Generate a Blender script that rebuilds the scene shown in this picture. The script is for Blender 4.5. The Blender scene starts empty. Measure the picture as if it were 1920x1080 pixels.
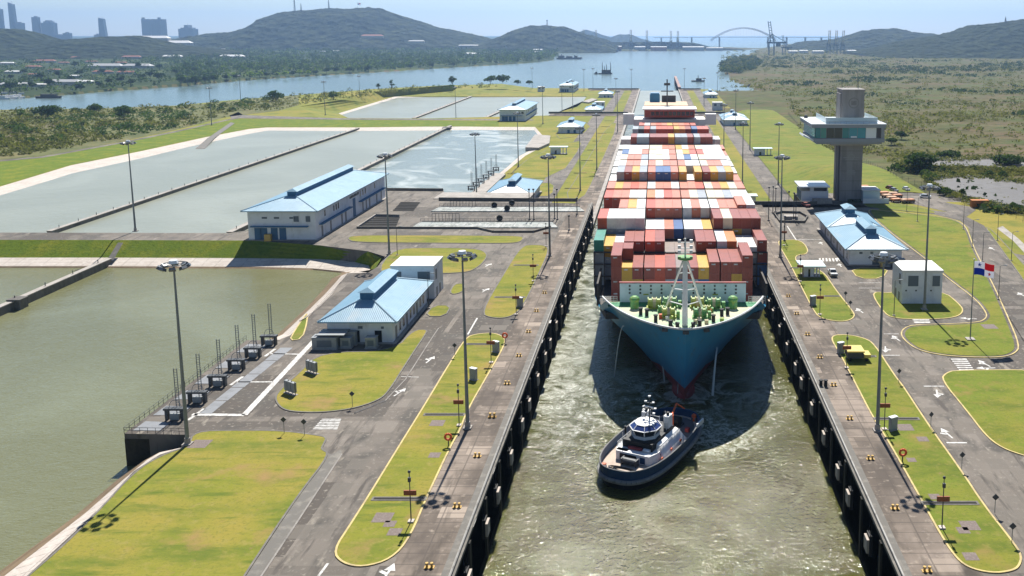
import bpy, bmesh, math, random
from math import sin, cos, tan, atan, atan2, pi, sqrt, radians, exp, floor
from mathutils import Vector, Matrix, noise
from mathutils.geometry import tessellate_polygon
RND = random.Random(11)
SC = bpy.context.scene
COL = SC.collection
# ------------------------------------------------------------ camera, sky, sun, exposure
F, CX, CY, HY, CAMH = 1715.0, 1233.0, 309.0, 58.0, 67.0      # photo pixels and metres
PT = atan((CY - HY) / F)
cd = bpy.data.cameras.new('camera')
cam = bpy.data.objects.new('camera', cd); COL.objects.link(cam)
cam.location = (0, 0, CAMH); cam.rotation_euler = (pi / 2 - PT, 0, 0)
cd.sensor_width = 36; cd.lens = F / 1920 * 36
cd.shift_x = -(CX - 960) / 1920; cd.shift_y = -(540 - CY) / 1920
cd.clip_start = 1; cd.clip_end = 120000
SC.camera = cam
SUN_EL, SUN_AZ = radians(51), 0.0
W_ = bpy.data.worlds.new('World'); SC.world = W_; W_.use_nodes = True
nt = W_.node_tree
sky = nt.nodes.new('ShaderNodeTexSky'); sky.sky_type = 'NISHITA'; sky.sun_disc = False
sky.sun_elevation = SUN_EL; sky.sun_rotation = SUN_AZ; sky.altitude = 800
sky.air_density = 1.0; sky.dust_density = 0.0; sky.ozone_density = 3.0
bg = nt.nodes['Background']; bg.inputs[1].default_value = 0.058
nt.links.new(sky.outputs[0], bg.inputs[0])
sd = bpy.data.lights.new('sun', 'SUN'); sd.energy = 5.0; sd.angle = radians(0.5); sd.color = (1, .96, .88)
so = bpy.data.objects.new('sun', sd); COL.objects.link(so)
so.rotation_euler = (-(pi / 2 - SUN_EL), 0, 0)             # light travels towards the camera (-Y) and down
so.location = (0, 300, 400)
VS = SC.view_settings
VS.view_transform = 'Standard'; VS.look = 'None'; VS.exposure = 0.80; VS.gamma = 1; VS.use_curve_mapping = False
SC.cycles.max_bounces = 6; SC.cycles.volume_bounces = 2; SC.cycles.transparent_max_bounces = 12
SC.cycles.caustics_reflective = False; SC.cycles.caustics_refractive = False
SC.cycles.sample_clamp_indirect = 8

# ------------------------------------------------------------ survey: photo pixel -> point on a level plane / at a distance
def P(x, y, z=0.0):
    v = (y - CY) / F
    d = Vector(((x - CX) / F, cos(PT) - v * sin(PT), -(sin(PT) + v * cos(PT))))
    return Vector((0, 0, CAMH)) + d * ((z - CAMH) / d.z)
def D(x, y, Y):
    v = (y - CY) / F
    d = Vector(((x - CX) / F, cos(PT) - v * sin(PT), -(sin(PT) + v * cos(PT))))
    return Vector((0, 0, CAMH)) + d * (Y / d.y)
def PP(pts, z=0.0): return [P(a, b, z) for a, b in pts]
Z1, Z2, SEA = -8.5, -17.0, -26.0
XL, XR = -25.3, 30.0
YG1, YG2, YG3 = 352.0, 850.0, 1334.0

# ------------------------------------------------------------ materials
def mk(name, col, rough=.75, layers=(), bump=(), spec=.3, metal=0., obj=False, coat=0.):
    m = bpy.data.materials.new(name); m.use_nodes = True
    t = m.node_tree; N = t.nodes; L = t.links; b = N['Principled BSDF']
    b.inputs['Roughness'].default_value = rough; b.inputs['Metallic'].default_value = metal
    b.inputs['Specular IOR Level'].default_value = spec
    b.inputs['Coat Weight'].default_value = coat; b.inputs['Coat Roughness'].default_value = .42 if coat < .45 else .1
    b.inputs['Base Color'].default_value = (*col, 1)
    m.diffuse_color = (*col, 1)
    if obj: src = N.new('ShaderNodeTexCoord').outputs['Object']
    else: src = N.new('ShaderNodeNewGeometry').outputs['Position']
    def tex(kind, s, st):
        v = src
        if st != (1, 1, 1):
            mp = N.new('ShaderNodeMapping'); mp.inputs['Scale'].default_value = st
            L.new(src, mp.inputs[0]); v = mp.outputs[0]
        if kind == 'noise':
            n = N.new('ShaderNodeTexNoise'); n.inputs['Scale'].default_value = s; n.inputs['Detail'].default_value = 4
            n.inputs['Roughness'].default_value = .6; o = n.outputs['Fac']
        elif kind == 'soft':
            n = N.new('ShaderNodeTexNoise'); n.inputs['Scale'].default_value = s; n.inputs['Detail'].default_value = 1; o = n.outputs['Fac']
        elif kind == 'voro':
            n = N.new('ShaderNodeTexVoronoi'); n.inputs['Scale'].default_value = s; o = n.outputs['Distance']
        elif kind == 'wave':
            n = N.new('ShaderNodeTexWave'); n.inputs['Scale'].default_value = s; o = n.outputs['Fac']
        elif kind == 'rip':
            n = N.new('ShaderNodeTexNoise'); n.inputs['Scale'].default_value = s; n.inputs['Detail'].default_value = 2
            n.inputs['Distortion'].default_value = .6; o = n.outputs['Fac']
        elif kind in ('slab', 'joint'):
            n = N.new('ShaderNodeTexBrick'); n.inputs['Scale'].default_value = s; n.offset = .5 if kind == 'slab' else 0
            n.inputs['Color1'].default_value = (0, 0, 0, 1); n.inputs['Color2'].default_value = (1, 1, 1, 1)
            n.inputs['Mortar'].default_value = (.5, .5, .5, 1); n.inputs['Mortar Size'].default_value = .012
            o = n.outputs['Color'] if kind == 'slab' else n.outputs['Fac']
        L.new(v, n.inputs['Vector']); return o
    cur = None
    for ly in layers:
        kind, s, c, a, e = ly[:5]; st = ly[5] if len(ly) > 5 else (1, 1, 1)
        o = tex(kind, s, st)
        mr = N.new('ShaderNodeMapRange'); mr.inputs[1].default_value = a; mr.inputs[2].default_value = e
        L.new(o, mr.inputs[0])
        mx = N.new('ShaderNodeMix'); mx.data_type = 'RGBA'
        L.new(mr.outputs[0], mx.inputs[0])
        if cur is None: mx.inputs[6].default_value = (*col, 1)
        else: L.new(cur, mx.inputs[6])
        mx.inputs[7].default_value = (*c, 1); cur = mx.outputs[2]
    if cur is not None: L.new(cur, b.inputs['Base Color'])
    last = None
    for bp in bump:
        kind, s, dist = bp[:3]; st = bp[3] if len(bp) > 3 else (1, 1, 1)
        o = tex(kind, s, st)
        bn = N.new('ShaderNodeBump'); bn.inputs['Strength'].default_value = 1; bn.inputs['Distance'].default_value = dist
        L.new(o, bn.inputs['Height'])
        if last is not None: L.new(last, bn.inputs['Normal'])
        last = bn.outputs[0]
    if last is not None: L.new(last, b.inputs['Normal'])
    return m
M = {}
def mat(k, *a, **kw):
    M[k] = mk(k, *a, **kw); return M[k]
mat('lawn', (0.186, 0.191, 0.027), .9, [('noise', .045, (0.260, 0.209, 0.043), .42, .62), ('noise', .16, (0.113, 0.144, 0.022), .48, .70, (.45, 1, 1)),
     ('noise', .6, (0.245, 0.209, 0.056), .52, .74), ('noise', 2.2, (0.118, 0.130, 0.025), .52, .8), ('noise', .3, (0.098, 0.130, 0.020), .54, .70, (.3, 1.4, 1)), ('noise', .11, (0.265, 0.177, 0.069), .57, .72), ('noise', .8, (0.216, 0.140, 0.075), .66, .76)], [('noise', 4, .05)], spec=.1)
mat('lawn_green', (0.139, 0.172, 0.023), .9, [('noise', .05, (0.206, 0.186, 0.031), .45, .65), ('noise', .2, (0.088, 0.121, 0.018), .46, .7, (.5, 1, 1)),
     ('noise', .8, (0.196, 0.186, 0.046), .52, .76), ('noise', 2.4, (0.093, 0.112, 0.021), .52, .8), ('noise', .13, (0.227, 0.167, 0.052), .58, .74), ('noise', .8, (0.206, 0.140, 0.078), .67, .77)], [('noise', 3, .05)], spec=.1)
mat('bank_grass', (0.106, 0.152, 0.013), .9, [('noise', .12, (0.187, 0.193, 0.019), .45, .7), ('noise', .9, (0.063, 0.097, 0.011), .5, .75)], [('noise', 1.5, .15)], spec=.1)
mat('far_grass', (0.180, 0.185, 0.030), .9, [('noise', .01, (0.247, 0.202, 0.040), .42, .62), ('noise', .05, (0.095, 0.132, 0.020), .5, .7), ('noise', .4, (0.142, 0.150, 0.030), .5, .8)], spec=.1)
mat('asphalt', (0.130, 0.110, 0.092), .85, [('noise', .03, (0.165, 0.143, 0.120), .4, .62), ('slab', .06, (0.182, 0.157, 0.133), .45, .75, (1.4, .8, 1)), ('slab', .021, (0.083, 0.070, 0.059), .6, .8, (1, .55, 1)), ('noise', .25, (0.068, 0.062, 0.054), .5, .70, (1, .4, 1)),
     ('noise', .09, (0.083, 0.074, 0.064), .52, .64), ('noise', 1.2, (0.242, 0.215, 0.178), .57, .72), ('noise', .5, (0.077, 0.066, 0.057), .55, .65, (1, .12, 1)), ('noise', .35, (0.220, 0.193, 0.158), .62, .68, (1, .3, 1)), ('slab', .16, (0.138, 0.121, 0.102), .7, 1.0, (1, .4, 1))], [('noise', 6, .01)], spec=.25)
mat('quay', (0.165, 0.133, 0.107), .85, [('slab', .05, (0.264, 0.213, 0.173), .25, 1.0, (1.3, .9, 1)), ('noise', .12, (0.092, 0.074, 0.060), .42, .62, (1, .35, 1)), ('slab', .13, (0.330, 0.269, 0.217), .78, 1.0, (1, .6, 1)),
     ('noise', .7, (0.317, 0.263, 0.211), .56, .76), ('noise', .06, (0.082, 0.066, 0.055), .53, .68), ('noise', .3, (0.066, 0.054, 0.044), .55, .70, (1, .2, 1)), ('joint', .10, (0.079, 0.065, 0.055), .55, 1.3)], [('noise', 5, .012)], spec=.2)
mat('concrete', (.34, .31, .28), .85, [('noise', .2, (.22, .2, .18), .45, .68), ('noise', 1.5, (.42, .39, .35), .5, .75)], [('noise', 3, .02)], spec=.2)
mat('concrete_light', (0.492, 0.435, 0.385), .85, [('noise', .1, (0.410, 0.356, 0.308), .45, .7), ('joint', .12, (0.295, 0.253, 0.216), .5, .9), ('noise', .8, (0.558, 0.506, 0.447), .5, .7)], spec=.2)
mat('concrete_dark', (0.112, 0.104, 0.093), .85, [('noise', .4, (0.192, 0.182, 0.155), .45, .7), ('noise', .3, (0.048, 0.044, 0.037), .5, .75, (1, 1, .25)), ('slab', .3, (0.144, 0.134, 0.124), .3, 1.)], [('noise', 2, .03)], spec=.2)
mat('tower_concrete', (.27, .255, .245), .85, [('noise', .35, (.19, .175, .165), .45, .7, (1, 1, .25)), ('slab', .22, (.30, .285, .27), .2, 1.), ('wave', .35, (.17, .16, .15), .9, 1.0, (.001, .001, 1))], spec=.2)
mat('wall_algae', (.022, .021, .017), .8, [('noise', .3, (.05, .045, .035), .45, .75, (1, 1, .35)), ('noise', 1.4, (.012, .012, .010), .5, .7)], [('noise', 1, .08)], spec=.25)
mat('mud', (.20, .14, .085), .9, [('noise', .2, (.12, .085, .05), .42, .68), ('noise', 1.2, (.26, .19, .13), .5, .8)], spec=.2)
mat('soil', (.15, .11, .085), .95, [('noise', .1, (.09, .075, .05), .45, .7), ('noise', .02, (.13, .13, .05), .48, .6)], spec=.1)
mat('kerb_yellow', (.52, .40, .15), .7, [('noise', .5, (.34, .26, .14), .45, .7)])
mat('kerb_dark', (.13, .12, .105), .8, [('noise', .6, (.22, .2, .17), .5, .75)])
mat('paint_white', (.62, .61, .58), .7, [('noise', 1.6, (.26, .24, .22), .44, .70), ('noise', .4, (.36, .34, .32), .5, .7)])
mat('pipe', (.30, .285, .26), .6, [('noise', .8, (.17, .15, .13), .5, .7)])

def water(name, col, rough, waves, foam=None, milk=None):
    m = mk(name, col, rough, (), waves, spec=.5)
    b = m.node_tree.nodes['Principled BSDF']; b.inputs['IOR'].default_value = 1.33
    if milk:
        N = m.node_tree.nodes; L = m.node_tree.links
        g = N.new('ShaderNodeNewGeometry'); n = N.new('ShaderNodeTexNoise'); n.inputs['Scale'].default_value = milk[0]; n.inputs['Detail'].default_value = 5
        n.inputs['Distortion'].default_value = 1.5
        mr = N.new('ShaderNodeMapRange'); mr.inputs[1].default_value = milk[2]; mr.inputs[2].default_value = milk[3]
        mx = N.new('ShaderNodeMix'); mx.data_type = 'RGBA'; mx.inputs[6].default_value = (*col, 1); mx.inputs[7].default_value = (*milk[1], 1)
        L.new(g.outputs['Position'], n.inputs['Vector']); L.new(n.outputs['Fac'], mr.inputs[0]); L.new(mr.outputs[0], mx.inputs[0]); L.new(mx.outputs[2], b.inputs['Base Color'])
    return m
M['water_lock'] = water('water_lock', (.060, .060, .013), .07, [('rip', 1.2, .15), ('rip', 4.2, .072, (1, .75, 1)), ('noise', .15, .22)], milk=(.06, (.095, .095, .034), .45, .7))
def foam_glare_on(m):
    t = m.node_tree; N = t.nodes; L = t.links; b = N['Principled BSDF']
    def mth(op, a, c, clamp=False):
        n = N.new('ShaderNodeMath'); n.operation = op; n.use_clamp = clamp
        for i, v in enumerate((a, c)):
            if hasattr(v, 'links'): L.new(v, n.inputs[i])
            else: n.inputs[i].default_value = v
        return n.outputs[0]
    def mrange(v, a, c):
        n = N.new('ShaderNodeMapRange'); n.inputs[1].default_value = a; n.inputs[2].default_value = c; L.new(v, n.inputs[0]); return n.outputs[0]
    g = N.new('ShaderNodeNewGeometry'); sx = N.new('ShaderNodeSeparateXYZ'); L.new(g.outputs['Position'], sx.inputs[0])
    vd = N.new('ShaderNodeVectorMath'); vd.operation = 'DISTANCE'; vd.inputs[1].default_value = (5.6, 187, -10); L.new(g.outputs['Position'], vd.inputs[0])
    glare_foam = mth('MULTIPLY', mrange(sx.outputs[0], -12, -19), mrange(sx.outputs[1], 150, 200)); m2 = mrange(vd.outputs['Value'], 26, 3)  # channel west of the ship: sun glare painted into the colour along with foam
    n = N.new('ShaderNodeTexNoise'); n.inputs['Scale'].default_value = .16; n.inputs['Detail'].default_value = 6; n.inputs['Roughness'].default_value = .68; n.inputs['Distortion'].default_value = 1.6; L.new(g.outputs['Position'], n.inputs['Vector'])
    f1 = mth('MULTIPLY', glare_foam, mrange(n.outputs['Fac'], .38, .62)); f2 = mth('MULTIPLY', m2, mrange(n.outputs['Fac'], .42, .60))
    v3 = N.new('ShaderNodeVectorMath'); v3.operation = 'DISTANCE'; v3.inputs[1].default_value = (8.4, 168, -10); L.new(g.outputs['Position'], v3.inputs[0])
    n2 = N.new('ShaderNodeTexNoise'); n2.inputs['Scale'].default_value = .5; n2.inputs['Detail'].default_value = 6; n2.inputs['Roughness'].default_value = .7; n2.inputs['Distortion'].default_value = 2.0; L.new(g.outputs['Position'], n2.inputs['Vector'])
    f3 = mth('MULTIPLY', mrange(v3.outputs['Value'], 13, 3), mrange(n2.outputs['Fac'], .46, .60))
    v4 = N.new('ShaderNodeVectorMath'); v4.operation = 'DISTANCE'; v4.inputs[1].default_value = (-11, 178, -10); L.new(g.outputs['Position'], v4.inputs[0])
    f4 = mth('MULTIPLY', mth('MULTIPLY', mrange(v4.outputs['Value'], 26, 6), mrange(n2.outputs['Fac'], .48, .66)), mrange(n.outputs['Fac'], .40, .58))
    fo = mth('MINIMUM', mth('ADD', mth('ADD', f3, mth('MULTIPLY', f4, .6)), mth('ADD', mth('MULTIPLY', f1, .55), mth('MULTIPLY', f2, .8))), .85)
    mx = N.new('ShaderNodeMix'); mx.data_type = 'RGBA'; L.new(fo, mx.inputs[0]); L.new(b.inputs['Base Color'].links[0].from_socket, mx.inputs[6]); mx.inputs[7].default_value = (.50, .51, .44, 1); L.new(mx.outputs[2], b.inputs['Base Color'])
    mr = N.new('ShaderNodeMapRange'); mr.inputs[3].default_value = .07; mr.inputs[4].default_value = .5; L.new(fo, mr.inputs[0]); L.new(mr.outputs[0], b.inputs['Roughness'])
foam_glare_on(M['water_lock'])
M['water_basin'] = water('water_basin', (.15, .15, .075), .10, [('rip', .35, .18), ('rip', 1.6, .11, (.7, 1.6, 1)), ('noise', .05, .25)], milk=(.012, (.18, .185, .105), .42, .62))
M['water_upper'] = water('water_upper', (.235, .245, .19), .3, [('rip', .25, .16), ('rip', 1.0, .05), ('noise', .04, .2)], milk=(.010, (.28, .29, .23), .42, .64))
M['water_churn'] = water('water_churn', (.22, .245, .205), .2, [('rip', .3, .25), ('noise', .08, .3)], milk=(.03, (.55, .56, .50), .50, .72))
M['water_sea'] = water('water_sea', (.10, .15, .145), .2, [('rip', .08, .5), ('noise', .015, .8)], milk=(.0016, (.13, .18, .175), .4, .62))

# ------------------------------------------------------------ mesh helpers
class MB:
    def __init__(s): s.v = []; s.f = []; s.mi = []
    def add(s, vs, fs, mi=0):
        k = len(s.v); s.v += [tuple(p) for p in vs]; s.f += [tuple(i + k for i in f) for f in fs]; s.mi += [mi] * len(fs); return s
    def box(s, x0, x1, y0, y1, z0, z1, mi=0):
        v = [(x, y, z) for z in (z0, z1) for y in (y0, y1) for x in (x0, x1)]
        return s.add(v, [(0, 2, 3, 1), (4, 5, 7, 6), (0, 1, 5, 4), (1, 3, 7, 5), (3, 2, 6, 7), (2, 0, 4, 6)], mi)
    def hexa(s, b, t, mi=0):
        return s.add(list(b) + list(t), [(3, 2, 1, 0), (4, 5, 6, 7), (0, 1, 5, 4), (1, 2, 6, 5), (2, 3, 7, 6), (3, 0, 4, 7)], mi)
    def prism(s, poly, z0, z1, mi=0):
        n = len(poly); a = [(p[0], p[1], z0) for p in poly] + [(p[0], p[1], z1) for p in poly]
        ar = sum(poly[i][0] * poly[(i + 1) % n][1] - poly[(i + 1) % n][0] * poly[i][1] for i in range(n))
        f = []
        tri = tessellate_polygon([[Vector((p[0], p[1], 0)) for p in poly]])
        for q in tri:
            c = (poly[q[1]][0] - poly[q[0]][0]) * (poly[q[2]][1] - poly[q[0]][1]) - (poly[q[2]][0] - poly[q[0]][0]) * (poly[q[1]][1] - poly[q[0]][1])
            q = q if c > 0 else q[::-1]
            f += [tuple(i + n for i in q), tuple(q[::-1])]
        for i in range(n):
            j = (i + 1) % n
            f.append((i, j, j + n, i + n) if ar > 0 else (j, i, i + n, j + n))
        return s.add(a, f, mi)
    def bar(s, a, b, r, n=6, r2=None, mi=0, cap=True):
        a, b = Vector(a), Vector(b); d = (b - a)
        if d.length < 1e-6: return s
        d.normalize(); u = d.orthogonal().normalized() if abs(d.z) < .999 else Vector((1, 0, 0)); w = d.cross(u); r2 = r if r2 is None else r2
        v = []
        for p, q in ((a, r), (b, r2)):
            for i in range(n):
                t = 2 * pi * (i + .5) / n; v.append(p + u * cos(t) * q + w * sin(t) * q)
        f = [(i, (i + 1) % n, n + (i + 1) % n, n + i) for i in range(n)]
        if cap: f += [tuple(range(n))[::-1], tuple(range(n, 2 * n))]
        return s.add(v, f, mi)
    def path(s, pts, r, n=5, mi=0):
        for a, b in zip(pts, pts[1:]): s.bar(a, b, r, n, mi=mi)
        return s
    def ball(s, c, r, n=8, m=5, mi=0, sz=1.):
        v = [(c[0], c[1], c[2] - r * sz)]
        for j in range(1, m):
            ph = -pi / 2 + pi * j / m
            v += [(c[0] + r * cos(ph) * cos(2 * pi * i / n), c[1] + r * cos(ph) * sin(2 * pi * i / n), c[2] + r * sz * sin(ph)) for i in range(n)]
        v.append((c[0], c[1], c[2] + r * sz)); f = []
        for i in range(n): f.append((0, 1 + (i + 1) % n, 1 + i))
        for j in range(m - 2):
            for i in range(n):
                a = 1 + j * n + i; b = 1 + j * n + (i + 1) % n; f.append((a, b, b + n, a + n))
        e = len(v) - 1
        for i in range(n): f.append((e, 1 + (m - 2) * n + i, 1 + (m - 2) * n + (i + 1) % n))
        return s.add(v, f, mi)
    def grid(s, rows, mi=0, flip=False):
        n = len(rows[0]); v = [p for r in rows for p in r]; f = []
        for j in range(len(rows) - 1):
            for i in range(n - 1):
                q = (j * n + i, j * n + i + 1, (j + 1) * n + i + 1, (j + 1) * n + i); f.append(q[::-1] if flip else q)
        return s.add(v, f, mi)
    def build(s, name, mats, parent=None, smooth=False, loc=None):
        me = bpy.data.meshes.new(name); me.from_pydata(s.v, [], s.f)
        mats = mats if isinstance(mats, (list, tuple)) else [mats]
        for m in mats: me.materials.append(M[m] if isinstance(m, str) else m)
        if len(mats) > 1: me.polygons.foreach_set('material_index', s.mi)
        if smooth: me.polygons.foreach_set('use_smooth', [True] * len(me.polygons))
        me.update()
        o = bpy.data.objects.new(name, me); COL.objects.link(o)
        if parent is not None: o.parent = parent
        if loc is not None: o.location = loc
        return o
def tag(o, label=None, cat=None, group=None, kind=None):
    if label: o['label'] = label
    if cat: o['category'] = cat
    if group: o['group'] = group
    if kind: o['kind'] = kind
    return o
def thing(name, label, cat, loc=(0, 0, 0), rz=0., group=None):
    o = bpy.data.objects.new(name, None); COL.objects.link(o); o.location = loc; o.rotation_euler = (0, 0, rz)
    o.empty_display_size = .5
    return tag(o, label, cat, group)
KIDS = {}
def dup(root, loc, rz=None, label=None, group=None, scale=None):
    r = root.copy(); COL.objects.link(r); r.location = loc
    if rz is not None: r.rotation_euler = (0, 0, rz)
    if scale is not None: r.scale = scale if isinstance(scale, (tuple, list)) else (scale,) * 3
    if label: r['label'] = label
    if group: r['group'] = group
    if root.name not in KIDS: KIDS[root.name] = [(c, [g for g in bpy.data.objects if g.parent == c]) for c in bpy.data.objects if c.parent == root]
    for c, gs in KIDS[root.name]:
        k = c.copy(); COL.objects.link(k); k.parent = r
        for g in gs:
            h = g.copy(); COL.objects.link(h); h.parent = k
    return r
def struct(o, label, cat='ground'): return tag(o, label, cat, kind='structure')
def sheet(name, loops, z, m, label=None, skirt=None, skirt_mat=None, cat='ground'):
    """level polygon with holes (first loop outer); skirt = wall down to that height"""
    loops = [[Vector((p[0], p[1], z)) for p in lp] for lp in loops]
    flat = [p for lp in loops for p in lp]; mb = MB(); fs = []
    for q in tessellate_polygon(loops):
        a, b, c = (flat[i] for i in q)
        fs.append(q if (b - a).cross(c - a).z > 0 else q[::-1])
    mb.add(flat, fs)
    if skirt is not None:
        for lp in loops:
            n = len(lp)
            for i in range(n):
                a, b = lp[i], lp[(i + 1) % n]
                mb.add([(a.x, a.y, skirt), (b.x, b.y, skirt), tuple(b), tuple(a)], [(0, 1, 2, 3)], 1)
        o = mb.build(name, [m, skirt_mat or 'concrete_dark'])
    else: o = mb.build(name, m)
    return struct(o, label or name.replace('_', ' '), cat)
def ruled(name, A, B, m, label, div=1):
    mb = MB(); rows = []
    for k in range(div + 1): rows.append([a.lerp(b, k / div) for a, b in zip(A, B)])
    mb.grid(rows)
    o = mb.build(name, m)
    me = o.data
    if me.polygons and sum(p.normal.z for p in me.polygons) < 0: me.flip_normals()
    return struct(o, label)
def chaikin(pts, n=2):
    for _ in range(n):
        q = []
        for a, b in zip(pts, pts[1:] + pts[:1]):
            a, b = Vector(a[:2]), Vector(b[:2]); q += [a.lerp(b, .25), a.lerp(b, .75)]
        pts = q
    return pts
def inset(poly, d):
    n = len(poly); ar = sum(poly[i][0] * poly[(i + 1) % n][1] - poly[(i + 1) % n][0] * poly[i][1] for i in range(n)); sg = 1 if ar > 0 else -1
    out = []
    for i in range(n):
        a, b, c = Vector(poly[i - 1][:2]), Vector(poly[i][:2]), Vector(poly[(i + 1) % n][:2])
        e1 = (b - a); e2 = (c - b)
        e1 = e1.normalized() if e1.length > 1e-6 else Vector((1, 0)); e2 = e2.normalized() if e2.length > 1e-6 else e1
        n1 = Vector((-e1.y, e1.x)) * sg; n2 = Vector((-e2.y, e2.x)) * sg
        nn = n1 + n2; nn = nn.normalized() if nn.length > 1e-4 else n1
        out.append(b + nn * d / max(.4, nn.dot(n1)))
    return out
def in_poly(x, y, poly):
    c = False; n = len(poly); j = n - 1
    for i in range(n):
        yi, yj = poly[i][1], poly[j][1]
        if (yi > y) != (yj > y) and x < (poly[j][0] - poly[i][0]) * (y - yi) / (yj - yi) + poly[i][0]: c = not c
        j = i
    return c
def island(pts, z=0.0, m='lawn', kerb='kerb_yellow', rnd=2, h=.14, margin=0., name='lawn', label='grass island with kerb'):
    """raised lawn with a kerb round it, outline in photo pixels"""
    poly = [Vector(p[:2]) for p in PP(pts, z)]
    if rnd: poly = chaikin(poly, rnd)
    inn = inset(poly, .28); n = len(poly)
    mb = MB()
    for i in range(n):
        j = (i + 1) % n
        a, b, c, d = poly[i], poly[j], inn[j], inn[i]
        mb.add([(a.x, a.y, z - .05), (b.x, b.y, z - .05), (b.x, b.y, z + h), (a.x, a.y, z + h), (c.x, c.y, z + h), (d.x, d.y, z + h), (c.x, c.y, z), (d.x, d.y, z)],
               [(0, 1, 2, 3), (3, 2, 4, 5), (5, 4, 6, 7)])
    struct(mb.build('kerb', kerb), 'kerb around ' + label, 'kerb')
    if margin:
        sheet('path', [inn], z + .05, 'asphalt', 'paved margin beside ' + label); inn = inset(poly, margin)
    return sheet(name, [inset(inn, .01)], z + h - .03, m, label, skirt=z - .02, skirt_mat='kerb_dark')
# ------------------------------------------------------------ land, water, sky-line terrain
def W(x, y): return Vector((x, y, 0))
shoreL = PP([(-900, 215), (-400, 200), (0, 181), (50, 184), (110, 180), (200, 172), (330, 163), (470, 150), (640, 140), (800, 130), (1000, 118), (1045, 112), (1040, 101), (1080, 96.5), (1300, 95), (1395, 94)], SEA)
landL = shoreL + [W(560, 4900), W(300, 5400), W(-1300, 5600), W(-1800, 14000), W(-20000, 14000), W(-20000, 700)]
shoreR = PP([(1436, 178), (1415, 167), (1372, 152), (1366, 143), (1352, 132), (1347, 120), (1380, 108), (1405, 104), (1412, 96)], SEA)
landR = [W(30, 352), W(30, 1330)] + shoreR + [W(520, 4700), W(900, 6500), W(12000, 6500), W(12000, 200), W(30, 200)]
def sm(a, b, x):
    t = min(1, max(0, (x - a) / (b - a))); return t * t * (3 - 2 * t)
def gzR(x, y):
    hi = -8.5 * sm(430, 560, y) - 8.5 * sm(860, 1010, y) - 5 * sm(1100, 1700, y)
    lo = (Z1 if y < YG2 else Z2) if y > YG1 + .5 else 0
    t = sm(62, 88, x)
    return lo * (1 - t) + hi * t
def gz(x, y):
    if in_poly(x, y, landR):
        z = gzR(x, y)
        rough = sm(90, 150, x) * sm(330, 420, y) if y < 1000 else sm(60, 90, x - (y - 1000) * .03)
        if x < 114 and 356 < y < 905: z -= 2.5 * sm(114, 108, x)
        z += rough * (noise.fractal(Vector((x * .012, y * .012, 3)), 1, 2, 3) * 1.6 - .3)
        return z
    if in_poly(x, y, landL):
        return -23.5 + 3 * noise.noise(Vector((x * .002, y * .002, 0))) + 10 * sm(2500, 5000, y) * sm(600, -800, x)
    return -34
def ground_grid():
    ys = [345.0]
    while ys[-1] < 14500: ys.append(ys[-1] * 1.013 + .5)
    ux = [-1.0 + 1.62 * i / 300 for i in range(301)]
    rows = []
    for y in ys:
        rows.append([(u * y, y, gz(u * y, y)) for u in ux])
    mb = MB(); mb.grid(rows); k = 0
    for j in range(len(rows) - 1):
        for i in range(len(ux) - 1):
            p = rows[j][i]
            if p[0] < 200 and p[1] > 1000 and in_poly(p[0], p[1], landL): mb.mi[k] = 1
            k += 1
    return mb
mat('marsh', (.088, .080, .033), .95, [('noise', .006, (.13, .09, .055), .46, .60), ('noise', .02, (.075, .095, .028), .47, .62), ('noise', .05, (.125, .12, .05), .5, .68, (.6, 1.5, 1)),
    ('noise', .14, (.045, .055, .018), .50, .68, (.6, 1.5, 1)), ('noise', .5, (.13, .12, .048), .55, .75)], [('noise', .2, .8)], spec=.08)
mat('far_floor', (.035, .052, .02), .95, [('noise', .006, (.10, .12, .035), .54, .66), ('noise', .03, (.035, .055, .02), .45, .65)], spec=.05)
struct(ground_grid().build('ground', ['marsh', 'far_floor'], smooth=True), 'open marsh and grassland reaching the hills')
# sea and river
sheet('sea', [[W(-21500, 250), W(21500, 250), W(21500, 17400), W(-21500, 17400)]], SEA, 'water_sea', 'pale river water widening to the sea', cat='water')
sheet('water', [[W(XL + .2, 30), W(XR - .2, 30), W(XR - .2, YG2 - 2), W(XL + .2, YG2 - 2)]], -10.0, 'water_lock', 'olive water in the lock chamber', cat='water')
sheet('water', [[W(XL + .2, YG2 - 1), W(XR - .2, YG2 - 1), W(XR - .2, YG3 - 2), W(XL + .2, YG3 - 2)]], -19.0, 'water_upper', 'pale water in the far lock chamber', cat='water')
sheet('water', [[W(-520, 50), W(-40, 50), W(-40, 306), W(-520, 306)]], -5.7, 'water_basin', 'green grey water in the nearest basin', cat='water')

# near level, west of the chamber
S = 458
Lback = [P(722, 356), P(462, 432), P(430, 437), P(-700, 434)]
B0 = PP([(-700, 449), (200, 450), (470, 451), (600, 460), (690, 471), (722, 481), (708, 500), (690, 511), (652, 512), (638, 530), (622, 552), (590, 583), (545, 628), (524, 637)])
INL = PP([(462, 638), (233, 813), (351, 815)])
NE = PP([(346, 838), (300, 852), (250, 884), (187, 953), (50, 1080), (-200, 1320)])
LP = [W(XL, 40), W(XL, YG1), P(832, 374), P(832, 357)] + Lback + B0 + INL + NE + [W(-80, 40)]
sheet('pavement', [LP], 0, 'asphalt', 'grey pavement on the lock platform west of the chamber', skirt=-9.5)
RP = [W(XR, 40), W(150, 40), W(330, 345), W(XR, 345), ]
sheet('pavement', [[W(XR, 40), W(260, 40), W(260, 376), W(57, 376), W(57, YG1), W(XR, YG1)]], 0, 'asphalt', 'grey pavement on the lock platform east of the chamber', skirt=-9.5)
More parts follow.
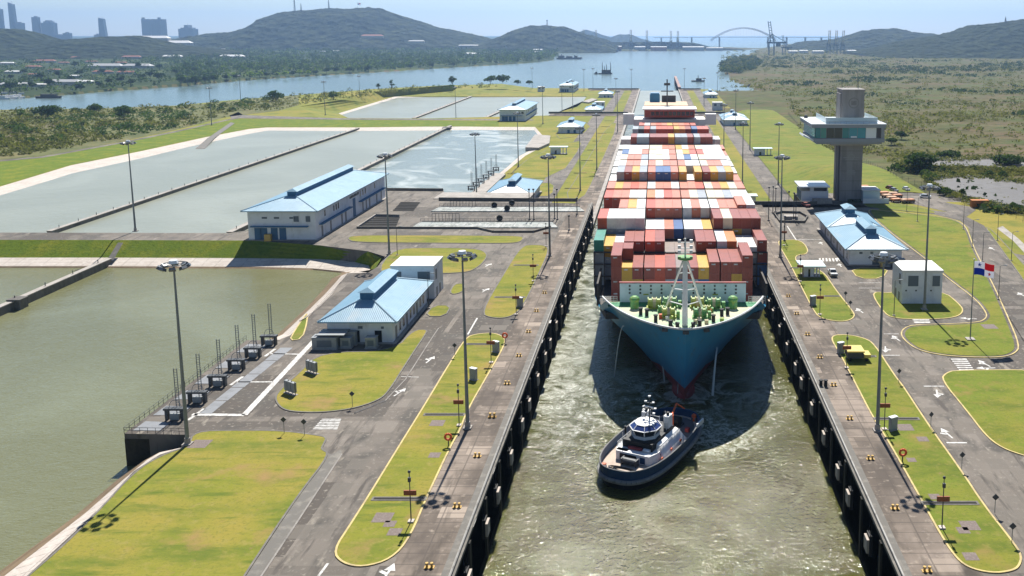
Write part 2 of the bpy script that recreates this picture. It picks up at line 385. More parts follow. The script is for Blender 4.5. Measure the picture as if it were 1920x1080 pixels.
for x0, x1, nm in ((XL - 8.2, XL - .9, 'west'), (XR + .9, XR + 10.5, 'east')):
    sheet('quay', [[W(x0, 40), W(x1, 40), W(x1, YG1 - .5), W(x0, YG1 - .5)]], .02, 'quay', 'stained concrete quay along the %s chamber wall' % nm)
# banks of the nearest basin
A = PP([(-700, 449), (200, 450), (470, 451), (600, 460), (690, 471), (715, 484), (705, 503)])
Bk = PP([(-700, 483), (200, 483), (470, 484), (600, 486), (655, 489), (692, 498), (694, 506)], -4.0)
Ck = PP([(-700, 499), (200, 499), (470, 500), (585, 503), (625, 507), (645, 509), (655, 513)], -5.3)
Dk = PP([(-700, 513), (200, 513), (470, 516), (560, 519), (600, 518), (612, 520), (622, 524)], -7.0)
ruled('bank', A, Bk, 'bank_grass', 'steep green bank above the near basin', 4)
ruled('bank', Bk, Ck, 'concrete_light', 'pale concrete lip of the near basin')
ruled('bank', Ck, Dk, 'mud', 'brown mud at the near basin edge')
A = PP([(690, 511), (652, 512), (638, 530), (622, 552), (590, 583), (545, 628), (520, 642)])
Bk = PP([(660, 509), (640, 517), (627, 532), (608, 553), (577, 583), (530, 627), (500, 642)], -2.5)
Ck = PP([(640, 512), (615, 524), (606, 538), (590, 556), (563, 585), (515, 629), (490, 642)], -7)
ruled('bank', A, Bk, 'concrete_light', 'pale concrete lip beside the near basin road'); ruled('bank', Bk, Ck, 'mud', 'mud edge beside the near basin road')
A = NE; Bk = PP([(300, 848), (276, 862), (228, 902), (160, 962), (8, 1080), (-250, 1320)], -1.3); Ck = PP([(290, 850), (262, 866), (210, 906), (138, 968), (-22, 1085), (-300, 1320)], -6.6)
ruled('bank', A, Bk, 'concrete_light', 'pale concrete strip along the front lawn'); ruled('bank', Bk, Ck, 'mud', 'brown mud along the front lawn')
# second level (west)
hole2 = PP([(1003, 238), (935, 238), (843, 237), (670, 239), (500, 239), (467, 242), (387, 257), (267, 283), (133, 310), (0, 350), (-500, 480)], Z1)
hole2 += [W(-560, 305), W(-70, 335)] + PP([(900, 358), (937, 332), (985, 292), (1030, 268)], Z1)
shW = [(1000, 163), (940, 156), (850, 159), (700, 167), (560, 178), (430, 188), (330, 198), (200, 203), (0, 206), (-700, 222)]
L2 = [W(-27, YG1 + .1), W(-27, YG2)] + PP([(1010, 217), (800, 222), (600, 221), (560, 200), (640, 187), (700, 172), (790, 164), (850, 159), (700, 167), (560, 178), (430, 188), (330, 198), (200, 203), (0, 206), (-700, 222)], Z1) + [W(-900, 300), W(-560, 304), W(-60, 304)]
sheet('ground', [L2, hole2], Z1, 'far_grass', 'grass ground around the upper basins', skirt=-28, skirt_mat='far_grass')
A = PP([(-500, 480), (0, 350), (133, 310), (267, 283), (387, 257), (467, 242), (500, 239), (670, 239), (843, 237), (935, 238), (1003, 238)], Z1)
Bk = PP([(-500, 512), (0, 373), (133, 332), (275, 300), (375, 275), (480, 252), (508, 247), (670, 248), (843, 247), (935, 247), (1000, 247)], -9.6)
ruled('bank', A, Bk, 'concrete_light', 'broad pale concrete lip of the upper basins')
A = PP([(1003, 238), (1030, 268), (985, 292), (937, 332), (885, 366)], Z1); Bk = PP([(1000, 245), (1015, 266), (970, 292), (925, 332), (868, 368)], -9.6)
ruled('bank', A, Bk, 'concrete_light', 'pale concrete lip beside the lock lawns')
sheet('water', [[W(-700, 300), W(-60, 300), W(-60, 800), W(-700, 800)]], -9.3, 'water_upper', 'pale blue water in the upper basins', cat='water')
sheet('water', [[P(470, 418, -9.25), P(845, 238, -9.25), P(1010, 240, -9.25), P(1020, 262, -9.25), P(880, 366, -9.25), P(700, 372, -9.25)]], -9.25, 'water_churn', 'white streaked churning water in the basin beside the lock', cat='water')
# third level (west)
hole3 = PP([(603, 222), (690, 196), (740, 181), (1100, 181), (1092, 192), (1082, 200), (1010, 222)], Z2)
L3 = [W(-27, YG2), W(-27, YG3 + 20)] + PP([(1130, 166), (1000, 165), (940, 157), (850, 160), (740, 170), (640, 190), (520, 216)], Z2) + [W(-520, YG2 - 60), W(-120, YG2 - 60)]
sheet('ground', [L3, hole3], Z2, 'far_grass', 'grass ground around the far basins', skirt=-28, skirt_mat='far_grass')
sheet('water', [PP([(560, 228), (740, 178), (1120, 178), (1010, 226)], -17.7)], -17.7, 'water_upper', 'pale blue water in the far basins', cat='water')
A = PP([(603, 222), (690, 196), (740, 181), (800, 179.5), (1100, 180)], Z2); Bk = PP([(625, 222), (705, 197), (748, 184), (800, 183), (1095, 183.5)], -18)
ruled('bank', A, Bk, 'concrete_light', 'pale concrete lip of the far basins')
ruled('bank', PP([(600, 221), (560, 200), (640, 187), (700, 172), (790, 164), (850, 159)], Z1), PP([(655, 222), (625, 208), (690, 192), (730, 180), (810, 171), (856, 166)], Z2 + .1), 'far_grass', 'grass bank down to the far basins', 3)
# long strips beside the farther chambers
for (ya, yb, z) in ((YG1 + 3, YG2 - 14, Z1), (YG2 + 4, YG3, Z2)):
    for x0, x1, mm, lb in ((-36.5, -27, 'quay', 'concrete quay along the west wall'), (-58, -47, 'asphalt', 'service road west of the chamber'), (31, 41.5, 'quay', 'concrete quay along the east wall'), (51, 61.5, 'asphalt', 'service road east of the chamber')):
        sheet('road', [[W(x0, ya), W(x1, ya), W(x1, yb), W(x0, yb)]], z + .06, mm, '%s, %s stretch' % (lb, 'middle' if z == Z1 else 'far'))
    sheet('ground', [[W(30, ya), W(66 if z == Z1 else 80, ya), W(66 if z == Z1 else 80, yb), W(30, yb)]], z + .03, 'far_grass', 'grass strip east of the %s chamber' % ('middle' if z == Z1 else 'far'), skirt=-28)
    for sx in (-1, 1):
        w = MB().box(-27.2 if sx < 0 else 30, -25.3 if sx < 0 else 31.2, ya - 2.5, yb + (20 if z == Z1 else (0 if sx < 0 else 240)), -30, z + (.05 if sx < 0 else .35))
        struct(w.build('lock_wall', 'concrete'), 'concrete wall of the %s chamber, %s side' % ('middle' if z == Z1 else 'far', 'west' if sx < 0 else 'east'), 'wall')
# east lawn beside the middle chamber rising to the tower
mbR = MB(); rows = []
for y in [377 + i * 8 for i in range(66)]:
    rows.append([(x, y, gzR(x, y) + (.3 if x < 108 else -.2)) for x in (61, 64, 68, 72, 76, 80, 84, 88, 100, 106, 112)])
mbR.grid(rows); struct(mbR.build('lawn', 'lawn_green', smooth=True), 'green lawn rising beside the service road below the tower')

# ------------------------------------------------------------ hills
mat('hill_forest', (.016, .025, .013), .95, [('noise', .008, (.045, .055, .022), .45, .62), ('voro', .03, (.018, .026, .014), .35, .7), ('noise', .06, (.05, .06, .03), .52, .7)], [('voro', .022, 22), ('noise', .06, 10)], spec=.05)
mat('hill_forest_near', (.026, .036, .017), .95, [('noise', .01, (.036, .046, .018), .45, .62), ('voro', .05, (.02, .028, .014), .35, .7)], [('voro', .03, 18), ('noise', .08, 8)], spec=.05)
def hill(pts, Y, depth, base, label, m='hill_forest', bump=7.0):
    seg = []
    for (a, b) in zip(pts, pts[1:]):
        n = max(2, int(abs(b[0] - a[0]) / 1.4))
        seg += [(a[0] + (b[0] - a[0]) * i / n, a[1] + (b[1] - a[1]) * i / n) for i in range(n)]
    seg.append(pts[-1]); rows = []
    for k in range(-30, 31):
        t = k / 30; r = []
        for (x, y) in seg:
            p = D(x, y, Y); h = max(0, p.z - base)
            q = (cos(t * pi / 2) ** 1.3)
            yy = Y + t * depth
            z = base - 6 + h * q + (6 * q)
            n = noise.fractal(Vector((p.x * .006, yy * .006, 1.7)), 1, 2, 3)
            z += (n * bump * 1.4 + noise.noise(Vector((p.x * .03, yy * .03, 4))) * bump * .5 + noise.noise(Vector((p.x * .075, yy * .075, 9))) * bump * .5) * min(1, h / 60) * (.45 if abs(t) < .03 else 1)
            if t > 0: z = min(z, base + h + 3)
            r.append((p.x, yy, z))
        rows.append(r)
    return struct(MB().grid(rows).build('hill', m, smooth=True), label, 'hill')
hill([(310, 84), (350, 72), (400, 62), (440, 60), (480, 50), (497, 40), (510, 30), (530, 24), (560, 20), (620, 18), (680, 16), (710, 17), (730, 24), (760, 34), (790, 42), (820, 52), (870, 61), (900, 68), (930, 84)], 4600, 600, -24, 'broad flat topped forested hill with masts')
hill([(890, 86), (935, 70), (955, 60), (975, 53), (1000, 49), (1030, 48), (1060, 52), (1085, 60), (1110, 68), (1140, 76), (1160, 88)], 4250, 380, -24, 'rounded forested hill behind the port')
hill([(1050, 78), (1075, 63), (1100, 56), (1125, 63), (1145, 70), (1160, 66), (1185, 66), (1200, 72), (1230, 80)], 7500, 500, -24, 'faint far hill beyond the port cranes')
hill([(1035, 90), (1060, 84), (1090, 80), (1150, 79), (1200, 79), (1230, 78), (1270, 79), (1300, 80), (1318, 84), (1340, 90), (1385, 91.5), (1395, 93)], 4500, 60, -24, 'low dark wooded land behind the far quay', 'hill_forest', 1.5)
hill([(1470, 92), (1500, 80), (1530, 77), (1560, 73), (1600, 64), (1620, 58), (1640, 55), (1680, 55), (1710, 60), (1740, 63), (1780, 70), (1860, 84)], 4700, 500, -24, 'blue forested hill right of the bridge')
hill([(1600, 100), (1650, 88), (1680, 80), (1720, 75), (1760, 67), (1800, 57), (1820, 49), (1850, 46), (1870, 43), (1890, 39), (1920, 37), (1990, 34), (2100, 40), (2300, 60)], 3500, 550, -24, 'large dark forested hill at the photo edge', 'hill_forest_near')
hill([(-400, 60), (-200, 50), (0, 54), (30, 56), (50, 62), (75, 72), (100, 77), (130, 75), (160, 73), (200, 69), (250, 68), (270, 70), (300, 79), (330, 86), (400, 92), (440, 100)], 3300, 420, -24, 'low dark forested ridge below the city towers', 'hill_forest_near', 4)
# haze
hz = MB().box(-22000, 22000, -1500, 17500, -36, 420).build('haze', [])
hm = bpy.data.materials.new('haze'); hm.use_nodes = True
hm.node_tree.nodes.remove(hm.node_tree.nodes['Principled BSDF'])
vp = hm.node_tree.nodes.new('ShaderNodeVolumePrincipled'); vp.inputs['Density'].default_value = 0.72e-4; vp.inputs['Color'].default_value = (.36,.55,.88,1)
vp.inputs['Anisotropy'].default_value = .6
hm.node_tree.links.new(vp.outputs[0], hm.node_tree.nodes['Material Output'].inputs['Volume'])
hm.cycles.homogeneous_volume = True if hasattr(hm, 'cycles') and hasattr(hm.cycles, 'homogeneous_volume') else True
hz.data.materials.append(hm); tag(hz, 'thin pale haze in the air', 'haze', kind='stuff'); hz.display_type = 'WIRE'
# ------------------------------------------------------------ lawns, kerbs, walls and markings of the near platform
isl = [
 # west side
 ([(622, 1035), (655, 985), (690, 930), (742, 845), (795, 760), (840, 685), (872, 634), (890, 627), (925, 624), (946, 632), (949, 645), (915, 705), (877, 771), (862, 812), (850, 830), (803, 930), (770, 1010), (735, 1050), (680, 1066), (640, 1058)], 'lawn', 'kerb_yellow', 'long strip lawn nearest the chamber'),
 ([(900, 588), (940, 520), (976, 462), (1000, 459), (1025, 461), (1030, 470), (1012, 512), (985, 568), (970, 588), (950, 597), (920, 597)], 'lawn', 'kerb_dark', 'second strip lawn beside the chamber'),
 ([(700, 519), (735, 467), (800, 465), (895, 466), (916, 476), (908, 492), (890, 506), (870, 512), (800, 514)], 'lawn', 'kerb_dark', 'lawn behind the white block'),
 ([(649, 448), (660, 442), (740, 441.5), (900, 442), (978, 443), (983, 447), (975, 455), (945, 457), (800, 456), (665, 455)], 'lawn', 'kerb_dark', 'narrow lawn in front of the gate recess'),
 ([(514, 750), (520, 735), (560, 700), (599, 661), (737, 659), (774, 619), (802, 618), (800, 626), (765, 678), (730, 735), (710, 752), (660, 768), (600, 775), (545, 773), (525, 766)], 'lawn', 'kerb_dark', 'lawn in front of the blue roofed building'),
 ([(795, 594), (812, 573), (847, 573), (836, 594)], 'lawn', 'kerb_dark', 'small square lawn by the road'),
 ([(842, 549), (850, 534), (866, 531), (874, 537), (868, 548), (850, 553)], 'lawn', 'kerb_dark', 'tiny round lawn by the white block'),
 ([(362, 809), (450, 807), (533, 808), (600, 817), (615, 821), (607, 836), (604, 843), (621, 852), (560, 930), (457, 1085), (400, 1180), (30, 1180), (-60, 1180), (50, 1082), (120, 1022), (187, 955), (250, 886), (300, 855), (352, 838)], 'lawn', 'kerb_dark', 'large foreground lawn beside the basin'),
 ([(541, 640), (552, 620), (572, 590), (577, 588), (577, 605), (568, 636)], 'lawn_green', 'kerb_yellow', 'small green patch beside the basin road'),
 # east side
 ([(1557, 637), (1563, 628), (1593, 628), (1623, 635), (1640, 645), (1680, 707), (1693, 722), (1743, 799), (1803, 882), (1847, 949), (1897, 1012), (1918, 1042), (1913, 1064), (1897, 1073), (1860, 1077), (1813, 1066), (1787, 1043), (1760, 1000), (1727, 940), (1667, 832), (1635, 783), (1603, 720), (1573, 662)], 'lawn_green', 'kerb_yellow', 'long strip lawn east of the chamber'),
 ([(1457, 456), (1463, 450), (1505, 450), (1520, 477), (1488, 479), (1502, 503), (1541, 504), (1570, 547), (1600, 584), (1604, 594), (1593, 602), (1570, 604), (1540, 598), (1527, 588), (1503, 541), (1480, 494)], 'lawn_green', 'kerb_yellow', 'strip lawn holding the white kiosk'),
 ([(1635, 555), (1641, 547), (1665, 550), (1680, 546), (1770, 546), (1800, 571), (1808, 583), (1798, 594), (1767, 599), (1700, 599), (1680, 597), (1660, 592)], 'lawn_green', 'kerb_yellow', 'lawn round the white block'),
 ([(1619, 391), (1663, 396), (1763, 406), (1800, 415), (1814, 428), (1827, 467), (1860, 527), (1890, 593), (1914, 650), (1904, 664), (1880, 671), (1820, 671), (1763, 667), (1720, 657), (1697, 641), (1687, 627), (1694, 615), (1715, 609), (1830, 606), (1848, 598), (1849, 587), (1827, 560), (1773, 520), (1737, 487), (1657, 428)], 'lawn_green', 'kerb_yellow', 'wide lawn sweeping past the flagpole'),
 ([(1763, 712), (1772, 700), (1792, 694), (1990, 694), (2100, 900), (1960, 866), (1920, 856), (1877, 841), (1847, 818), (1813, 773)], 'lawn_green', 'kerb_yellow', 'corner lawn at the road bend'),
 ([(1593, 503), (1668, 503), (1655, 523), (1608, 523)], 'lawn_green', 'kerb_yellow', 'small lawn between the building and the parking'),
 ([(1845, 424), (1862, 432), (1905, 480), (1990, 570), (1990, 640), (1925, 535), (1868, 455)], 'lawn', 'kerb_dark', 'verge beyond the outer road'),
 ([(1616, 371), (1700, 385), (1755, 396), (1752, 402), (1660, 392), (1618, 388)], 'lawn_green', 'kerb_dark', 'grass strip between the tower and the car park'),
]
for pts, mm, kb, lb in isl:
    island(pts, 0, mm, kb, 2 if len(pts) > 7 else 1, label=lb, margin=(.9 if 'foreground' not in lb and len(pts) > 12 and kb == 'kerb_yellow' and 'strip' not in lb else 0))
sheet('path', [PP([(604, 846), (622, 852), (640, 842), (641, 852), (560, 975), (487, 1085), (458, 1085), (560, 930)], .03)], .03, 'kerb_dark', 'worn concrete margin beside the foreground lawn')
a_ = PP([(641, 852), (600, 914), (560, 975), (487, 1085)], 0); mb = MB()
for p, q in zip(a_, a_[1:]): mb.bar((p.x, p.y, .06), (q.x, q.y, .06), .13, 4)
struct(mb.build('kerb', 'concrete'), 'low kerb along the foreground lawn margin', 'kerb')
a_ = PP([(822, 616), (806, 640), (760, 712), (722, 752), (665, 775)], 0); mb = MB()
for p, q in zip(a_, a_[1:]): mb.bar((p.x, p.y, .06), (q.x, q.y, .06), .13, 4)
struct(mb.build('kerb', 'concrete'), 'low pale kerb beside the house lawn margin', 'kerb')
a_ = PP([(562, 604), (572, 598), (585, 588), (600, 570), (625, 545), (640, 528)], 0); mb = MB()
for p, q in zip(a_, a_[1:]): mb.bar((p.x, p.y, .3), (q.x, q.y, .3), .14, 5)
struct(mb.build('kerb', 'concrete_light'), 'pale rail kerb beside the near basin road', 'kerb')
# outer ground east: grass slope and car park
sheet('ground', [[W(84, 296), W(260, 120), W(330, 120), W(330, YG1 + 4), W(84, YG1 + 4)]], .012, 'far_grass', 'rough grass beyond the outer road')
sheet('road', [PP([(1815, 408), (1845, 423), (1868, 453), (1922, 533), (2100, 800), (2000, 880), (1915, 652), (1891, 594), (1861, 527), (1828, 467), (1815, 427), (1800, 414), (1755, 403), (1700, 394), (1640, 388), (1640, 384), (1700, 389), (1780, 398)])], .03, 'asphalt', 'outer road curving past the lawns')
sheet('pavement', [PP([(1615, 333), (1658, 343), (1693, 356), (1745, 372), (1783, 382), (1822, 388), (1830, 394), (1812, 407), (1770, 396), (1752, 392), (1700, 380), (1660, 373), (1615, 366)])], .06, 'asphalt', 'car park below the control tower')
sheet('road', [PP([(1869, 428), (1900, 452), (2000, 560), (2000, 535), (1910, 448), (1880, 424)])], .05, 'concrete', 'narrow drain path beyond the verge')
for i, (pts) in enumerate([[(1740, 338), (1775, 332), (1850, 334), (1935, 344), (1990, 352), (1990, 392), (1930, 400), (1880, 390), (1830, 378), (1790, 366), (1755, 352)], [(1690, 303), (1730, 298), (1800, 300), (1860, 296), (1960, 300), (1960, 322), (1850, 316), (1760, 314), (1700, 312)]]):
    sheet('pond', [[(p[0] + 5 * noise.noise(Vector((p[0] * .2, p[1] * .2, 3))), p[1] + 9 * noise.noise(Vector((p[0] * .17, p[1] * .17, 8)))) for p in chaikin(PP(pts, 0), 3)]], 1.2 - i * .25, 'soil_wet' if 'soil_wet' in M else mat('soil_wet', (.085, .078, .075), .6, [('noise', .05, (.12, .112, .108), .4, .7), ('noise', .3, (.06, .055, .045), .5, .7)], spec=.3), ['dark bare flat beside the car park', 'second bare flat further out'][i])

# chamber walls
for sx, x0, x1 in ((-1, XL - 1.6, XL), (1, XR, XR + 1.6)):
    side = 'west' if sx < 0 else 'east'
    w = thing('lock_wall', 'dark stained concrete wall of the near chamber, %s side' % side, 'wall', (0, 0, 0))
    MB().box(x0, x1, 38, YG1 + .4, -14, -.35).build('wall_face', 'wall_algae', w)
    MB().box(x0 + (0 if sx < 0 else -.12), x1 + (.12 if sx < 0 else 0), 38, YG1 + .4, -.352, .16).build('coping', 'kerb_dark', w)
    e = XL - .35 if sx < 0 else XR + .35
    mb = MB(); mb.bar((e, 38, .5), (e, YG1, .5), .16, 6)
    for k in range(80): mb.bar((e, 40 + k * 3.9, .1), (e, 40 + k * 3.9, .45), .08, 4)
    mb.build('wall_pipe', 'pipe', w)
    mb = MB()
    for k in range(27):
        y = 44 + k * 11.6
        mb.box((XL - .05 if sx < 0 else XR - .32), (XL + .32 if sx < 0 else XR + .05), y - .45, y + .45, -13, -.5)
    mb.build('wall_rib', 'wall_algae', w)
# rubber fenders with pale faces
mat('rubber', (.016, .016, .017), .7); mat('fender_face', (.42, .36, .31), .7, [('noise', .8, (.30, .25, .21), .5, .72)])
def fender(x, y, sx, first=[]):
    if not first:
        t = thing('wall_fender', 'pale faced rubber fender bolted on the dark lock wall', 'fender', (x, y, -4.2), 0 if sx < 0 else pi, 'fenders along the lock walls')
        MB().box(0, .5, -.8, .8, -1.5, 1.5).build('fender_block', 'rubber', t)
        MB().box(.5, .85, -.9, .9, -1.0, 1.0).build('face_panel', 'fender_face', t)
        MB().bar((.3, -.7, 1.5), (.0, -.6, 3.4), .06, 4).build('chain', 'rubber', t); MB().bar((.3, .7, 1.5), (.0, .6, 3.4), .06, 4).build('chain', 'rubber', t)
        first.append(t); return t
    return dup(first[0], (x, y, -4.2), 0 if sx < 0 else pi)
for k in range(22):
    fender(XL, 98 + k * 11.6 + (k % 3) * 1.2, -1); fender(XR, 94 + k * 11.6 + (k % 4) * 1.1, 1)
# bollards
mat('yellow_paint', (.48, .30, .07), .6, [('noise', 3, (.30, .18, .05), .5, .7)], obj=True)
bt = None
bol = [(923, 782), (895, 856), (857, 951), (805, 1064), (951, 720), (973, 668), (991, 623), (1006, 584), (1021, 550), (1593, 786), (1632, 861), (1678, 954), (1738, 1071), (1537, 671), (1563, 723), (1514, 628), (1494, 589), (1478, 556)]
for i, (x, y) in enumerate(bol):
    p = P(x, y, .03)
    if bt is None:
        bt = thing('bollard', 'squat yellow mooring bollard on the concrete quay', 'bollard', p, 0, 'yellow bollards along both quays')
        b = MB()
        for s in (-1, 1):
            MB().bar((s * .36, 0, .08), (s * .36, 0, .6), .19, 10, .16).bar((s * .36, 0, .6), (s * .36, 0, .76), .27, 10, .24).build('post', 'yellow_paint', bt); MB().box(-.75, .75, -.4, .4, 0, .09).build('base_plate', 'yellow_paint', bt)
    else: dup(bt, p, scale=.85)
for (x, y) in [(1539, 724), (1548, 724)]:
    q = MB().bar((0, 0, 0), (0, 0, 1.1), .35, 10, .28).bar((0, 0, 1.1), (0, 0, 1.25), .42, 10, .4).build('bollard', 'rubber', loc=P(x, y, .03))
    tag(q, 'dark iron bollard of the pair on the east quay', 'bollard', 'dark bollard pair')
# painted markings
def decal(px, z, m='paint_white', label='white painted mark on the pavement', nm='road_marking'):
    return sheet(nm, [PP(px, z)], z, m, label)
for (x, y, w, h) in [(950, 800, 9, 13), (922, 882, 9, 15), (885, 980, 11, 18), (1014, 640, 7, 10), (996, 686, 7, 10), (976, 726, 8, 11), (1030, 603, 6, 8), (1538, 738, 8, 11), (1570, 806, 9, 12), (1606, 886, 10, 14), (1651, 985, 11, 16), (1516, 685, 7, 9), (1493, 640, 6, 8), (1473, 598, 5, 7)]:
    c = P(x, y, .04); sheet('road_marking', [[(c.x - .4, c.y - 1.1), (c.x + .4, c.y - 1.1), (c.x + .4, c.y + 1.1), (c.x - .4, c.y + 1.1)]], .04, 'paint_white', 'white rectangle painted at the quay edge')
def line(a, b, w, z=.03, label='white painted line on the road'):
    a, b = P(*a, z), P(*b, z); d = (b - a).normalized(); n = Vector((-d.y, d.x, 0)) * w / 2
    return sheet('road_marking', [[a - n, b - n, b + n, a + n]], z, 'paint_white', label)
for a, b, w in [((360, 777), (458, 778), .9), ((458, 778), (606, 620), 1.1), ((442, 716), (512, 716), .5), ((505, 663), (560, 664), .5), ((352, 788), (383, 766), .6), ((432, 722), (455, 706), .6), ((497, 668), (516, 654), .6),
                ((1612, 697), (1634, 697), .25), ((1610, 699), (1633, 734), .25), ((1732, 724), (1770, 724), .35), ((1775, 830), (1813, 830), .4), ((1657, 626), (1685, 626), .25), ((1655, 666), (1687, 666), .3),
                ((1476, 424), (1493, 450), .35), ((1492, 449), (1540, 449), .3), ((1610, 530), (1650, 530), .2), ((1610, 540), (1652, 540), .2), ((870, 642), (856, 660), .3), ((895, 596), (877, 627), .35), ((772, 640), (745, 672), .3), ((597, 1080), (615, 1056), .35), ((1870, 560), (1920, 640), .15), ((752, 706), (785, 707), .2), ((640, 755), (690, 756), .3)]:
    line(a, b, w)
def zebra(px, n, label):
    a, b, c, d = PP(px, .04)          # stripes run a->d side to b->c side
    mb = MB()
    for i in range(n):
        t0, t1 = (i + .1) / n, (i + .62) / n
        mb.add([a.lerp(d, t0), b.lerp(c, t0), b.lerp(c, t1), a.lerp(d, t1)], [(0, 1, 2, 3)])
    o = mb.build('crosswalk', 'paint_white')
    if sum(p.normal.z for p in o.data.polygons) < 0: o.data.flip_normals()
    struct(o, label, 'marking')
zebra([(1782, 672), (1812, 672), (1828, 696), (1800, 696)], 6, 'white zebra crossing by the lower road')
zebra([(1710, 598), (1742, 598), (1745, 607), (1716, 607)], 2, 'pale crossing behind the white block')
zebra([(1535, 484), (1535, 490), (1574, 490), (1571, 484)], 6, 'white zebra crossing near the kiosk')
zebra([(604, 785), (640, 785), (632, 806), (585, 806)], 7, 'worn zebra crossing by the front lawn')
def arrow(x, y, L=4.2, rz=0, z=.035):
    c = P(x, y, z); v = [(-.15, -L / 2), (.15, -L / 2), (.15, L * .1), (.75, L * .1), (0, L / 2), (-.75, L * .1), (-.15, L * .1)]
    pts = [(c.x + a * cos(rz) - b * sin(rz), c.y + a * sin(rz) + b * cos(rz)) for a, b in v]
    sheet('road_marking', [pts], z, 'paint_white', 'white arrow painted on the road')
    k = [(-.15, -L * .15), (-.15, -.02 * L), (-1.0, .1 * L), (-1.2, -.02 * L)]
    sheet('road_marking', [[(c.x + a * cos(rz) - b * sin(rz), c.y + a * sin(rz) + b * cos(rz)) for a, b in k]], z + .004, 'paint_white', 'turn branch of a white road arrow')
for (x, y, r) in [(1612, 582, .2), (1680, 634, .2), (1660, 655, 2.9), (1757, 738, 2.9), (1775, 812, .2), (1845, 681, .3), (1572, 486, 0), (1575, 497, 0), (1540, 456, 0), (1815, 597, 1.4), (1860, 466, .1), (1915, 552, .1), (750, 735, -.3), (916, 497, -.3), (911, 544, -.3), (728, 1073, -.1), (807, 674, -.2), (1848, 690, 1.6)]:
    arrow(x, y, 4.0, r)
# manholes and drains
mat('plate', (.15, .115, .10), .8, [('noise', 4, (.22, .18, .16), .5, .7)])
for (x, y, w) in [(718, 970, 2.6), (731, 982, 1.6), (740, 997, 1.8), (820, 793, 2.4), (815, 853, 1.8), (375, 832, 3.0), (1697, 801, 2.6), (1730, 823, 1.8), (1709, 862, 1.4), (1753, 931, 1.6), (1818, 985, 2.4), (1806, 994, 1.6), (1820, 1043, 1.8), (1838, 650, 0), (1855, 612, 3.2)]:
    if w: c = P(x, y, .13); sheet('manhole', [[(c.x - w / 2, c.y - w / 2), (c.x + w / 2, c.y - w / 2), (c.x + w / 2, c.y + w / 2), (c.x - w / 2, c.y + w / 2)]], .125, 'plate', 'concrete cover plate set in the grass')
mat('slot', (.02, .018, .016), .9)
for (a, b, y) in [(697, 800, 935), (794, 872, 777), (874, 925, 645), (927, 985, 557), (963, 1010, 497), (1638, 1724, 785), (1727, 1835, 943), (1597, 1643, 668), (1545, 1575, 555), (1480, 1497, 502)]:
    p, q = P(a, y, .14), P(b, y, .14)
    o = MB().box(p.x, q.x, p.y - .55, p.y + .55, .02, .17).build('slot_frame', 'kerb_dark'); struct(o, 'concrete edged drain slot across the strip lawn', 'drain')
    o = MB().box(p.x + .3, q.x - .3, p.y - .3, p.y + .3, .1, .176).build('slot', 'slot'); struct(o, 'dark drain slot across the strip lawn', 'drain')
# ------------------------------------------------------------ buildings
mat('white_wall', (.70, .715, .74), .8, [('noise', .5, (.60, .61, .63), .5, .72), ('noise', .25, (.50, .50, .49), .58, .75, (1, 1, .3))], spec=.2)
mat('roof_blue', (.165, .30, .40), .42, [('noise', .15, (.20, .34, .43), .42, .66), ('noise', .5, (.13, .25, .34), .52, .74), ('noise', .2, (.24, .33, .38), .58, .72, (1, .25, 1))], [('wave', .75, .03, (1, .0, 0)), ('wave', .75, .03, (0, 1, 0))], spec=.45)
mat('roof_cap', (.42, .56, .64), .4, spec=.45)
mat('blue_trim', (.03, .125, .25), .6, [('noise', 1, (.05, .16, .28), .5, .7)])
mat('white_roof', (.70, .69, .67), .7, [('noise', .3, (.60, .59, .57), .45, .7)])
mat('louvre', (.115, .14, .165), .5, [('wave', 2.0, (.19, .22, .25), .4, .7, (0, 0, 1))])
mat('dark_glass', (.02, .025, .03), .15, spec=.6)
mat('door_blue', (.05, .13, .24), .55); mat('door_grey', (.22, .22, .22), .6)
mat('grey_metal', (.27, .285, .29), .5, [('noise', 2, (.20, .21, .21), .5, .75)], obj=True)
mat('dark_metal', (.055, .06, .065), .5, [('noise', 2, (.09, .09, .09), .5, .75)], obj=True)
mat('galv', (.20, .22, .235), .45, [('noise', .8, (.15, .165, .18), .45, .7)], obj=True, metal=.3)
mat('glass_white', (.75, .77, .78), .3)
def hip_roof(mb, x0, x1, y0, y1, z, rise, ov, cap=None):
    x0, x1, y0, y1 = x0 - ov, x1 + ov, y0 - ov, y1 + ov
    h = (x1 - x0) / 2; xc = (x0 + x1) / 2; ya, yb = y0 + h, max(y0 + h + .3, y1 - h)
    t = .3
    v = [(x0, y0, z), (x1, y0, z), (x1, y1, z), (x0, y1, z), (xc, ya, z + rise), (xc, yb, z + rise), (x0, y0, z - t), (x1, y0, z - t), (x1, y1, z - t), (x0, y1, z - t)]
    mb.add(v, [(0, 1, 4), (1, 2, 5, 4), (2, 3, 5), (3, 0, 4, 5), (6, 7, 1, 0), (7, 8, 2, 1), (8, 9, 3, 2), (9, 6, 0, 3), (9, 8, 7, 6)])
    if cap is not None:
        for a, b in ((0, 4), (1, 4), (2, 5), (3, 5), (4, 5)): cap.bar(v[a], v[b], .22, 5)
    return xc, ya, yb
def lantern(mb, xc, ya, yb, z, w=1.5, h=1.1):
    """raised ridge monitor: low walls (material 1) under a small gabled roof (material 0)"""
    mb.box(xc - w, xc + w, ya, yb, z - 1.2, z + h, 1)
    a = w + .5
    b = [(xc - a, ya - .5, z + h), (xc + a, ya - .5, z + h), (xc + a, yb + .5, z + h), (xc - a, yb + .5, z + h), (xc, ya + .9, z + h + .9), (xc, yb - .9, z + h + .9)]
    mb.add(b, [(0, 1, 4), (1, 2, 5, 4), (2, 3, 5), (3, 0, 4, 5), (3, 2, 1, 0)])
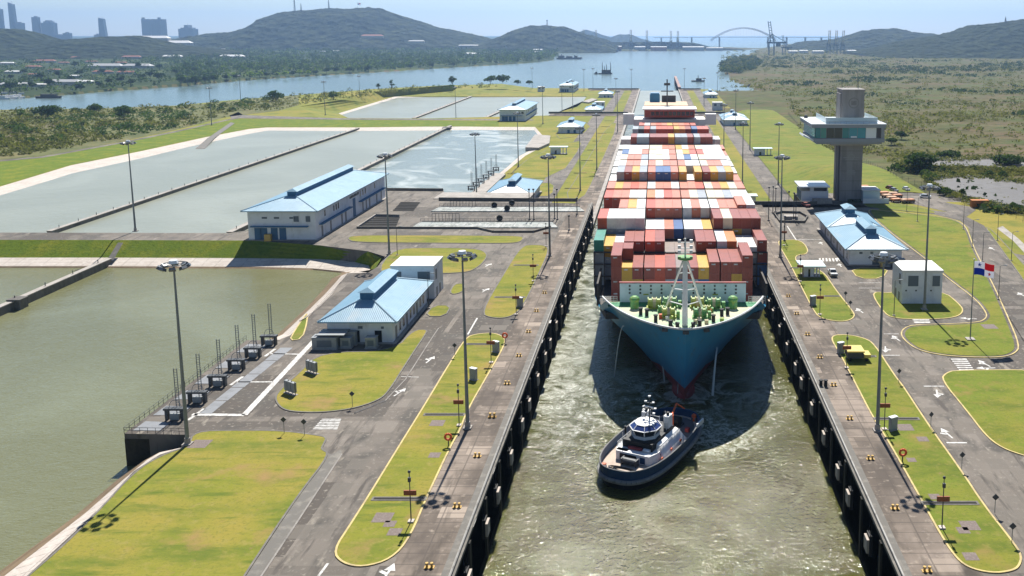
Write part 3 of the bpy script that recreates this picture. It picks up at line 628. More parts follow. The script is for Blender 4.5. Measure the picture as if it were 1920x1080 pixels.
def opening(kind, parent, face, u0, u1, z0, z1, m, at):
    """window or door on face 'S' (towards the camera, y=at), 'E' or 'W' (x=at); local coordinates"""
    e = .06
    if face == 'S': b = MB().box(u0, u1, at - e, at + .1, z0, z1)
    elif face == 'E': b = MB().box(at - .1, at + e, u0, u1, z0, z1)
    else: b = MB().box(at - e, at + .1, u0, u1, z0, z1)
    o = b.build(kind, m, parent)
    if kind == 'window':
        f = MB(); k = .1
        for (ua, ub, za, zb) in ((u0 - k, u1 + k, z0 - k, z0), (u0 - k, u1 + k, z1, z1 + k), (u0 - k, u0, z0, z1), (u1, u1 + k, z0, z1)):
            if face == 'S': f.box(ua, ub, at - e - .04, at + .05, za, zb)
            elif face == 'E': f.box(at - .05, at + e + .04, ua, ub, za, zb)
            else: f.box(at - e - .04, at + .05, ua, ub, za, zb)
        f.build('frame', 'white_wall', o)
    return o
def hip_house(name, label, X0, X1, Y0, Y1, z, eave, rise, ov=1.5, segs=None, lant=True, side='E', front=True, cat='building', group=None):
    xc = (X0 + X1) / 2; w = (X1 - X0) / 2; L = Y1 - Y0
    t = thing(name, label, cat, (xc, Y0, z), 0, group)
    MB().box(-w, w, 0, L, 0, eave).build('wall', 'white_wall', t)
    MB().box(-w - .9, w + .9, -.9, L + .9, -.02, .16).build('plinth', 'concrete', t)
    for k, (s0, s1, ln) in enumerate(segs or [(0, L, lant)]):
        rf = MB(); cap = MB(); _, ya, yb = hip_roof(rf, -w, w, s0, s1, eave + .3, rise, ov, cap)
        o = rf.build('roof', 'roof_blue', t); cap.build('ridge_cap', 'roof_cap', o)
        lm = MB()
        if ln: lantern(lm, 0, ya - 1.5, max(yb + 1.5, ya + 2), eave + .3 + rise)
        else: lantern(lm, 0, ya - 1, yb + 1, eave + .3 + rise)
        lm.build('roof_lantern', ['roof_blue', 'blue_trim'], o)
    return t, w, L
# pump house with generators, beside the near basin
X0, X1 = P(615, 643).x, P(737, 643).x; Y0 = P(700, 643).y; Y1 = Y0 + 33 * .888
t, w, L = hip_house('control_house', 'low blue hip roofed house nearest the basin, with the white block behind it', X0, X1, Y0, Y1, 0, 4.9, 3.4)
for u in (-1.6, 3.2): opening('door', t, 'S', u, u + 1.5, .2, 2.8, 'dark_glass', 0)
opening('vent', t, 'S', -.4, .6, 3.2, 3.8, 'louvre', 0); opening('vent', t, 'S', 4.6, 5.2, 3.2, 3.7, 'louvre', 0)
for k in range(9): opening('door' if k % 3 == 0 else 'window', t, 'E', 2 + k * 2.9, 3.3 + k * 2.9, .2 if k % 3 == 0 else 1.0, 3.0, 'door_grey' if k % 3 == 0 else 'dark_glass', w)
MB().box(-w - .9, -w + 5, -4.2, -.0, 3.0, 3.2).build('canopy', 'grey_metal', t)
for (dx, dy, sx, sy, h, lb) in [(-w + .8, -3.2, 2.6, 1.2, 2.6, 'big grey generator box at the house corner'), (-w + 5.0, -2.6, 1.1, .9, 2.2, 'grey green cabinet beside the generator box'), (-w + 10.4, -2.8, 1.1, .9, 2.3, 'grey green cabinet alone before the doors'), (-w + 4.4, -1.1, 2.2, .6, 2.9, 'pale blue grey cabinet against the house wall')]:
    g = thing('cabinet', lb, 'cabinet', ((X0 + X1) / 2 + dx, Y0 + dy, 0))
    MB().box(-sx, sx, -sy, sy, .15, h).build('body', 'grey_metal', g); MB().box(-sx - .08, sx + .08, -sy - .08, sy + .08, h, h + .12).build('lid', 'grey_metal', g)
    MB().box(-sx - .2, sx + .2, -sy - .2, sy + .2, 0, .15).build('base', 'concrete', g); MB().box(-sx * .6, sx * .6, -sy - .03, -sy + .02, .6, h * .8).build('grille', 'louvre', g)
def block(X0, X1, Y0, Y1, z, h, label, side):
    xc = (X0 + X1) / 2; w = (X1 - X0) / 2; L = Y1 - Y0
    t = thing('machinery_block', label, 'building', (xc, Y0, z))
    MB().box(-w, w, 0, L, 0, h - .5).build('wall', 'white_wall', t)
    MB().box(-w - .18, w + .18, -.18, L + .18, h - .5, h).build('roof', 'white_roof', t)
    a = w * .95
    for (u0, u1, z0, z1) in ((-.72 * w, -.20 * w, h * .53, h * .84), (.50 * w, .88 * w, h * .53, h * .84)) if side == 'W' else ((-.86 * w, -.52 * w, h * .45, h * .82), (.24 * w, .82 * w, h * .45, h * .82)):
        opening('window', t, 'S', u0, u1, z0, z1, 'louvre', 0)
    for u in (-.8, -.3, .45): opening('lamp', t, 'S', u * w - .2, u * w + .2, h * .38, h * .42, 'dark_metal', 0)
    at = w if side == 'E' else -w
    opening('window', t, side, 1.2, 3.0, h * .53, h * .84, 'louvre', at); opening('door', t, side, 2.0, 3.3, .1, 2.4, 'door_grey', at); opening('door', t, side, 5.2, 6.6, .1, 2.6, 'door_grey', at)
    return t
block(P(733, 497.7, 8.6).x, P(813, 497.7, 8.6).x, P(800, 560).y, P(800, 560).y + 9.6, 0, 8.6, 'white flat roofed block behind the low blue roofed house', 'E')
block(P(1690, 569.6).x, P(1764.5, 569.6).x, P(1720, 570).y, P(1720, 570).y + 9.6, 0, 8.6, 'white flat roofed block on its own lawn near the flagpole', 'W')
# long two storey house
X0, X1 = P(467, 450).x, P(593, 450).x; Y0 = P(530, 450).y; L = 76
t, w, L = hip_house('operations_house', 'long two storey white house with blue hip roof at the basin edge', X0, X1, Y0, Y0 + L, 0, 9.5, 3.4)
MB().box(-w + 1, w - 2.2, -1.3, 0, 4.4, 4.7).build('awning', 'blue_trim', t)
MB().box(w, w + 1.3, 3, 33, 4.4, 4.7).build('awning', 'blue_trim', t); MB().box(w, w + 1.3, 43, 74, 4.4, 4.7).build('awning', 'blue_trim', t)
for u in (-.74, -.56, -.25, -.0): opening('door', t, 'S', u * w - .9, u * w + 1.3, .1, 4.0, 'door_blue', 0)
opening('window', t, 'S', .36 * w, .52 * w, 6.0, 7.9, 'louvre', 0); opening('window', t, 'S', .72 * w, .86 * w, 6.0, 7.9, 'louvre', 0)
for u in (-.58, -.22, .24): opening('vent', t, 'S', u * w, u * w + 1.7, 7.0, 7.6, 'louvre', 0)
for u in (8, 16.5, 18.8, 21, 44.5, 47.5, 50.5, 62): opening('window', t, 'E', u, u + 1.2, 6.2, 8.2, 'dark_glass', w)
opening('door', t, 'E', 36.5, 39.5, .1, 6.8, 'door_blue', w)
for u in (5, 13, 24, 28, 47, 51, 55, 64, 70): opening('door', t, 'E', u, u + 1.4, .1, 3.6, 'door_grey', w)
lt = MB()
for k in range(9): lt.box(w, w + .1, 33.5 + k * 1.15, 34.3 + k * 1.15, 7.3, 8.2 if k % 3 else 8.0)
lt.build('sign', 'dark_metal', t)
mat('crate_yellow', (.55, .36, .10), .7)
o = MB().box(-1.1, 1.1, -.8, .8, 0, .25).box(-1, 1, -.7, .7, .25, 2.2).box(-1.06, 1.06, -.76, -.7, 1.1, 1.25).build('crate', 'crate_yellow', loc=((X0 + X1) / 2 - .38 * w, Y0 - 1.2, 0)); tag(o, 'yellow crate standing between the blue doors', 'crate')
# east double hip house
X0, X1 = P(1592, 497).x, P(1690, 497).x; Y0 = P(1640, 497).y
t, w, L = hip_house('control_house', 'low white house with twin blue hip roofs east of the chamber', X0, X1, Y0, Y0 + 49, 0, 4.7, 3.4, segs=[(0, 26.5, True), (29.2, 49, False)])
opening('door', t, 'S', -.12 * w, .14 * w, .1, 3.0, 'louvre', 0); opening('vent', t, 'S', -.62 * w, -.5 * w, 3.3, 3.9, 'louvre', 0); opening('vent', t, 'S', -.2 * w, -.1 * w, 3.3, 3.9, 'louvre', 0)
for k in range(9): opening('door' if k % 2 else 'window', t, 'W', 2 + k * 5, 3.6 + k * 5, .2 if k % 2 else 1.2, 2.8, 'door_grey' if k % 2 else 'dark_glass', -w)
o = MB().box(-1.1, 1.1, -.7, .7, .1, 2.3).box(-1.2, 1.2, -.8, .8, 0, .1).box(-.9, .9, -.74, -.7, .4, 2.0).build('crate', 'crate_yellow', loc=((X0 + X1) / 2 + .29 * w, Y0 - 1.6, 0)); tag(o, 'yellow cabinet before the twin roofed house', 'cabinet')
for k, u in enumerate((.42, .66, .9)):
    g = thing('cabinet', '%s pale grey cabinet right of the yellow one' % ('first', 'second', 'third')[k], 'cabinet', ((X0 + X1) / 2 + u * w, Y0 - 1.6, 0))
    MB().box(-1.2, 1.2, -.8, .8, 0, 2.4).build('body', 'grey_metal', g); MB().box(-.8, .8, -.84, -.78, .5, 2.0).build('grille', 'louvre', g)
# farther houses, same family
far = [('blue roofed house just beyond the gate recess', P(918, 383, Z1).x, P(995, 383, Z1).x, 394, 34, Z1, 1), ('small blue roofed house on the middle chamber lawn', P(1047, 250, Z1).x, P(1089, 250, Z1).x, P(1060, 250, Z1).y, 30, Z1, 0),
       ('pale house with twin blue roofs east of the middle chamber', P(1358, 236, Z1).x, P(1401, 236, Z1).x, P(1380, 236, Z1).y, 45, Z1, 2), ('tiny pale house near the far end of the locks', P(1123, 183, Z2).x, P(1147, 183, Z2).x, P(1130, 183, Z2).y, 30, Z2, 0),
       ('distant pale blue house peeking above the second gate', P(1094, 218, Z2).x, P(1124, 218, Z2).x, P(1100, 214, Z2).y, 30, Z2, 0), ('far house with a blue roof east of the far chamber', P(1322, 184, Z2).x, P(1344, 184, Z2).x, P(1330, 184, Z2).y, 40, Z2, 0)]
for lb, a, b, y, ln, z, kind in far:
    t, w, L = hip_house('control_house', lb, a, b, y, y + ln, z, 4.7, 3.4, segs=[(0, ln * .54, False), (ln * .6, ln, False)] if kind == 2 else None, lant=(kind == 1))
    for u in (-.2, .35): opening('door', t, 'S', u * w, u * w + 1.8, .1, 2.6, 'blue_trim', 0)
for lb, a, b, yb, z in [('second two storey blue roofed house beside the middle basins', 937, 985, 227, Z1), ('farthest two storey blue roofed house near the river', 1049, 1076, 173, Z2)]:
    p, q = P(a, yb, z), P(b, yb, z)
    t, w, L = hip_house('operations_house', lb, p.x, q.x, p.y, p.y + 76, z, 9.5, 3.4)
    MB().box(-w + 1, w - 2.2, -1.3, 0, 4.4, 4.7).build('awning', 'blue_trim', t); MB().box(w, w + 1.3, 3, 72, 4.4, 4.7).build('awning', 'blue_trim', t)
    for u in (-.74, -.5, -.2, .1): opening('door', t, 'S', u * w - .9, u * w + 1.6, .1, 4.0, 'door_blue', 0)
    for u in (.4, .7): opening('window', t, 'S', u * w, u * w + 2.0, 6.0, 7.8, 'dark_glass', 0)
    for u in (8, 17, 20, 44, 48, 62): opening('window', t, 'E', u, u + 1.4, 6.2, 8.2, 'dark_glass', w)
for lb, a, b, yb, z, h in [('grey flat roofed block beyond the second gate', 1115, 1133, 206, Z2, 8.6), ('grey flat roofed block east of the far chamber', 1336, 1355, 207, Z2, 8.6), ('small round topped block by the river bank', 1008, 1020, 172, Z2, 7)]:
    p, q = P(a, yb, z), P(b, yb, z); block(p.x, q.x, p.y, p.y + 10, z, h, lb, 'W')
def kiosk(a, b, yb, z, h, label, over=1.4):
    p, q = P(a, yb, z), P(b, yb, z); w = (q.x - p.x) / 2; t = thing('kiosk', label, 'kiosk', ((p.x + q.x) / 2, p.y, z))
    MB().box(-w, w * .25, 0, 3.6, 0, h).build('wall', 'white_wall', t); MB().box(-w - .3, w + .3, -.3, 4, 0, .2).build('floor', 'concrete', t)
    for x in (w * .55, w - .15):
        for y in (.1, 3.4): MB().box(x - .15, x + .15, y, y + .25, 0, h).build('column', 'white_wall', t)
    opening('door', t, 'S', -.45 * w, -.2 * w, .2, 2.3, 'dark_glass', 0); opening('window', t, 'W', 1, 2.4, 1.1, 2.2, 'dark_glass', -w)
    MB().box(-w - over, w + over, -over, 4 + over, h, h + .35).build('roof', 'kiosk_roof', t)
mat('kiosk_roof', (.50, .62, .62), .5)
kiosk(1507, 1537, 520, 0, 3.1, 'white kiosk with pale green roof beside the pickup')
kiosk(1032, 1062, 289, Z1, 4.2, 'grey kiosk on the yellow lawn west of the middle chamber', .8); kiosk(1415, 1446, 292, Z1, 4.2, 'grey kiosk on the lawn east of the middle chamber', .8)
kiosk(1400, 1417, 380, Z1 + 5.5, 2.6, 'small flat roofed shelter beside the ship', .8)
# ------------------------------------------------------------ control tower
tw = thing('control_tower', 'tall concrete control tower with a cantilevered glass cabin', 'tower', (76.8, 359, 0))
MB().box(-4.4, 4.4, 0, 11.5, 0, 23.4).build('shaft', 'tower_concrete', tw); MB().box(-5.6, -4.4, 2.2, 6.2, 0, 23.4).box(-5.3, -4.8, 1.4, 2.2, 0, 23.4).build('service_riser', 'tower_concrete', tw)
MB().box(-4.2, 4.4, 0, 11, 31.4, 43.8).box(-4.5, 4.7, -.3, 11.3, 43.8, 44.3).box(-4.9, -4.2, 1, 9, 31.4, 42.6).build('head_house', 'tower_concrete', tw)
mat('cab_grey', (.27, .285, .31), .5); mat('cab_teal', (.02, .20, .20), .15, spec=.6); mat('cab_dark', (.035, .045, .03), .15, spec=.6); mat('cab_green', (.05, .25, .20), .2, spec=.6); mat('cab_cyan', (.03, .26, .32), .2, spec=.6)
mat('rail_glass', (.50, .62, .66), .25, spec=.5)
cb = [(-16.2, -6.5), (11.3, -6.5), (11.3, 21), (-16.2, 21)]
MB().prism([(-15, -5.6), (10.4, -5.6), (10.4, 20), (-15, 20)], 23.4, 24.2).prism(cb, 24.2, 25.7).build('cabin_floor', 'cab_grey', tw)
MB().prism([(-9, -4), (6, -4), (6, 15), (-9, 15)], 22.6, 23.4).build('cabin_bracket', 'concrete', tw)
MB().prism([(-14.4, -4.5), (10.6, -4.5), (10.6, 20), (-14.4, 20)], 25.7, 29.9).build('cabin_core', 'dark_glass', tw)
MB().prism([(-17.2, -7), (11.6, -7), (11.6, 22), (-17.2, 22)], 29.9, 31.2).build('cabin_fascia', 'cab_grey', tw)
MB().prism([(-17.4, -7.2), (11.8, -7.2), (11.8, 22.2), (-17.4, 22.2)], 31.2, 31.45).build('cabin_roof', 'glass_white', tw)
pans = [(-15.6, -13.6, 'cab_teal'), (-13.5, -11.4, 'cab_green'), (-11.3, -8.4, 'cab_dark'), (-8.3, -5.2, 'cab_dark'), (-5.1, -2.6, 'cab_teal'), (-2.5, .6, 'cab_cyan'), (.7, 3.9, 'cab_cyan'), (4.0, 8.0, 'glass_white'), (8.1, 9.9, 'dark_glass'), (10.0, 11.2, 'cab_grey')]
for a, b, m in pans: MB().box(a, b, -6.2, -6.1, 25.8, 29.9).build('window', m, tw)
for k in range(8): MB().box(-15.9, -15.8, -6 + k * 3.3, -2.9 + k * 3.3, 25.8, 29.9).build('window', 'cab_green' if k < 2 else 'cab_teal', tw)
o = MB().box(.9, 1.5, -5.9, -5.6, 25.8, 27.3).box(-4.6, -4.1, -5.9, -5.6, 25.8, 28.4).box(-1.8, .5, -6.3, -6.22, 26.0, 26.6).build('desk', 'white_wall', tw)
mb = MB()
for a, b, m in pans[1:]: mb.box(a - .1, a, -6.25, -6.05, 25.7, 29.9)
mb.build('mullion', 'grey_metal', tw)
MB().hexa([(-16.3, -6.6, 24.6), (-16.3, 3, 24.6), (-20.4, 3, 26.6), (-20.4, -6.6, 26.6)], [(-16.3, -6.6, 25.2), (-16.3, 3, 25.2), (-20.2, 3, 27.2), (-20.2, -6.6, 27.2)]).build('sun_hood', 'glass_white', tw)
for q in (MB().box(-11.5, 8.6, -5.2, -5.05, 31.45, 33.7), MB().box(-11.5, -11.35, -5.0, 17, 31.45, 33.7), MB().box(8.45, 8.6, -5.0, 17, 31.45, 33.7)): q.build('parapet', 'rail_glass', tw)
for x_, y_, h_ in ((-3, 8, 49), (2.5, 3, 48), (3.4, 9, 50.5)): MB().bar((x_, y_, 44.3), (x_, y_, h_), .08, 5).build('antenna', 'dark_metal', tw)
q = MB()
for k in range(14): q.bar((-17 + k * 2.2, -6.9, 31.45), (-17 + k * 2.2, -6.9, 32.4), .04, 4)
q.bar((-17, -6.9, 32.4), (11.6, -6.9, 32.4), .04, 4).build('roof_railing', 'galv', tw)
q = MB()
for z_ in (4, 8, 12, 16, 20): q.box(-4.42, 4.42, -.03, -.005, z_ - .06, z_ + .06)
q.build('pour_line', 'concrete_dark', tw)
MB().bar((-15.5, 18, 31.45), (-15.5, 18, 32.6), .9, 8, .6).build('roof_vent', 'dark_metal', tw)
em = MB(); 
for k in range(16):
    a0, a1 = 2 * pi * k / 16, 2 * pi * (k + 1) / 16
    em.add([(1.3 * cos(a0), -.06, 17.6 + 1.3 * sin(a0)), (1.3 * cos(a1), -.06, 17.6 + 1.3 * sin(a1)), (.85 * cos(a1), -.06, 17.6 + .85 * sin(a1)), (.85 * cos(a0), -.06, 17.6 + .85 * sin(a0))], [(0, 1, 2, 3)])
for zz, ww in ((17.3, 3.2), (16.5, 2.4), (12.0, 1.6), (11.4, 1.8), (10.8, 1.5)): em.box(-ww, ww, -.07, -.02, zz - .16, zz + .16)
em.build('emblem', mat('emblem_pale', (.31, .30, .285), .85), tw)
em = MB()
for k in range(20):
    a0, a1 = 2 * pi * k / 20, 2 * pi * (k + 1) / 20
    em.add([(.3 + 2.1 * cos(a0), -.06, 39 + 2.1 * sin(a0)), (.3 + 2.1 * cos(a1), -.06, 39 + 2.1 * sin(a1)), (.3 + 1.8 * cos(a1), -.06, 39 + 1.8 * sin(a1)), (.3 + 1.8 * cos(a0), -.06, 39 + 1.8 * sin(a0))], [(0, 1, 2, 3)])
em.box(-.7, 1.3, -.07, -.02, 38.2, 39.8); em.build('emblem', mat('emblem_dark', (.19, .175, .165), .85, [('noise', .8, (.23, .22, .21), .5, .7)]), tw)
# tower annexes
p = P(1535, 385)
an = thing('annex', 'low annex with white flat roof at the tower foot', 'building', (62.5, 357, 0))
MB().box(-5.5, 5.2, 0, 12, 0, 4.2).build('wall', 'white_wall', an); MB().box(-6.6, 5.6, -1.2, 12.6, 5.8, 6.3).build('roof', 'glass_white', an); MB().box(-2, 5.0, .5, 12, 4.2, 5.8).build('upper_wall', 'white_wall', an)
MB().box(-5.62, -5.5, 1, 11, .4, 3.9).build('window', 'door_blue', an); MB().box(-.5, 4.6, .38, .5, 3.0, 5.6).build('window', 'dark_glass', an)
MB().box(-2, 6, -4.5, -4.2, 0, 2.2).build('terrace_wall', 'concrete', an)
an = thing('annex', 'small pale annex right of the tower foot', 'building', (84.5, 356.5, 0))
MB().box(-3.2, 3.5, 0, 9, 0, 4.4).build('wall', 'rail_glass', an); MB().box(-3.5, 3.8, -.3, 9.3, 4.4, 4.7).build('roof', 'white_roof', an); MB().box(-4, 6.2, -4, -3.7, 0, 2).build('terrace_wall', 'white_wall', an)
mb = MB()
for k in range(420):
    x, y, z = RND.uniform(-2.6, 2.6), RND.uniform(-.7, .7), RND.uniform(.1, 1.4); r = RND.uniform(.15, .3); a = Vector((RND.gauss(0, 1), RND.gauss(0, 1), RND.gauss(0, 1))).normalized(); b = a.orthogonal().normalized()
    c = Vector((x, y, z)); mb.add([c - a * r, c + b * r * .7, c + a * r, c - b * r * .7], [(0, 1, 2, 3)])
mat('leaf_dark', (.022, .045, .012), .8, [('noise', 1.2, (.04, .075, .016), .45, .7), ('noise', .3, (.05, .07, .02), .52, .7)], spec=.15)
tag(mb.build('hedge', 'leaf_dark', loc=(77.5, 354.5, 0)), 'dark clipped hedge at the tower foot', 'hedge')

# ------------------------------------------------------------ gate recesses
def wallpath(name, pts, z, h, wd, m, label, cat='wall', close=False):
    p = PP(pts, z) if not isinstance(pts[0], Vector) else pts
    mb = MB(); q = p + ([p[0]] if close else [])
    for a, b in zip(q, q[1:]):
        d = (b - a); d.z = 0; n = Vector((-d.y, d.x, 0)).normalized() * wd / 2; e = d.normalized() * wd * .45
        mb.hexa([(a - e - n)[:2] + (z - .05,), (b + e - n)[:2] + (z - .05,), (b + e + n)[:2] + (z - .05,), (a - e + n)[:2] + (z - .05,)], [(a - e - n)[:2] + (z + h,), (b + e - n)[:2] + (z + h,), (b + e + n)[:2] + (z + h,), (a - e + n)[:2] + (z + h,)])
    return tag(mb.build(name, m), label, cat)
wallpath('parapet', [P(824, 376), P(1080, 378)], 0, 1.3, .5, 'kerb_dark', 'dark parapet at the end of the west platform')
wallpath('parapet', [Vector((31, YG1 - 1, 0)), Vector((62, YG1 - 1, 0))], 0, 1.3, .5, 'kerb_dark', 'dark parapet at the end of the east platform')
wallpath('parapet', [P(724, 357), P(830, 358)], 0, 1.1, .5, 'kerb_dark', 'dark low wall along the basin head')
o = MB().prism([p[:2] for p in PP([(812, 373.5), (830, 361.5), (1003, 362), (992, 373)])], -.6, .25).build('slab', 'concrete'); tag(o, 'pale concrete slab behind the dark parapet', 'slab')
wallpath('kerb_wall', [(670, 428.5), (895, 429), (925, 436), (1000, 436), (1032, 427)], 0, .7, .4, 'kerb_dark', 'low dark wall bending round the gate recess', 'wall')
wallpath('kerb_wall', [(670, 428.5), (705, 405), (748, 406)], 0, .8, .4, 'concrete', 'low wall round the dark pit', 'wall')
for (pts, lb) in [([(672, 427), (706, 406), (750, 407), (742, 427)], 'dark open pit at the recess corner'), ([(736, 396), (752, 379), (788, 379.5), (775, 396)], 'dark open pit behind the recess')]:
    sheet('pit', [PP(pts)], .05, 'slot', lb, cat='pit')
    a, b, c, d = PP(pts); mb = MB()
    for k in range(6): u = a.lerp(b, (k + .5) / 6); v_ = d.lerp(c, (k + .5) / 6); mb.bar((u.x, u.y, .25), (v_.x, v_.y, .25), .12, 4)
    tag(mb.build('pit_beams', 'kerb_dark'), 'concrete beams over the ' + lb, 'beam')
mat('gate_deck', (.30, .31, .295), .6, [('noise', .25, (.12, .14, .125), .42, .56), ('noise', 1.2, (.46, .46, .43), .52, .66), ('slab', .06, (.25, .28, .26), .5, .95), ('joint', .12, (.12, .12, .12), .5, .9)])
for (xa, xb, y0, y1, lb) in [(772, 1036, 428, 418, 'pale decked rolling gate in the nearer recess'), (808, 1086, 397.5, 389.5, 'pale decked rolling gate in the farther recess')]:
    a, b, c, d = P(xa, y0), P(xb + 10, y0), P(xb, y1), P(xa + 16, y1)
    g = thing('rolling_gate', lb, 'lock gate', (0, 0, 0))
    MB().prism([a[:2], b[:2], c[:2], d[:2]], .0, .35).build('gate_deck', 'gate_deck', g)
    yw = d.y + .9; MB().box(d.x, c.x, yw, yw + 2.2, 0, .12).build('gate_slot', 'slot', g)
    mb = MB()
    n = 34
    for k in range(n + 1): x = d.x + (c.x - d.x) * k / n; mb.bar((x, d.y + .3, .35), (x, d.y + .3, 1.5), .06, 4)
    for zz in (1.0, 1.5): mb.bar((d.x, d.y + .3, zz), (c.x, d.y + .3, zz), .06, 4)
    mb.build('railing', 'dark_metal', g)
    mb = MB(); x0 = d.x + 4
    for k in range(9): mb.bar((x0 + k * 1.2, d.y + 1.0, .2), (x0 + k * 1.2, d.y + 1.0, 3.2), .09, 4)
    mb.bar((x0, d.y + 1, 3.2), (x0 + 9.6, d.y + 1, 3.2), .09, 4).build('guard_frame', 'dark_metal', g)
# drums on the gate decks
for k, (x, y) in enumerate([(927, 390), (951, 396), (960, 386), (937, 415)]):
    c = P(x, y); o = MB().bar((0, -.35, 1.2), (0, .35, 1.2), 1.1, 12).bar((0, 0, 0), (0, 0, 1.2), .2, 6).build('cable_reel', 'rubber', loc=c); tag(o, '%s black cable reel standing on the gate recess' % ('first', 'second', 'third', 'lone front')[k], 'reel')
for k, (x, y, h) in enumerate([(993, 412, 11), (1001, 412, 11), (1045, 412, 11), (1040, 410, 9), (1067, 432, 5), (1082, 402, 6)]):
    t = thing('gate_post', '%s dark post beside the gate slots west of the ship' % ('tall first', 'tall second', 'tall third', 'tall fourth', 'short front', 'short back')[k], 'post', P(x, y))
    MB().bar((0, 0, 0), (0, 0, h), .2, 6, .14).build('pole', 'dark_metal', t); MB().box(-.4, .4, -.4, .4, 0, .5).build('base', 'concrete', t); MB().box(-.35, .35, -.35, .35, h - .2, h + .3).build('lamp', 'dark_metal', t)
# east recess
wallpath('kerb_wall', [(1452, 403), (1462, 417), (1508, 418), (1514, 408), (1500, 400), (1466, 399), (1452, 403)], 0, .8, .4, 'concrete_dark', 'low wall round the recess east of the ship', 'wall')
sheet('pit', [PP([(1456, 404), (1464, 414), (1502, 415), (1508, 408), (1498, 402), (1467, 401)])], .05, 'concrete_dark', 'shallow recess floor east of the ship', cat='pit')
o = MB().prism([p[:2] for p in PP([(1470, 408), (1470, 412), (1496, 412), (1494, 408)])], 0, 1.2).build('plinth', 'concrete'); tag(o, 'pale plinth inside the east recess', 'plinth')
for k, (x, y, h) in enumerate([(1441, 414, 12), (1449, 400, 10), (1454, 398, 9), (1488, 414, 10), (1492, 412, 9), (1479, 383, 5), (1471, 452, 8)]):
    t = thing('gate_post', '%s dark post around the recess east of the ship' % ('first tall', 'second tall', 'third', 'fourth, inside the pit', 'fifth, inside the pit', 'short back', 'front')[k], 'post', P(x, y))
    MB().bar((0, 0, 0), (0, 0, h), .18, 6, .12).build('pole', 'dark_metal', t); MB().box(-.4, .4, -.4, .4, 0, .5).build('base', 'concrete', t); MB().box(-.3, .3, -.3, .3, h - .2, h + .3).build('lamp', 'dark_metal', t)
# second gate line and far gate line
for (y, z, nm) in ((YG2 - 8, Z1, 'second'), (YG3 - 6, Z2, 'far')):
    for x0, x1, sd in ((-100, -28, 'west'), (31, 62, 'east')):
        wallpath('parapet', [Vector((x0, y, 0)), Vector((x1, y, 0))], z, 1.8, 1.2, 'kerb_dark', 'dark parapet of the %s gate line, %s side' % (nm, sd))
        o = MB().box(x0 + 2, x1 - 2, y - 24, y - 4, z, z + .3).build('gate_slab', 'quay'); tag(o, 'stained slab of the %s gate recess, %s side' % (nm, sd), 'slab')
        o = MB().box(x0 + 6, x1 - 3, y - 16, y - 11, z + .302, z + .5).build('slot', 'slot'); tag(o, 'dark slot of the %s gate recess, %s side' % (nm, sd), 'slot')

# ------------------------------------------------------------ basin inlet structure: frames and rods
MB_ = MB()
rod0 = None
inl = [(329, 787), (371, 755), (409, 724), (444, 693), (475, 670), (505, 647)]
for k, (x, y) in enumerate(inl):
    c = P(x, y)
    if rod0 is None:
        rod0 = thing('valve_frame', 'x', 'valve frame', c, 0, 'valve frames on the near inlet platform')
        b = MB()
        for s in (-1, 1): MB().box(s * 1.7 - .3, s * 1.7 + .3, -.5, .5, 0, 2.2).build('leg', 'dark_metal', rod0)
        MB().box(-2.2, 2.2, -.7, .7, 2.2, 2.6).build('beam', 'dark_metal', rod0)
        MB().box(-1.0, 1.0, -.4, .4, .1, 1.3).build('actuator', 'grey_metal', rod0)
        b = MB()
        for s in (-.35, .35): b.bar((s, 1.4, .1), (s, 1.4, 10.5), .1, 5)
        for q in range(18): b.bar((-.35, 1.4, 1 + q * .54), (.35, 1.4, 1 + q * .54), .05, 4)
        b.build('rod_ladder', 'galv', rod0)
        b = MB()
        for q in range(9): a0, a1 = pi * q / 9, pi * (q + 1) / 9; b.bar((1.3 * cos(a0), .3, 2.6 + 1.5 * sin(a0)), (1.3 * cos(a1), .3, 2.6 + 1.5 * sin(a1)), .06, 4)
        b.build('hoop', 'galv', rod0); r_ = rod0
    else: r_ = dup(rod0, c)
    r_.scale = (.8, .8, .85)
    r_['label'] = '%s dark valve frame with tall ladder rod on the inlet platform' % ('nearest', 'second nearest', 'third nearest', 'fourth nearest', 'fifth nearest', 'farthest')[k]
for k in range(6):
    pts = [(248 + k * 39, 808 - k * 29.5), (300 + k * 37, 808 - k * 29.5), (322 + k * 36, 792 - k * 29), (273 + k * 38.5, 790 - k * 29)]
    sheet('hatch', [PP(pts)], .04, 'hatch' if 'hatch' in M else mat('hatch', (.21, .215, .225), .5, [('noise', .6, (.16, .165, .17), .45, .7)]), 'grey steel hatch plate on the inlet platform')
for k in range(5):
    a, b = (372 + k * 31, 776 - k * 25), (402 + k * 31, 752 - k * 25)
    sheet('hatch', [PP([(a[0], a[1]), (a[0] + 24, a[1]), (b[0] + 23, b[1]), (b[0], b[1])])], .03, 'hatch', 'grey panel strip behind the valve frames')
e0, e1, e2 = P(462, 638), P(233, 813), P(351, 815)
mb = MB(); n = 26
for a, b, m_ in ((e1, e0, 30), (e1, e2, 8)):
    for k in range(m_ + 1): q = a.lerp(b, k / m_); mb.bar((q.x, q.y, 0), (q.x, q.y, 1.1), .04, 4)
    for zz in (.6, 1.1): mb.bar((a.x, a.y, zz), (b.x, b.y, zz), .04, 4)
tag(mb.build('railing', 'dark_metal'), 'thin dark railing round the inlet platform', 'railing')
o = MB().box(e1.x + .05, e2.x, e1.y - .16, e1.y - .02, -5.9, -.9).build('waterline_stain', 'wall_algae'); tag(o, 'dark wet band on the inlet wall front', 'wall')
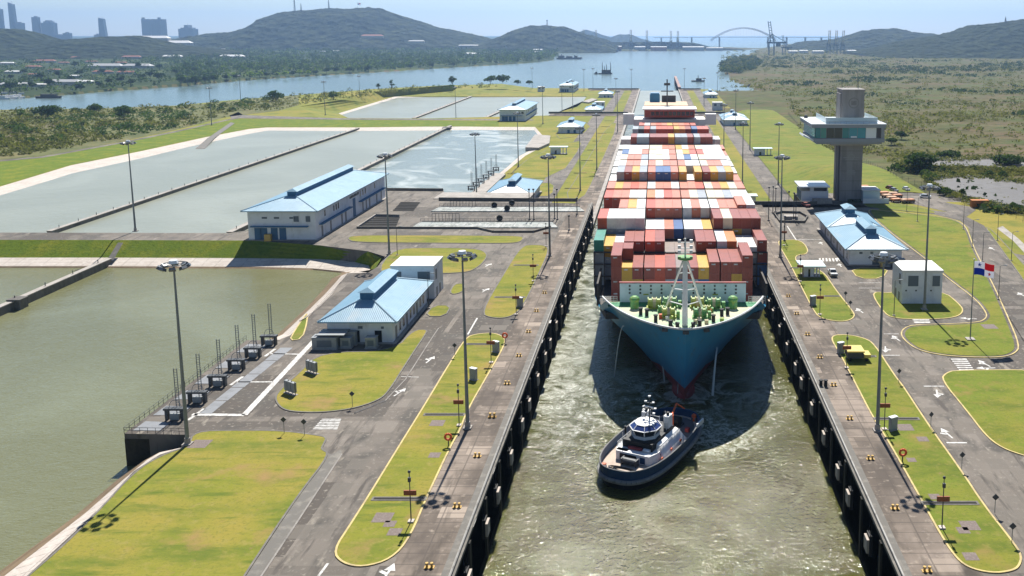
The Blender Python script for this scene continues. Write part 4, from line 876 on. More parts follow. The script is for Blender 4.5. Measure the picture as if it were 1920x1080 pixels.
# second basin inlet: same frames farther away
for k in range(6):
    c = P(884 + k * 9.2, 357 - k * 7.2, Z1 + 1.5); r_ = dup(rod0, c, label='%s dark valve frame on the upper basin inlet' % ('nearest', 'second nearest', 'third nearest', 'fourth nearest', 'fifth nearest', 'farthest')[k], group='valve frames on the upper basin inlet')
for pts, lb, z in [([(880, 364), (927, 324), (948, 326), (905, 366)], 'dark inlet platform in the churning basin', Z1 + 1.4), ([(985, 276), (1003, 252), (1032, 254), (1030, 268), (1010, 277)], 'square dark inlet block at the basin corner', Z1 + 1.6), ([(1092, 190), (1110, 184), (1120, 186), (1104, 192)], 'small dark inlet block of the far basin', Z2 + 1.5)]:
    o = MB().prism([p[:2] for p in PP(pts, z)], z - 9, z).build('inlet_platform', 'concrete'); tag(o, lb, 'platform')
# basin dividers
def divider(a, b, z, wd, h, label, m='concrete_dark'):
    d = (b - a); n = Vector((-d.y, d.x, 0)).normalized() * wd / 2; t = thing('divider_wall', label, 'wall')
    mb = MB(); mb.hexa([(a - n)[:2] + (z - 9,), (b - n)[:2] + (z - 9,), (b + n)[:2] + (z - 9,), (a + n)[:2] + (z - 9,)], [(a - n)[:2] + (z + h,), (b - n)[:2] + (z + h,), (b + n)[:2] + (z + h,), (a + n)[:2] + (z + h,)])
    mb.build('wall_body', m, t)
    L = d.length; k = max(2, int(L / 12)); mb = MB()
    for i in range(k): q = a.lerp(b, (i + .5) / k); mb.bar((q.x, q.y, z + h - .3), (q.x, q.y, z + h + 1.3), .12, 4)
    c = MB(); c.hexa([(a - n * 1.2)[:2] + (z + h + .01,), (b - n * 1.2)[:2] + (z + h + .01,), (b + n * 1.2)[:2] + (z + h + .01,), (a + n * 1.2)[:2] + (z + h + .01,)], [(a - n * 1.2)[:2] + (z + h + .25,), (b - n * 1.2)[:2] + (z + h + .25,), (b + n * 1.2)[:2] + (z + h + .25,), (a + n * 1.2)[:2] + (z + h + .25,)])
    c.build('wall_cap', 'concrete', t); mb.build('post', 'dark_metal', t)
divider(P(206, 485, -3.6), P(-70, 606, -3.6), -3.9, 1.5, .3, 'dark divider wall crossing the nearest basin')
ruled('path', [P(221, 455, .12), P(231, 455, .12)], [P(201, 487, -3.7), P(213, 487, -3.7)], 'kerb_dark', 'dark stair strip down the green bank')
o = MB().box(-1.6, 1.6, -1.6, 1.6, -5, .2).box(-1.8, 1.8, -1.8, 1.8, .2, .5).build('divider_pier', 'concrete_dark', loc=P(33, 562, -3.4)); tag(o, 'square dark pier on the near divider wall', 'pier')
divider(P(92, 434, -8), P(672, 240, -8), -9.3, 1.7, 1.3, 'long dark divider between the two wide basins')
divider(P(430, 437, -8), P(845, 236, -8), -9.3, 2.0, 1.5, 'dark divider left of the churning basin')
o = MB().box(-3, 3, -3, 3, -9, .6).build('divider_pier', 'concrete_dark', loc=P(838, 240, -8)); tag(o, 'dark pier at the far end of the upper divider', 'pier')
divider(P(775, 222, -17), P(883, 181, -17), -17.7, 3, 1.0, 'dark divider in the far basins'); divider(P(905, 223, -17), P(950, 203, -17), -17.7, 3, 1.0, 'short dark divider beside the far house')
# ramp and paths on the far basin bank
ruled('path', [P(433, 229, Z1 + .3), P(440, 231, Z1 + .3)], [P(389, 259, Z1 + .3), P(402, 259, Z1 + .3)], 'kerb_dark', 'dark ramp across the green bank'); ruled('path', [P(389, 259, Z1 + .3), P(402, 259, Z1 + .3)], [P(366, 279, -9.2), P(384, 279, -9.2)], 'kerb_dark', 'dark ramp down the pale basin lip')
a = [(-60, 314), (0, 303), (80, 296), (233, 268), (330, 248), (400, 232), (445, 222)]; b = [(-60, 311), (0, 300.5), (80, 293), (233, 265.5), (330, 245.5), (400, 230), (445, 220)]
sheet('path', [PP(a, Z1) + PP(b, Z1)[::-1]], Z1 + .08, 'asphalt', 'thin grey path on the basin bank')
sheet('path', [PP([(430, 217), (447, 210), (456, 216), (640, 222), (1000, 224), (1000, 226), (640, 224.5), (450, 222), (436, 224)], Z1)], Z1 + .1, 'asphalt', 'grey path between the basin groups')
A = PP([(-60, 314), (0, 303), (80, 296), (233, 268), (330, 248), (400, 232), (445, 223), (640, 224.5), (935, 227)], Z1); Bk = PP([(-500, 476), (0, 349), (133, 309), (267, 282), (387, 256), (467, 241), (500, 238), (670, 238), (935, 237)], Z1)
# deep green slope
sheet('lawn', [[tuple(p[:2]) for p in A] + [tuple(p[:2]) for p in Bk[::-1]]], Z1 + .05, 'bank_grass', 'deep green bank above the pale basin lip')
# lawns of the middle chamber, west side
for k, pts in enumerate([[(945, 335), (1000, 290), (1085, 262), (1092, 272), (1048, 334)], [(1002, 345), (1040, 342), (1036, 368), (1002, 368)], [(1056, 372), (1092, 376), (1112, 340), (1160, 232), (1143, 230), (1082, 332)], [(1035, 262), (1090, 255), (1112, 232), (1060, 228)]]):
    island(pts, Z1, 'lawn', 'kerb_dark', 1, label=['yellow lawn with the grey kiosk', 'small lawn beside the hidden blue roof', 'narrow strip lawn west of the ship', 'lawn round the small blue roofed house'][k])
for k in range(9):
    y = 388 + k * 48; o = MB().box(-45, -38, y, y + 1, Z1 + .1, Z1 + .2).build('slot', 'slot'); struct(o, 'dark drain slot in the far strip lawn', 'drain')
# ------------------------------------------------------------ masts, signs, vehicles, flag
mast0 = None
HM = 31.0
def mast(x, y, z, label, h=None, atY=None):
    global mast0
    p = P(x, y, z) if atY is None else D(x, y, atY); p.z = z
    if mast0 is None:
        mast0 = thing('floodlight_mast', label, 'floodlight mast', p, 0, 'tall floodlight masts of the locks')
        MB().bar((0, 0, .3), (0, 0, HM - .4), .33, 10, .14).build('pole', 'galv', mast0)
        MB().box(-.7, .7, -.7, .7, 0, .3).bar((0, 0, .3), (0, 0, 1.2), .5, 10, .45).build('base', 'concrete', mast0)
        b = MB(); n = 16
        for k in range(n):
            a0, a1 = 2 * pi * k / n, 2 * pi * (k + 1) / n
            b.bar((1.7 * cos(a0), 1.7 * sin(a0), HM - .6), (1.7 * cos(a1), 1.7 * sin(a1), HM - .6), .07, 4)
        for k in range(4): b.bar((0, 0, HM - .6), (1.7 * cos(k * pi / 2), 1.7 * sin(k * pi / 2), HM - .6), .06, 4)
        b.build('lamp_ring', 'galv', mast0)
        MB().bar((0, 0, HM - .5), (0, 0, HM), .75, 10, .6).build('cap', 'glass_white', mast0)
        for k in range(8):
            a = 2 * pi * (k + .5) / 8; c = Vector((1.9 * cos(a), 1.9 * sin(a), HM - .85)); r = Vector((cos(a), sin(a), 0)); s = Vector((-sin(a), cos(a), 0)); dn = Vector((0, 0, -1))
            f1 = (r * .6 + dn).normalized(); up = f1.cross(s)
            q = MB().hexa([c + s * i * .42 + up * j * .32 for i, j in ((-1, -1), (1, -1), (1, 1), (-1, 1))], [c + f1 * .45 + s * i * .5 + up * j * .4 for i, j in ((-1, -1), (1, -1), (1, 1), (-1, 1))])
            q.build('floodlight', 'flood' if 'flood' in M else mat('flood', (.09, .10, .115), .4, spec=.5), mast0)
        return mast0
    return dup(mast0, p, label=label, scale=(1, 1, (h or HM) / HM))
for x, y, z, lb in [(352, 834, 0, 'at the corner of the front lawn'), (877, 803, 0, 'on the long strip lawn nearest the chamber'), (730, 477, 0, 'in front of the gate recess, at the bank corner'), (1031, 480, 0, 'at the end of the second strip lawn'), (254, 434, 0, 'alone on the embankment of the wide basins'),
    (1645, 808, 0, 'on the strip lawn east of the chamber'), (1733, 581, 0, 'before the white block with the flagpole beyond'), (1463, 482, 0, 'left of the white kiosk'), (972, 313, Z1, 'at the corner of the churning basin'), (1088, 358, Z1, 'on the strip lawn west of the ship'), (1119, 318, Z1, 'close to the ship, middle of the west strip'), (1357, 287, Z1, 'beside the road right of the far containers'),
    (1392, 344, Z1, 'at the quay beside the middle containers'), (1406, 281, Z1, 'left of the eastern kiosk'), (1379, 243, Z1, 'behind the twin roofed pale house'), (1459, 346, Z1, 'on the wide lawn below the tower'), (397, 235, Z1, 'on the green bank by the ramp'), (610, 216, Z1, 'between bushes and the far basin'), (452, 197, Z1, 'among the bushes by the river'),
    (1018, 232, Z1, 'by the second gate'), (1158, 246, Z1, 'at the west quay beside the bridge of the ship'), (855, 222, Z2, 'on the bank of the far basins'), (1054, 218, Z2, 'at the far basin corner'), (1074, 204, Z2, 'right of the far basin'), (1155, 197, Z2, 'at the far west quay'), (1320, 196, Z2, 'at the far east quay'),
    (998, 166, Z2, 'on the river bank beyond the basins'), (1095, 170, Z2, 'beside the farthest blue roof'), (1112, 168, Z2, 'right of the farthest blue roof'), (1184, 170, Z2, 'at the river end of the west wall'), (1283, 168, Z2, 'at the river end of the east wall'), (1345, 180, Z2, 'on the far eastern lawn'), (675, 190, Z2, 'left end of the far basins')]:
    mast(x, y, z, 'floodlight mast ' + lb)
mast(893, 345, Z1, 'floodlight mast standing at the edge of the churning basin', atY=404)
# signal posts on the strip lawns
mat('rust_box', (.26, .085, .035), .7, [('noise', 3, (.16, .05, .02), .5, .7)], obj=True)
sp0 = None
for k, (x, y, lb) in enumerate([(771, 978, 'on the nearest end of the west strip lawn'), (861, 798, 'beside the mast on the west strip lawn'), (921, 680, 'at the far end of the west strip lawn'), (968, 590, 'at the round end of the second strip lawn'), (1000, 527, 'at mid length of the second strip lawn'), (1024, 462, 'by the gate recess west of the ship'),
    (1766, 990, 'on the nearest end of the east strip lawn'), (1658, 805, 'beside the mast on the east strip lawn'), (1587, 690, 'next to the yellow cart'), (1537, 590, 'at the near end of the kiosk lawn'), (1500, 528, 'left of the white kiosk'), (1470, 460, 'at the far end of the kiosk lawn')]):
    p = P(x, y, .1)
    if sp0 is None:
        sp0 = thing('signal_post', 'x', 'signal post', p, 0, 'signal posts on the strip lawns')
        MB().bar((0, 0, .2), (0, 0, 7.2), .09, 6, .06).build('pole', 'dark_metal', sp0); MB().box(-.4, .4, -.4, .4, 0, .2).build('base', 'concrete_light', sp0)
        MB().box(-.85, .85, -.12, .12, 3.9, 4.6).build('signal_box', 'rust_box', sp0); MB().ball((0, 0, 7.3), .22, 8, 5).build('beacon', 'dark_metal', sp0); MB().box(-.18, .18, -.25, .1, 5.9, 6.5).build('lamp', 'dark_metal', sp0); r_ = sp0
    else: r_ = dup(sp0, p)
    r_['label'] = 'thin signal post with rusty box ' + lb
# life buoys / hydrants
mat('orange', (.60, .11, .03), .6)
for k, (x, y, lb) in enumerate([(841, 836, 'red orange buoy stand on the west strip lawn'), (947, 642, 'red orange buoy stand at the tip of the west strip lawn'), (1692, 866, 'red orange buoy stand on the east strip lawn')]):
    t = thing('buoy_stand', lb, 'buoy stand', P(x, y, .1)); MB().bar((0, 0, 0), (0, 0, 1.3), .1, 6).build('post', 'dark_metal', t)
    b = MB()
    for i in range(14): a0, a1 = 2 * pi * i / 14, 2 * pi * (i + 1) / 14; b.bar((.5 * cos(a0), -.1, 1.6 + .5 * sin(a0)), (.5 * cos(a1), -.1, 1.6 + .5 * sin(a1)), .2, 6)
    b.build('ring', 'orange', t)
# info panels (tall grey slabs beside the quay)
for k, (x, y, lb) in enumerate([(930, 660, 'grey upright cabinet at the tip of the west strip lawn'), (975, 575, 'grey upright cabinet on the second strip lawn'), (1576, 662, 'grey upright cabinet next to the yellow cart'), (1524, 572, 'grey upright cabinet on the kiosk lawn'), (1674, 806, 'grey upright cabinet beside the east mast'), (888, 712, 'short white post on the west strip lawn')]):
    t = thing('cabinet', lb, 'cabinet', P(x, y, .1), .5 if x > 1233 else -.5)
    MB().box(-.7, .7, -.35, .35, .1, 2.3).build('body', 'grey_metal', t); MB().box(-.75, .75, -.4, .4, 2.3, 2.4).build('lid', 'glass_white', t); MB().box(-.85, .85, -.5, .5, 0, .1).build('base', 'concrete', t)
for k, (x, y, lb) in enumerate([(545, 738, 'nearer grey equipment rack on the lawn before the house'), (585, 699, 'farther grey equipment rack on the lawn before the house')]):
    t = thing('equipment_rack', lb, 'rack', P(x, y, .1), -.6)
    for i in range(3):
        MB().box(-1.5 + i * 1.05, -.6 + i * 1.05, -.3, .3, .5, 2.4).build('panel', 'grey_metal', t)
    for i in range(4): MB().bar((-1.5 + i, 0, 0), (-1.5 + i, 0, 2.6), .07, 5).build('post', 'dark_metal', t)
    MB().box(-1.6, 1.7, -.5, .5, 0, .06).build('base', 'concrete', t)
# road signs and path lamps
sg0 = None
for k, (x, y, rot, lb) in enumerate([(533, 812, 0, 'first small dark road sign on the front lawn'), (571, 816, 0, 'second small dark road sign on the front lawn'), (661, 762, 0, 'small dark road sign on the lawn tip by the house'), (1745, 802, .4, 'small dark road sign on the east lawn kerb, by the mast'), (1803, 880, .2, 'small dark road sign half way along the east kerb'), (1865, 962, 0, 'small dark road sign near the end of the east strip'), (1897, 1018, 0, 'small dark road sign nearest on the east strip'), (1685, 718, .3, 'small dark road sign by the give way line'), (1594, 585, 0, 'small dark road sign at the kiosk lawn tip'), (1585, 567, 0, 'small dark road sign left of the white pickup road'), (853, 668, 0, 'small dark sign by the west road junction')]):
    p = P(x, y, .12)
    if sg0 is None:
        sg0 = thing('road_sign', lb, 'road sign', p, rot, 'small road signs'); MB().bar((0, 0, 0), (0, 0, 2.6), .05, 5).build('pole', 'galv', sg0)
        MB().add([(0, -.07, 1.9), (.5, -.07, 2.4), (0, -.07, 2.9), (-.5, -.07, 2.4), (0, .0, 1.9), (.5, .0, 2.4), (0, .0, 2.9), (-.5, .0, 2.4)], [(0, 1, 2, 3), (7, 6, 5, 4), (0, 4, 5, 1), (1, 5, 6, 2), (2, 6, 7, 3), (3, 7, 4, 0)]).build('sign_plate', 'dark_metal', sg0)
    else: dup(sg0, p, rot, lb)
pl0 = None
for k, (x, y, lb) in enumerate([(1676, 592, 'before the white block'), (1823, 463, 'beside the outer road, upper'), (1842, 490, 'beside the outer road, by the flag'), (1872, 561, 'on the lawn edge past the flag'), (1806, 430, 'at the bend of the outer road'), (1870, 451, 'on the verge beyond the outer road'), (1896, 489, 'lower on the verge beyond the outer road'), (1720, 415, 'on the lawn behind the mast'), (745, 478, 'near the bank corner'), (804, 578, 'on the small square lawn'), (1700, 396, 'at the path under the tower'), (226, 262, 'on the far green bank')]):
    p = P(x, y, .1 if k != 11 else Z1)
    if pl0 is None:
        pl0 = thing('lamp_post', 'x', 'lamp post', p, 0, 'slender lamp posts along the paths')
        MB().bar((0, 0, .2), (0, 0, 8.6), .1, 6, .06).build('pole', 'dark_metal', pl0); MB().box(-.3, .3, -.3, .3, 0, .2).build('base', 'concrete', pl0)
        MB().bar((0, 0, 8.6), (1.2, 0, 8.8), .05, 5).build('arm', 'dark_metal', pl0); MB().box(.9, 1.7, -.15, .15, 8.7, 8.85).build('lamp', 'galv', pl0); r_ = pl0
    else: r_ = dup(pl0, p)
    r_['label'] = 'slender lamp post ' + lb
# flag
FP = P(1819, 636, .1); top = D(1826, 488, FP.y).z
fl = thing('flagpole', 'tall flagpole on the wide lawn carrying a national flag', 'flagpole', FP)
MB().bar((0, 0, .2), (0, 0, top), .14, 8, .07).build('pole', 'galv', fl); MB().box(-.9, .9, -.9, .9, 0, .2).build('base', 'concrete', fl); MB().ball((0, 0, top + .15), .18).build('finial', 'glass_white', fl)
mat('flag_white', (.78, .78, .78), .8); mat('flag_red', (.62, .02, .03), .8); mat('flag_blue', (.01, .05, .30), .8)
for k_, c_ in (('flag_white', (.36, .36, .5)), ('flag_red', (.3, .01, .02)), ('flag_blue', (.005, .03, .2))):
    t_ = M[k_].node_tree; tr_ = t_.nodes.new('ShaderNodeBsdfTranslucent'); tr_.inputs[0].default_value = (*[min(.8, v * 2) for v in c_], 1); mx_ = t_.nodes.new('ShaderNodeMixShader'); mx_.inputs[0].default_value = .5
    t_.links.new(t_.nodes['Principled BSDF'].outputs[0], mx_.inputs[1]); t_.links.new(tr_.outputs[0], mx_.inputs[2]); t_.links.new(mx_.outputs[0], t_.nodes['Material Output'].inputs['Surface'])
def flag(px, base, wd, ht, name_label, rz=0., loc=None):
    t = thing('flag', name_label, 'flag', loc, rz)
    def pt(u, v):
        x = wd * u * .96; sag = -ht * .30 * u ** 1.4
        return (x, .28 * sin(u * 7.5 + v) * u * wd / 5, -ht * v + sag + .1 * sin(u * 6))
    for (u0, u1, v0, v1, m) in ((0, .5, 0, .5, 'flag_white'), (.5, 1, 0, .5, 'flag_red'), (0, .5, .5, 1, 'flag_blue'), (.5, 1, .5, 1, 'flag_white')):
        mb = MB(); n = 8
        front = [[Vector(pt(u0 + (u1 - u0) * i / n, v0 + (v1 - v0) * j / n)) for i in range(n + 1)] for j in range(n + 1)]
        mb.grid(front); mb.grid([[p + Vector((0, .03, 0)) for p in r] for r in front], flip=True)
        mb.build('quarter', m, t)
    for (u, v, m) in ((.25, .25, 'flag_blue'), (.75, .75, 'flag_red')):
        mb = MB(); c = Vector(pt(u, v)); pts = []
        for i in range(10):
            r = (.17 if i % 2 == 0 else .068) * ht; a = pi / 2 + i * pi / 5
            q = pt(u + r * cos(a) / wd, v - r * sin(a) / ht); pts.append((q[0], q[1] - .05, q[2]))
        mb.add(pts + [(c.x, c.y - .05, c.z)], [(i, (i + 1) % 10, 10) for i in range(10)]); mb.build('star', m, t)
    return t
flag(None, None, 4.6, 3.0, 'four quarter red white and blue flag with two stars', 0, (FP.x + .12, FP.y, top - .2))
# vehicles
mat('car_white', (.70, .70, .69), .3, spec=.5, coat=.5); mat('car_glass', (.015, .018, .02), .1, spec=.6); mat('tyre', (.015, .015, .015), .8)
mat('car_orange', (.50, .20, .07), .45, spec=.4); mat('car_tan', (.52, .31, .17), .45, spec=.4); mat('car_red', (.20, .03, .02), .35, spec=.5); mat('car_silver', (.30, .31, .33), .3, metal=.4)
def car(kind, col, label, loc, rz, group=None):
    t = thing(kind, label, {'pickup_truck': 'pickup', 'parked_car': 'car', 'utility_cart': 'cart'}[kind], loc, rz, group)
    L, w = 2.5, .95
    b = MB()
    if kind == 'pickup_truck':
        prof = [(-2.6, .45), (-2.6, 1.0), (-1.2, 1.15), (2.6, 1.1), (2.6, .5)]
        MB().hexa([(-w, -1.3, 1.1), (w, -1.3, 1.1), (w, .9, 1.1), (-w, .9, 1.1)], [(-w * .8, -.5, 1.8), (w * .8, -.5, 1.8), (w * .8, .7, 1.8), (-w * .8, .7, 1.8)]).build('cab', col, t)
        MB().hexa([(-w * .9, -1.32, 1.18), (w * .9, -1.32, 1.18), (w * .9, -1.2, 1.18), (-w * .9, -1.2, 1.18)], [(-w * .75, -.6, 1.72), (w * .75, -.6, 1.72), (w * .75, -.5, 1.72), (-w * .75, -.5, 1.72)]).build('windshield', 'car_glass', t)
        for s in (-1, 1): MB().hexa([(s * w * .99, -.9, 1.2), (s * w * 1.0, .7, 1.2), (s * w * .95, .7, 1.2), (s * w * .95, -.9, 1.2)], [(s * w * .86, -.4, 1.7), (s * w * .86, .6, 1.7), (s * w * .8, .6, 1.7), (s * w * .8, -.4, 1.7)]).build('window', 'car_glass', t)
        b.box(-w, w, -2.6, 1.0, .45, 1.1).box(-w, -w + .12, 1.0, 2.6, .45, 1.15).box(w - .12, w, 1.0, 2.6, .45, 1.15).box(-w + .12, w - .12, 2.48, 2.6, .45, 1.12).box(-w + .12, w - .12, 1.0, 2.48, .45, .6)
        MB().box(-w * .9, w * .9, -2.66, -2.6, .55, .85).build('grille', 'dark_metal', t)
    else:
        b.hexa([(-w, -2.2, .4), (w, -2.2, .4), (w, 2.2, .4), (-w, 2.2, .4)], [(-w, -2.15, .95), (w, -2.15, .95), (w, 2.15, 1.0), (-w, 2.15, 1.0)])
        MB().hexa([(-w * .95, -1.2, .97), (w * .95, -1.2, .97), (w * .95, 1.9, .97), (-w * .95, 1.9, .97)], [(-w * .75, -.5, 1.5), (w * .75, -.5, 1.5), (w * .75, 1.3, 1.5), (-w * .75, 1.3, 1.5)]).build('window', 'car_glass', t)
        MB().hexa([(-w * .75, -.5, 1.5), (w * .75, -.5, 1.5), (w * .75, 1.3, 1.5), (-w * .75, 1.3, 1.5)], [(-w * .7, -.4, 1.57), (w * .7, -.4, 1.57), (w * .7, 1.2, 1.57), (-w * .7, 1.2, 1.57)]).build('roof', col, t)
    b.build('body', col, t)
    for sx in (-1, 1):
        for y in (-1.45, 1.5): MB().bar((sx * (w - .2), y, .36), (sx * (w + .02), y, .36), .36, 10).build('wheel', 'tyre', t)
    return t
car('pickup_truck', 'car_white', 'white pickup truck driving beside the kiosk', P(1561, 516, .03), 0)
for k, (x, y, c, r, lb) in enumerate([(1669, 355, 'car_red', .4, 'dark red car at the upper edge of the car park'), (1676, 359, 'car_silver', .3, 'silver car beside the dark red one'), (1699, 357, 'car_white', .1, 'white car on the grass edge of the car park'), (1735, 371, 'car_white', 1.3, 'white car parked sideways near the mast head'), (1511, 387, 'car_red', .3, 'dark red car beside the blue annex wall')]):
    car('parked_car', c, lb, P(x, y, .07), r)
# orange and tan covered trailers in the park
tr0 = {}
for k, (x, y, c) in enumerate([(1620, 354, 0), (1634, 357, 0), (1641, 364, 1), (1658, 366, 0), (1674, 367, 1), (1640, 368, 0), (1663, 371, 1), (1682, 371, 0), (1672, 375, 1), (1680, 379, 0), (1697, 380, 1), (1705, 380, 0)]):
    p = P(x, y, .07); m = ('car_orange', 'car_tan')[c]
    lb = '%s %s covered trailer parked behind the tower' % (('first', 'second', 'third', 'fourth', 'fifth', 'sixth', 'seventh', 'eighth')[sum(1 for q in [0, 0, 1, 0, 1, 0, 1, 0, 1, 0, 1, 0][:k] if q == c)], ('orange', 'tan')[c])
    if c not in tr0:
        t = tr0[c] = thing('trailer', lb, 'trailer', p, .1, 'covered trailers in the car park')
        MB().hexa([(-1.9, -1.6, 1.0), (1.9, -1.6, 1.0), (1.9, 1.6, 1.0), (-1.9, 1.6, 1.0)], [(-1.7, -1.2, 1.5), (1.7, -1.2, 1.5), (1.7, 1.2, 1.5), (-1.7, 1.2, 1.5)]).build('cover', m, t)
        MB().box(-1.7, 1.7, -1.3, 1.3, .5, .98).build('bed', 'dark_metal', t)
        for sx in (-1, 1):
            for yy in (-.8, .8): MB().bar((sx * 1.4, yy, .4), (sx * 1.7, yy, .4), .4, 8).build('wheel', 'tyre', t)
    else: dup(tr0[c], p, RND.uniform(-.3, .3), lb)
t = thing('skip_container', 'orange site container beside the far car park edge', 'container', P(1838, 390, 0))
mat('skip_orange', (.50, .16, .02), .6, [('noise', 1, (.35, .10, .02), .5, .7)], [('wave', 1.2, .05, (1, 0, 0))])
MB().box(-3.2, 3.2, 0, 2.4, .2, 2.8).build('body', 'skip_orange', t); MB().box(-3.3, 3.3, -.1, 2.5, 2.8, 2.95).build('lid', 'skip_orange', t); MB().box(-2.6, 2.6, .2, 2.2, 0, .2).build('skid', 'dark_metal', t); MB().box(.2, 1.2, -.05, 0, .4, 2.5).build('door', 'rust_box', t)
t = thing('utility_cart', 'flat topped yellow utility cart parked on the east strip lawn', 'cart', P(1607, 674, .12))
mat('cart_yellow', (.62, .47, .12), .6, [('noise', 1.5, (.5, .36, .08), .5, .7)], obj=True)
MB().box(-2.4, 1.2, -1.6, 2.2, 2.0, 2.3).build('canopy', 'cart_yellow', t); MB().box(-2.2, 1.0, -1.3, 1.9, .7, 1.95).build('body', 'dark_metal', t); MB().box(1.2, 2.5, -1.4, 1.2, .8, 1.5).build('engine_cover', 'cart_yellow', t)
for sx in (-1.7, 1.7):
    for yy in (-1.0, 1.3): MB().bar((sx - .2, yy, .45), (sx + .2, yy, .45), .45, 10).build('wheel', 'tyre', t)
# ------------------------------------------------------------ container ship
SX, YT, WZ = 5.6, 174.5, -10.0
ship = thing('container_ship', 'huge blue hulled container ship filling the lock chamber', 'container ship', (SX, YT, WZ))
mat('hull_blue', (.03, .22, .40), .42, [('noise', .15, (.022, .175, .335), .45, .7, (1, 1, .3)), ('noise', .5, (.06, .25, .39), .55, .78, (1, 1, .15)), ('noise', .9, (.10, .10, .09), .60, .74, (1, 1, .06)), ('noise', 1.6, (.22, .10, .05), .70, .78, (1, 1, .05))], [('noise', .12, .10)], spec=.45)
mat('hull_red', (.30, .03, .03), .5, [('noise', .3, (.11, .02, .02), .45, .7)], spec=.4)
mat('deck_green', (.26, .42, .26), .75, [('noise', .14, (.52, .48, .33), .42, .56), ('noise', .6, (.30, .42, .27), .55, .72)])
mat('deck_green_dark', (.03, .19, .085), .7, [('noise', .5, (.06, .24, .12), .5, .7)])
mat('break_grey', (.56, .67, .73), .6, [('noise', .4, (.46, .57, .63), .5, .7)]); mat('rim_white', (.62, .62, .60), .6, [('noise', 1, (.42, .40, .37), .52, .74)])
mat('ship_white', (.74, .74, .73), .5, [('noise', .4, (.60, .59, .57), .52, .74)]); mat('winch_yellow', (.35, .38, .07), .55, [('noise', 1.2, (.22, .34, .09), .45, .65)]); mat('winch_green', (.09, .28, .09), .55, [('noise', 1.2, (.22, .33, .08), .45, .65)])
mat('rope', (.45, .40, .26), .8); mat('ship_orange', (.52, .10, .03), .5); mat('ship_tan', (.50, .36, .24), .7, [('noise', .6, (.40, .27, .17), .45, .7)]); mat('lash', (.05, .045, .04), .7, [('noise', .6, (.10, .07, .05), .5, .7)])
def ztop(t): return 18.5 - 3.6 * sm(22.5, 26, t)
def half(t, s):
    st = 11 * (1 - s) - .6 * sin(pi * s); L = 55 * s ** 1.35 + 118 * (1 - s ** 1.35); e = .62 * s + 1.2 * (1 - s); x = (t - st) / L
    if x <= 0: return 0.
    if x >= 1: return 21.4
    return 21.4 * (1 - (1 - x) ** (2.6 * s + 1.6 * (1 - s))) ** e
def hull_rows(s0, s1, n):
    us = [0, .004, .012, .025, .045, .07, .10, .14, .19, .25, .33, .45, .6, .8, 1.0]
    rowsL = []
    for k in range(n + 1):
        s = s0 + (s1 - s0) * k / n; st = 11 * (1 - s) - .6 * sin(pi * s); r = []
        for u in us:
            t = st + u * 140; r.append((half(t, s), t, -4 + s * (ztop(t) + 4)))
        r.append((21.4, 268, -4 + s * (ztop(268) + 4))); rowsL.append(r)
    return rowsL
for part, s0, s1, n, m in (('boot_topping', 0, .33, 4, 'hull_red'), ('hull', .33, 1, 10, 'hull_blue')):
    rr = hull_rows(s0, s1, n); mb = MB(); mb.grid(rr); mb.grid([[(-x, y, z) for x, y, z in r] for r in rr], flip=True)
    a, b = rr[0][-1], rr[-1][-1]; mb.add([(-a[0], a[1], a[2]), a, b, (-b[0], b[1], b[2])], [(0, 1, 2, 3)])
    o = mb.build(part, m, ship, smooth=True)
MB().ball((0, 0, 0), 1, 16, 12).build('bulb', 'hull_red', ship, smooth=True)
bl = [c for c in bpy.data.objects if c.name == 'bulb'][0]; bl.scale = (2.6, 6, 3.0); bl.location = (0, 15.5, -.6)
rim = hull_rows(.999, 1, 1)[1]; rimf = [p for p in rim if p[1] < 23]
nr = []
for i in range(41):
    t = -.02 + 22.6 * (i / 40) ** 1.6; nr.append((half(max(t, 0), 1), max(t, 0), 18.5))
mb = MB()
for sx in (-1, 1): mb.path([(sx * x, y, z + .05) for x, y, z in nr], .22, 6)
mb.build('rim', 'rim_white', ship)
mb = MB()
for sx in (-1, 1):
    rows = [[(sx * max(0, half(y, .945) - .3), y + .3, 17.2) for x, y, _ in nr], [(sx * max(0, x - .2), y + .25, 18.5) for x, y, _ in nr]]; mb.grid(rows, flip=sx > 0)
mb.build('bulwark', 'rim_white', ship)
poly = [(max(.02 * i, half(y, .945) - .3), y + .3) for i, (x, y, z) in enumerate(nr) if half(y, .945) > .1 or i > 12]; poly = poly + [(-x, y) for x, y in poly[::-1]]
fd = MB(); fd.prism(poly, 16.8, 17.25); fd.build('forecastle_deck', 'deck_green', ship)
MB().box(-16.5, 16.5, 19.2, 22.4, 17.26, 17.3).build('deck_strip', 'deck_green_dark', ship)
DZ = 17.25
b = MB().box(-14, 14, 22.5, 23.0, DZ, 21.6); b.build('breakwater', 'break_grey', ship)
MB().box(-14.1, 14.1, 22.4, 23.1, 21.6, 21.85).build('breakwater_cap', 'hull_red', ship)
for k in range(11):
    x = -11.8 + k * 2.36
    hb = MB()
    for j in range(3): hb.bar((x, 22.49, 21.0 - j * .8), (x, 22.42, 21.0 - j * .8), .24, 8)
    hb.build('breakwater_holes', 'dark_metal', ship)
for x in (-8.2, 7.2): MB().box(x - .6, x + .6, 22.44, 22.49, 18.9, 19.2).build('stencil', 'winch_yellow', ship)
# railing and side structures either side of the breakwater
for sx in (-1, 1):
    mb = MB()
    for k in range(6):
        x = sx * (14.6 + k * .75); mb.bar((x, 22.4, DZ - .4), (x, 22.4, DZ + 1.4), .06, 4)
    for z in (.5, .95, 1.4): mb.bar((sx * 14.6, 22.4, DZ + z), (sx * 18.4, 22.4, DZ + z), .05, 4)
    mb.build('side_railing', 'rim_white', ship)
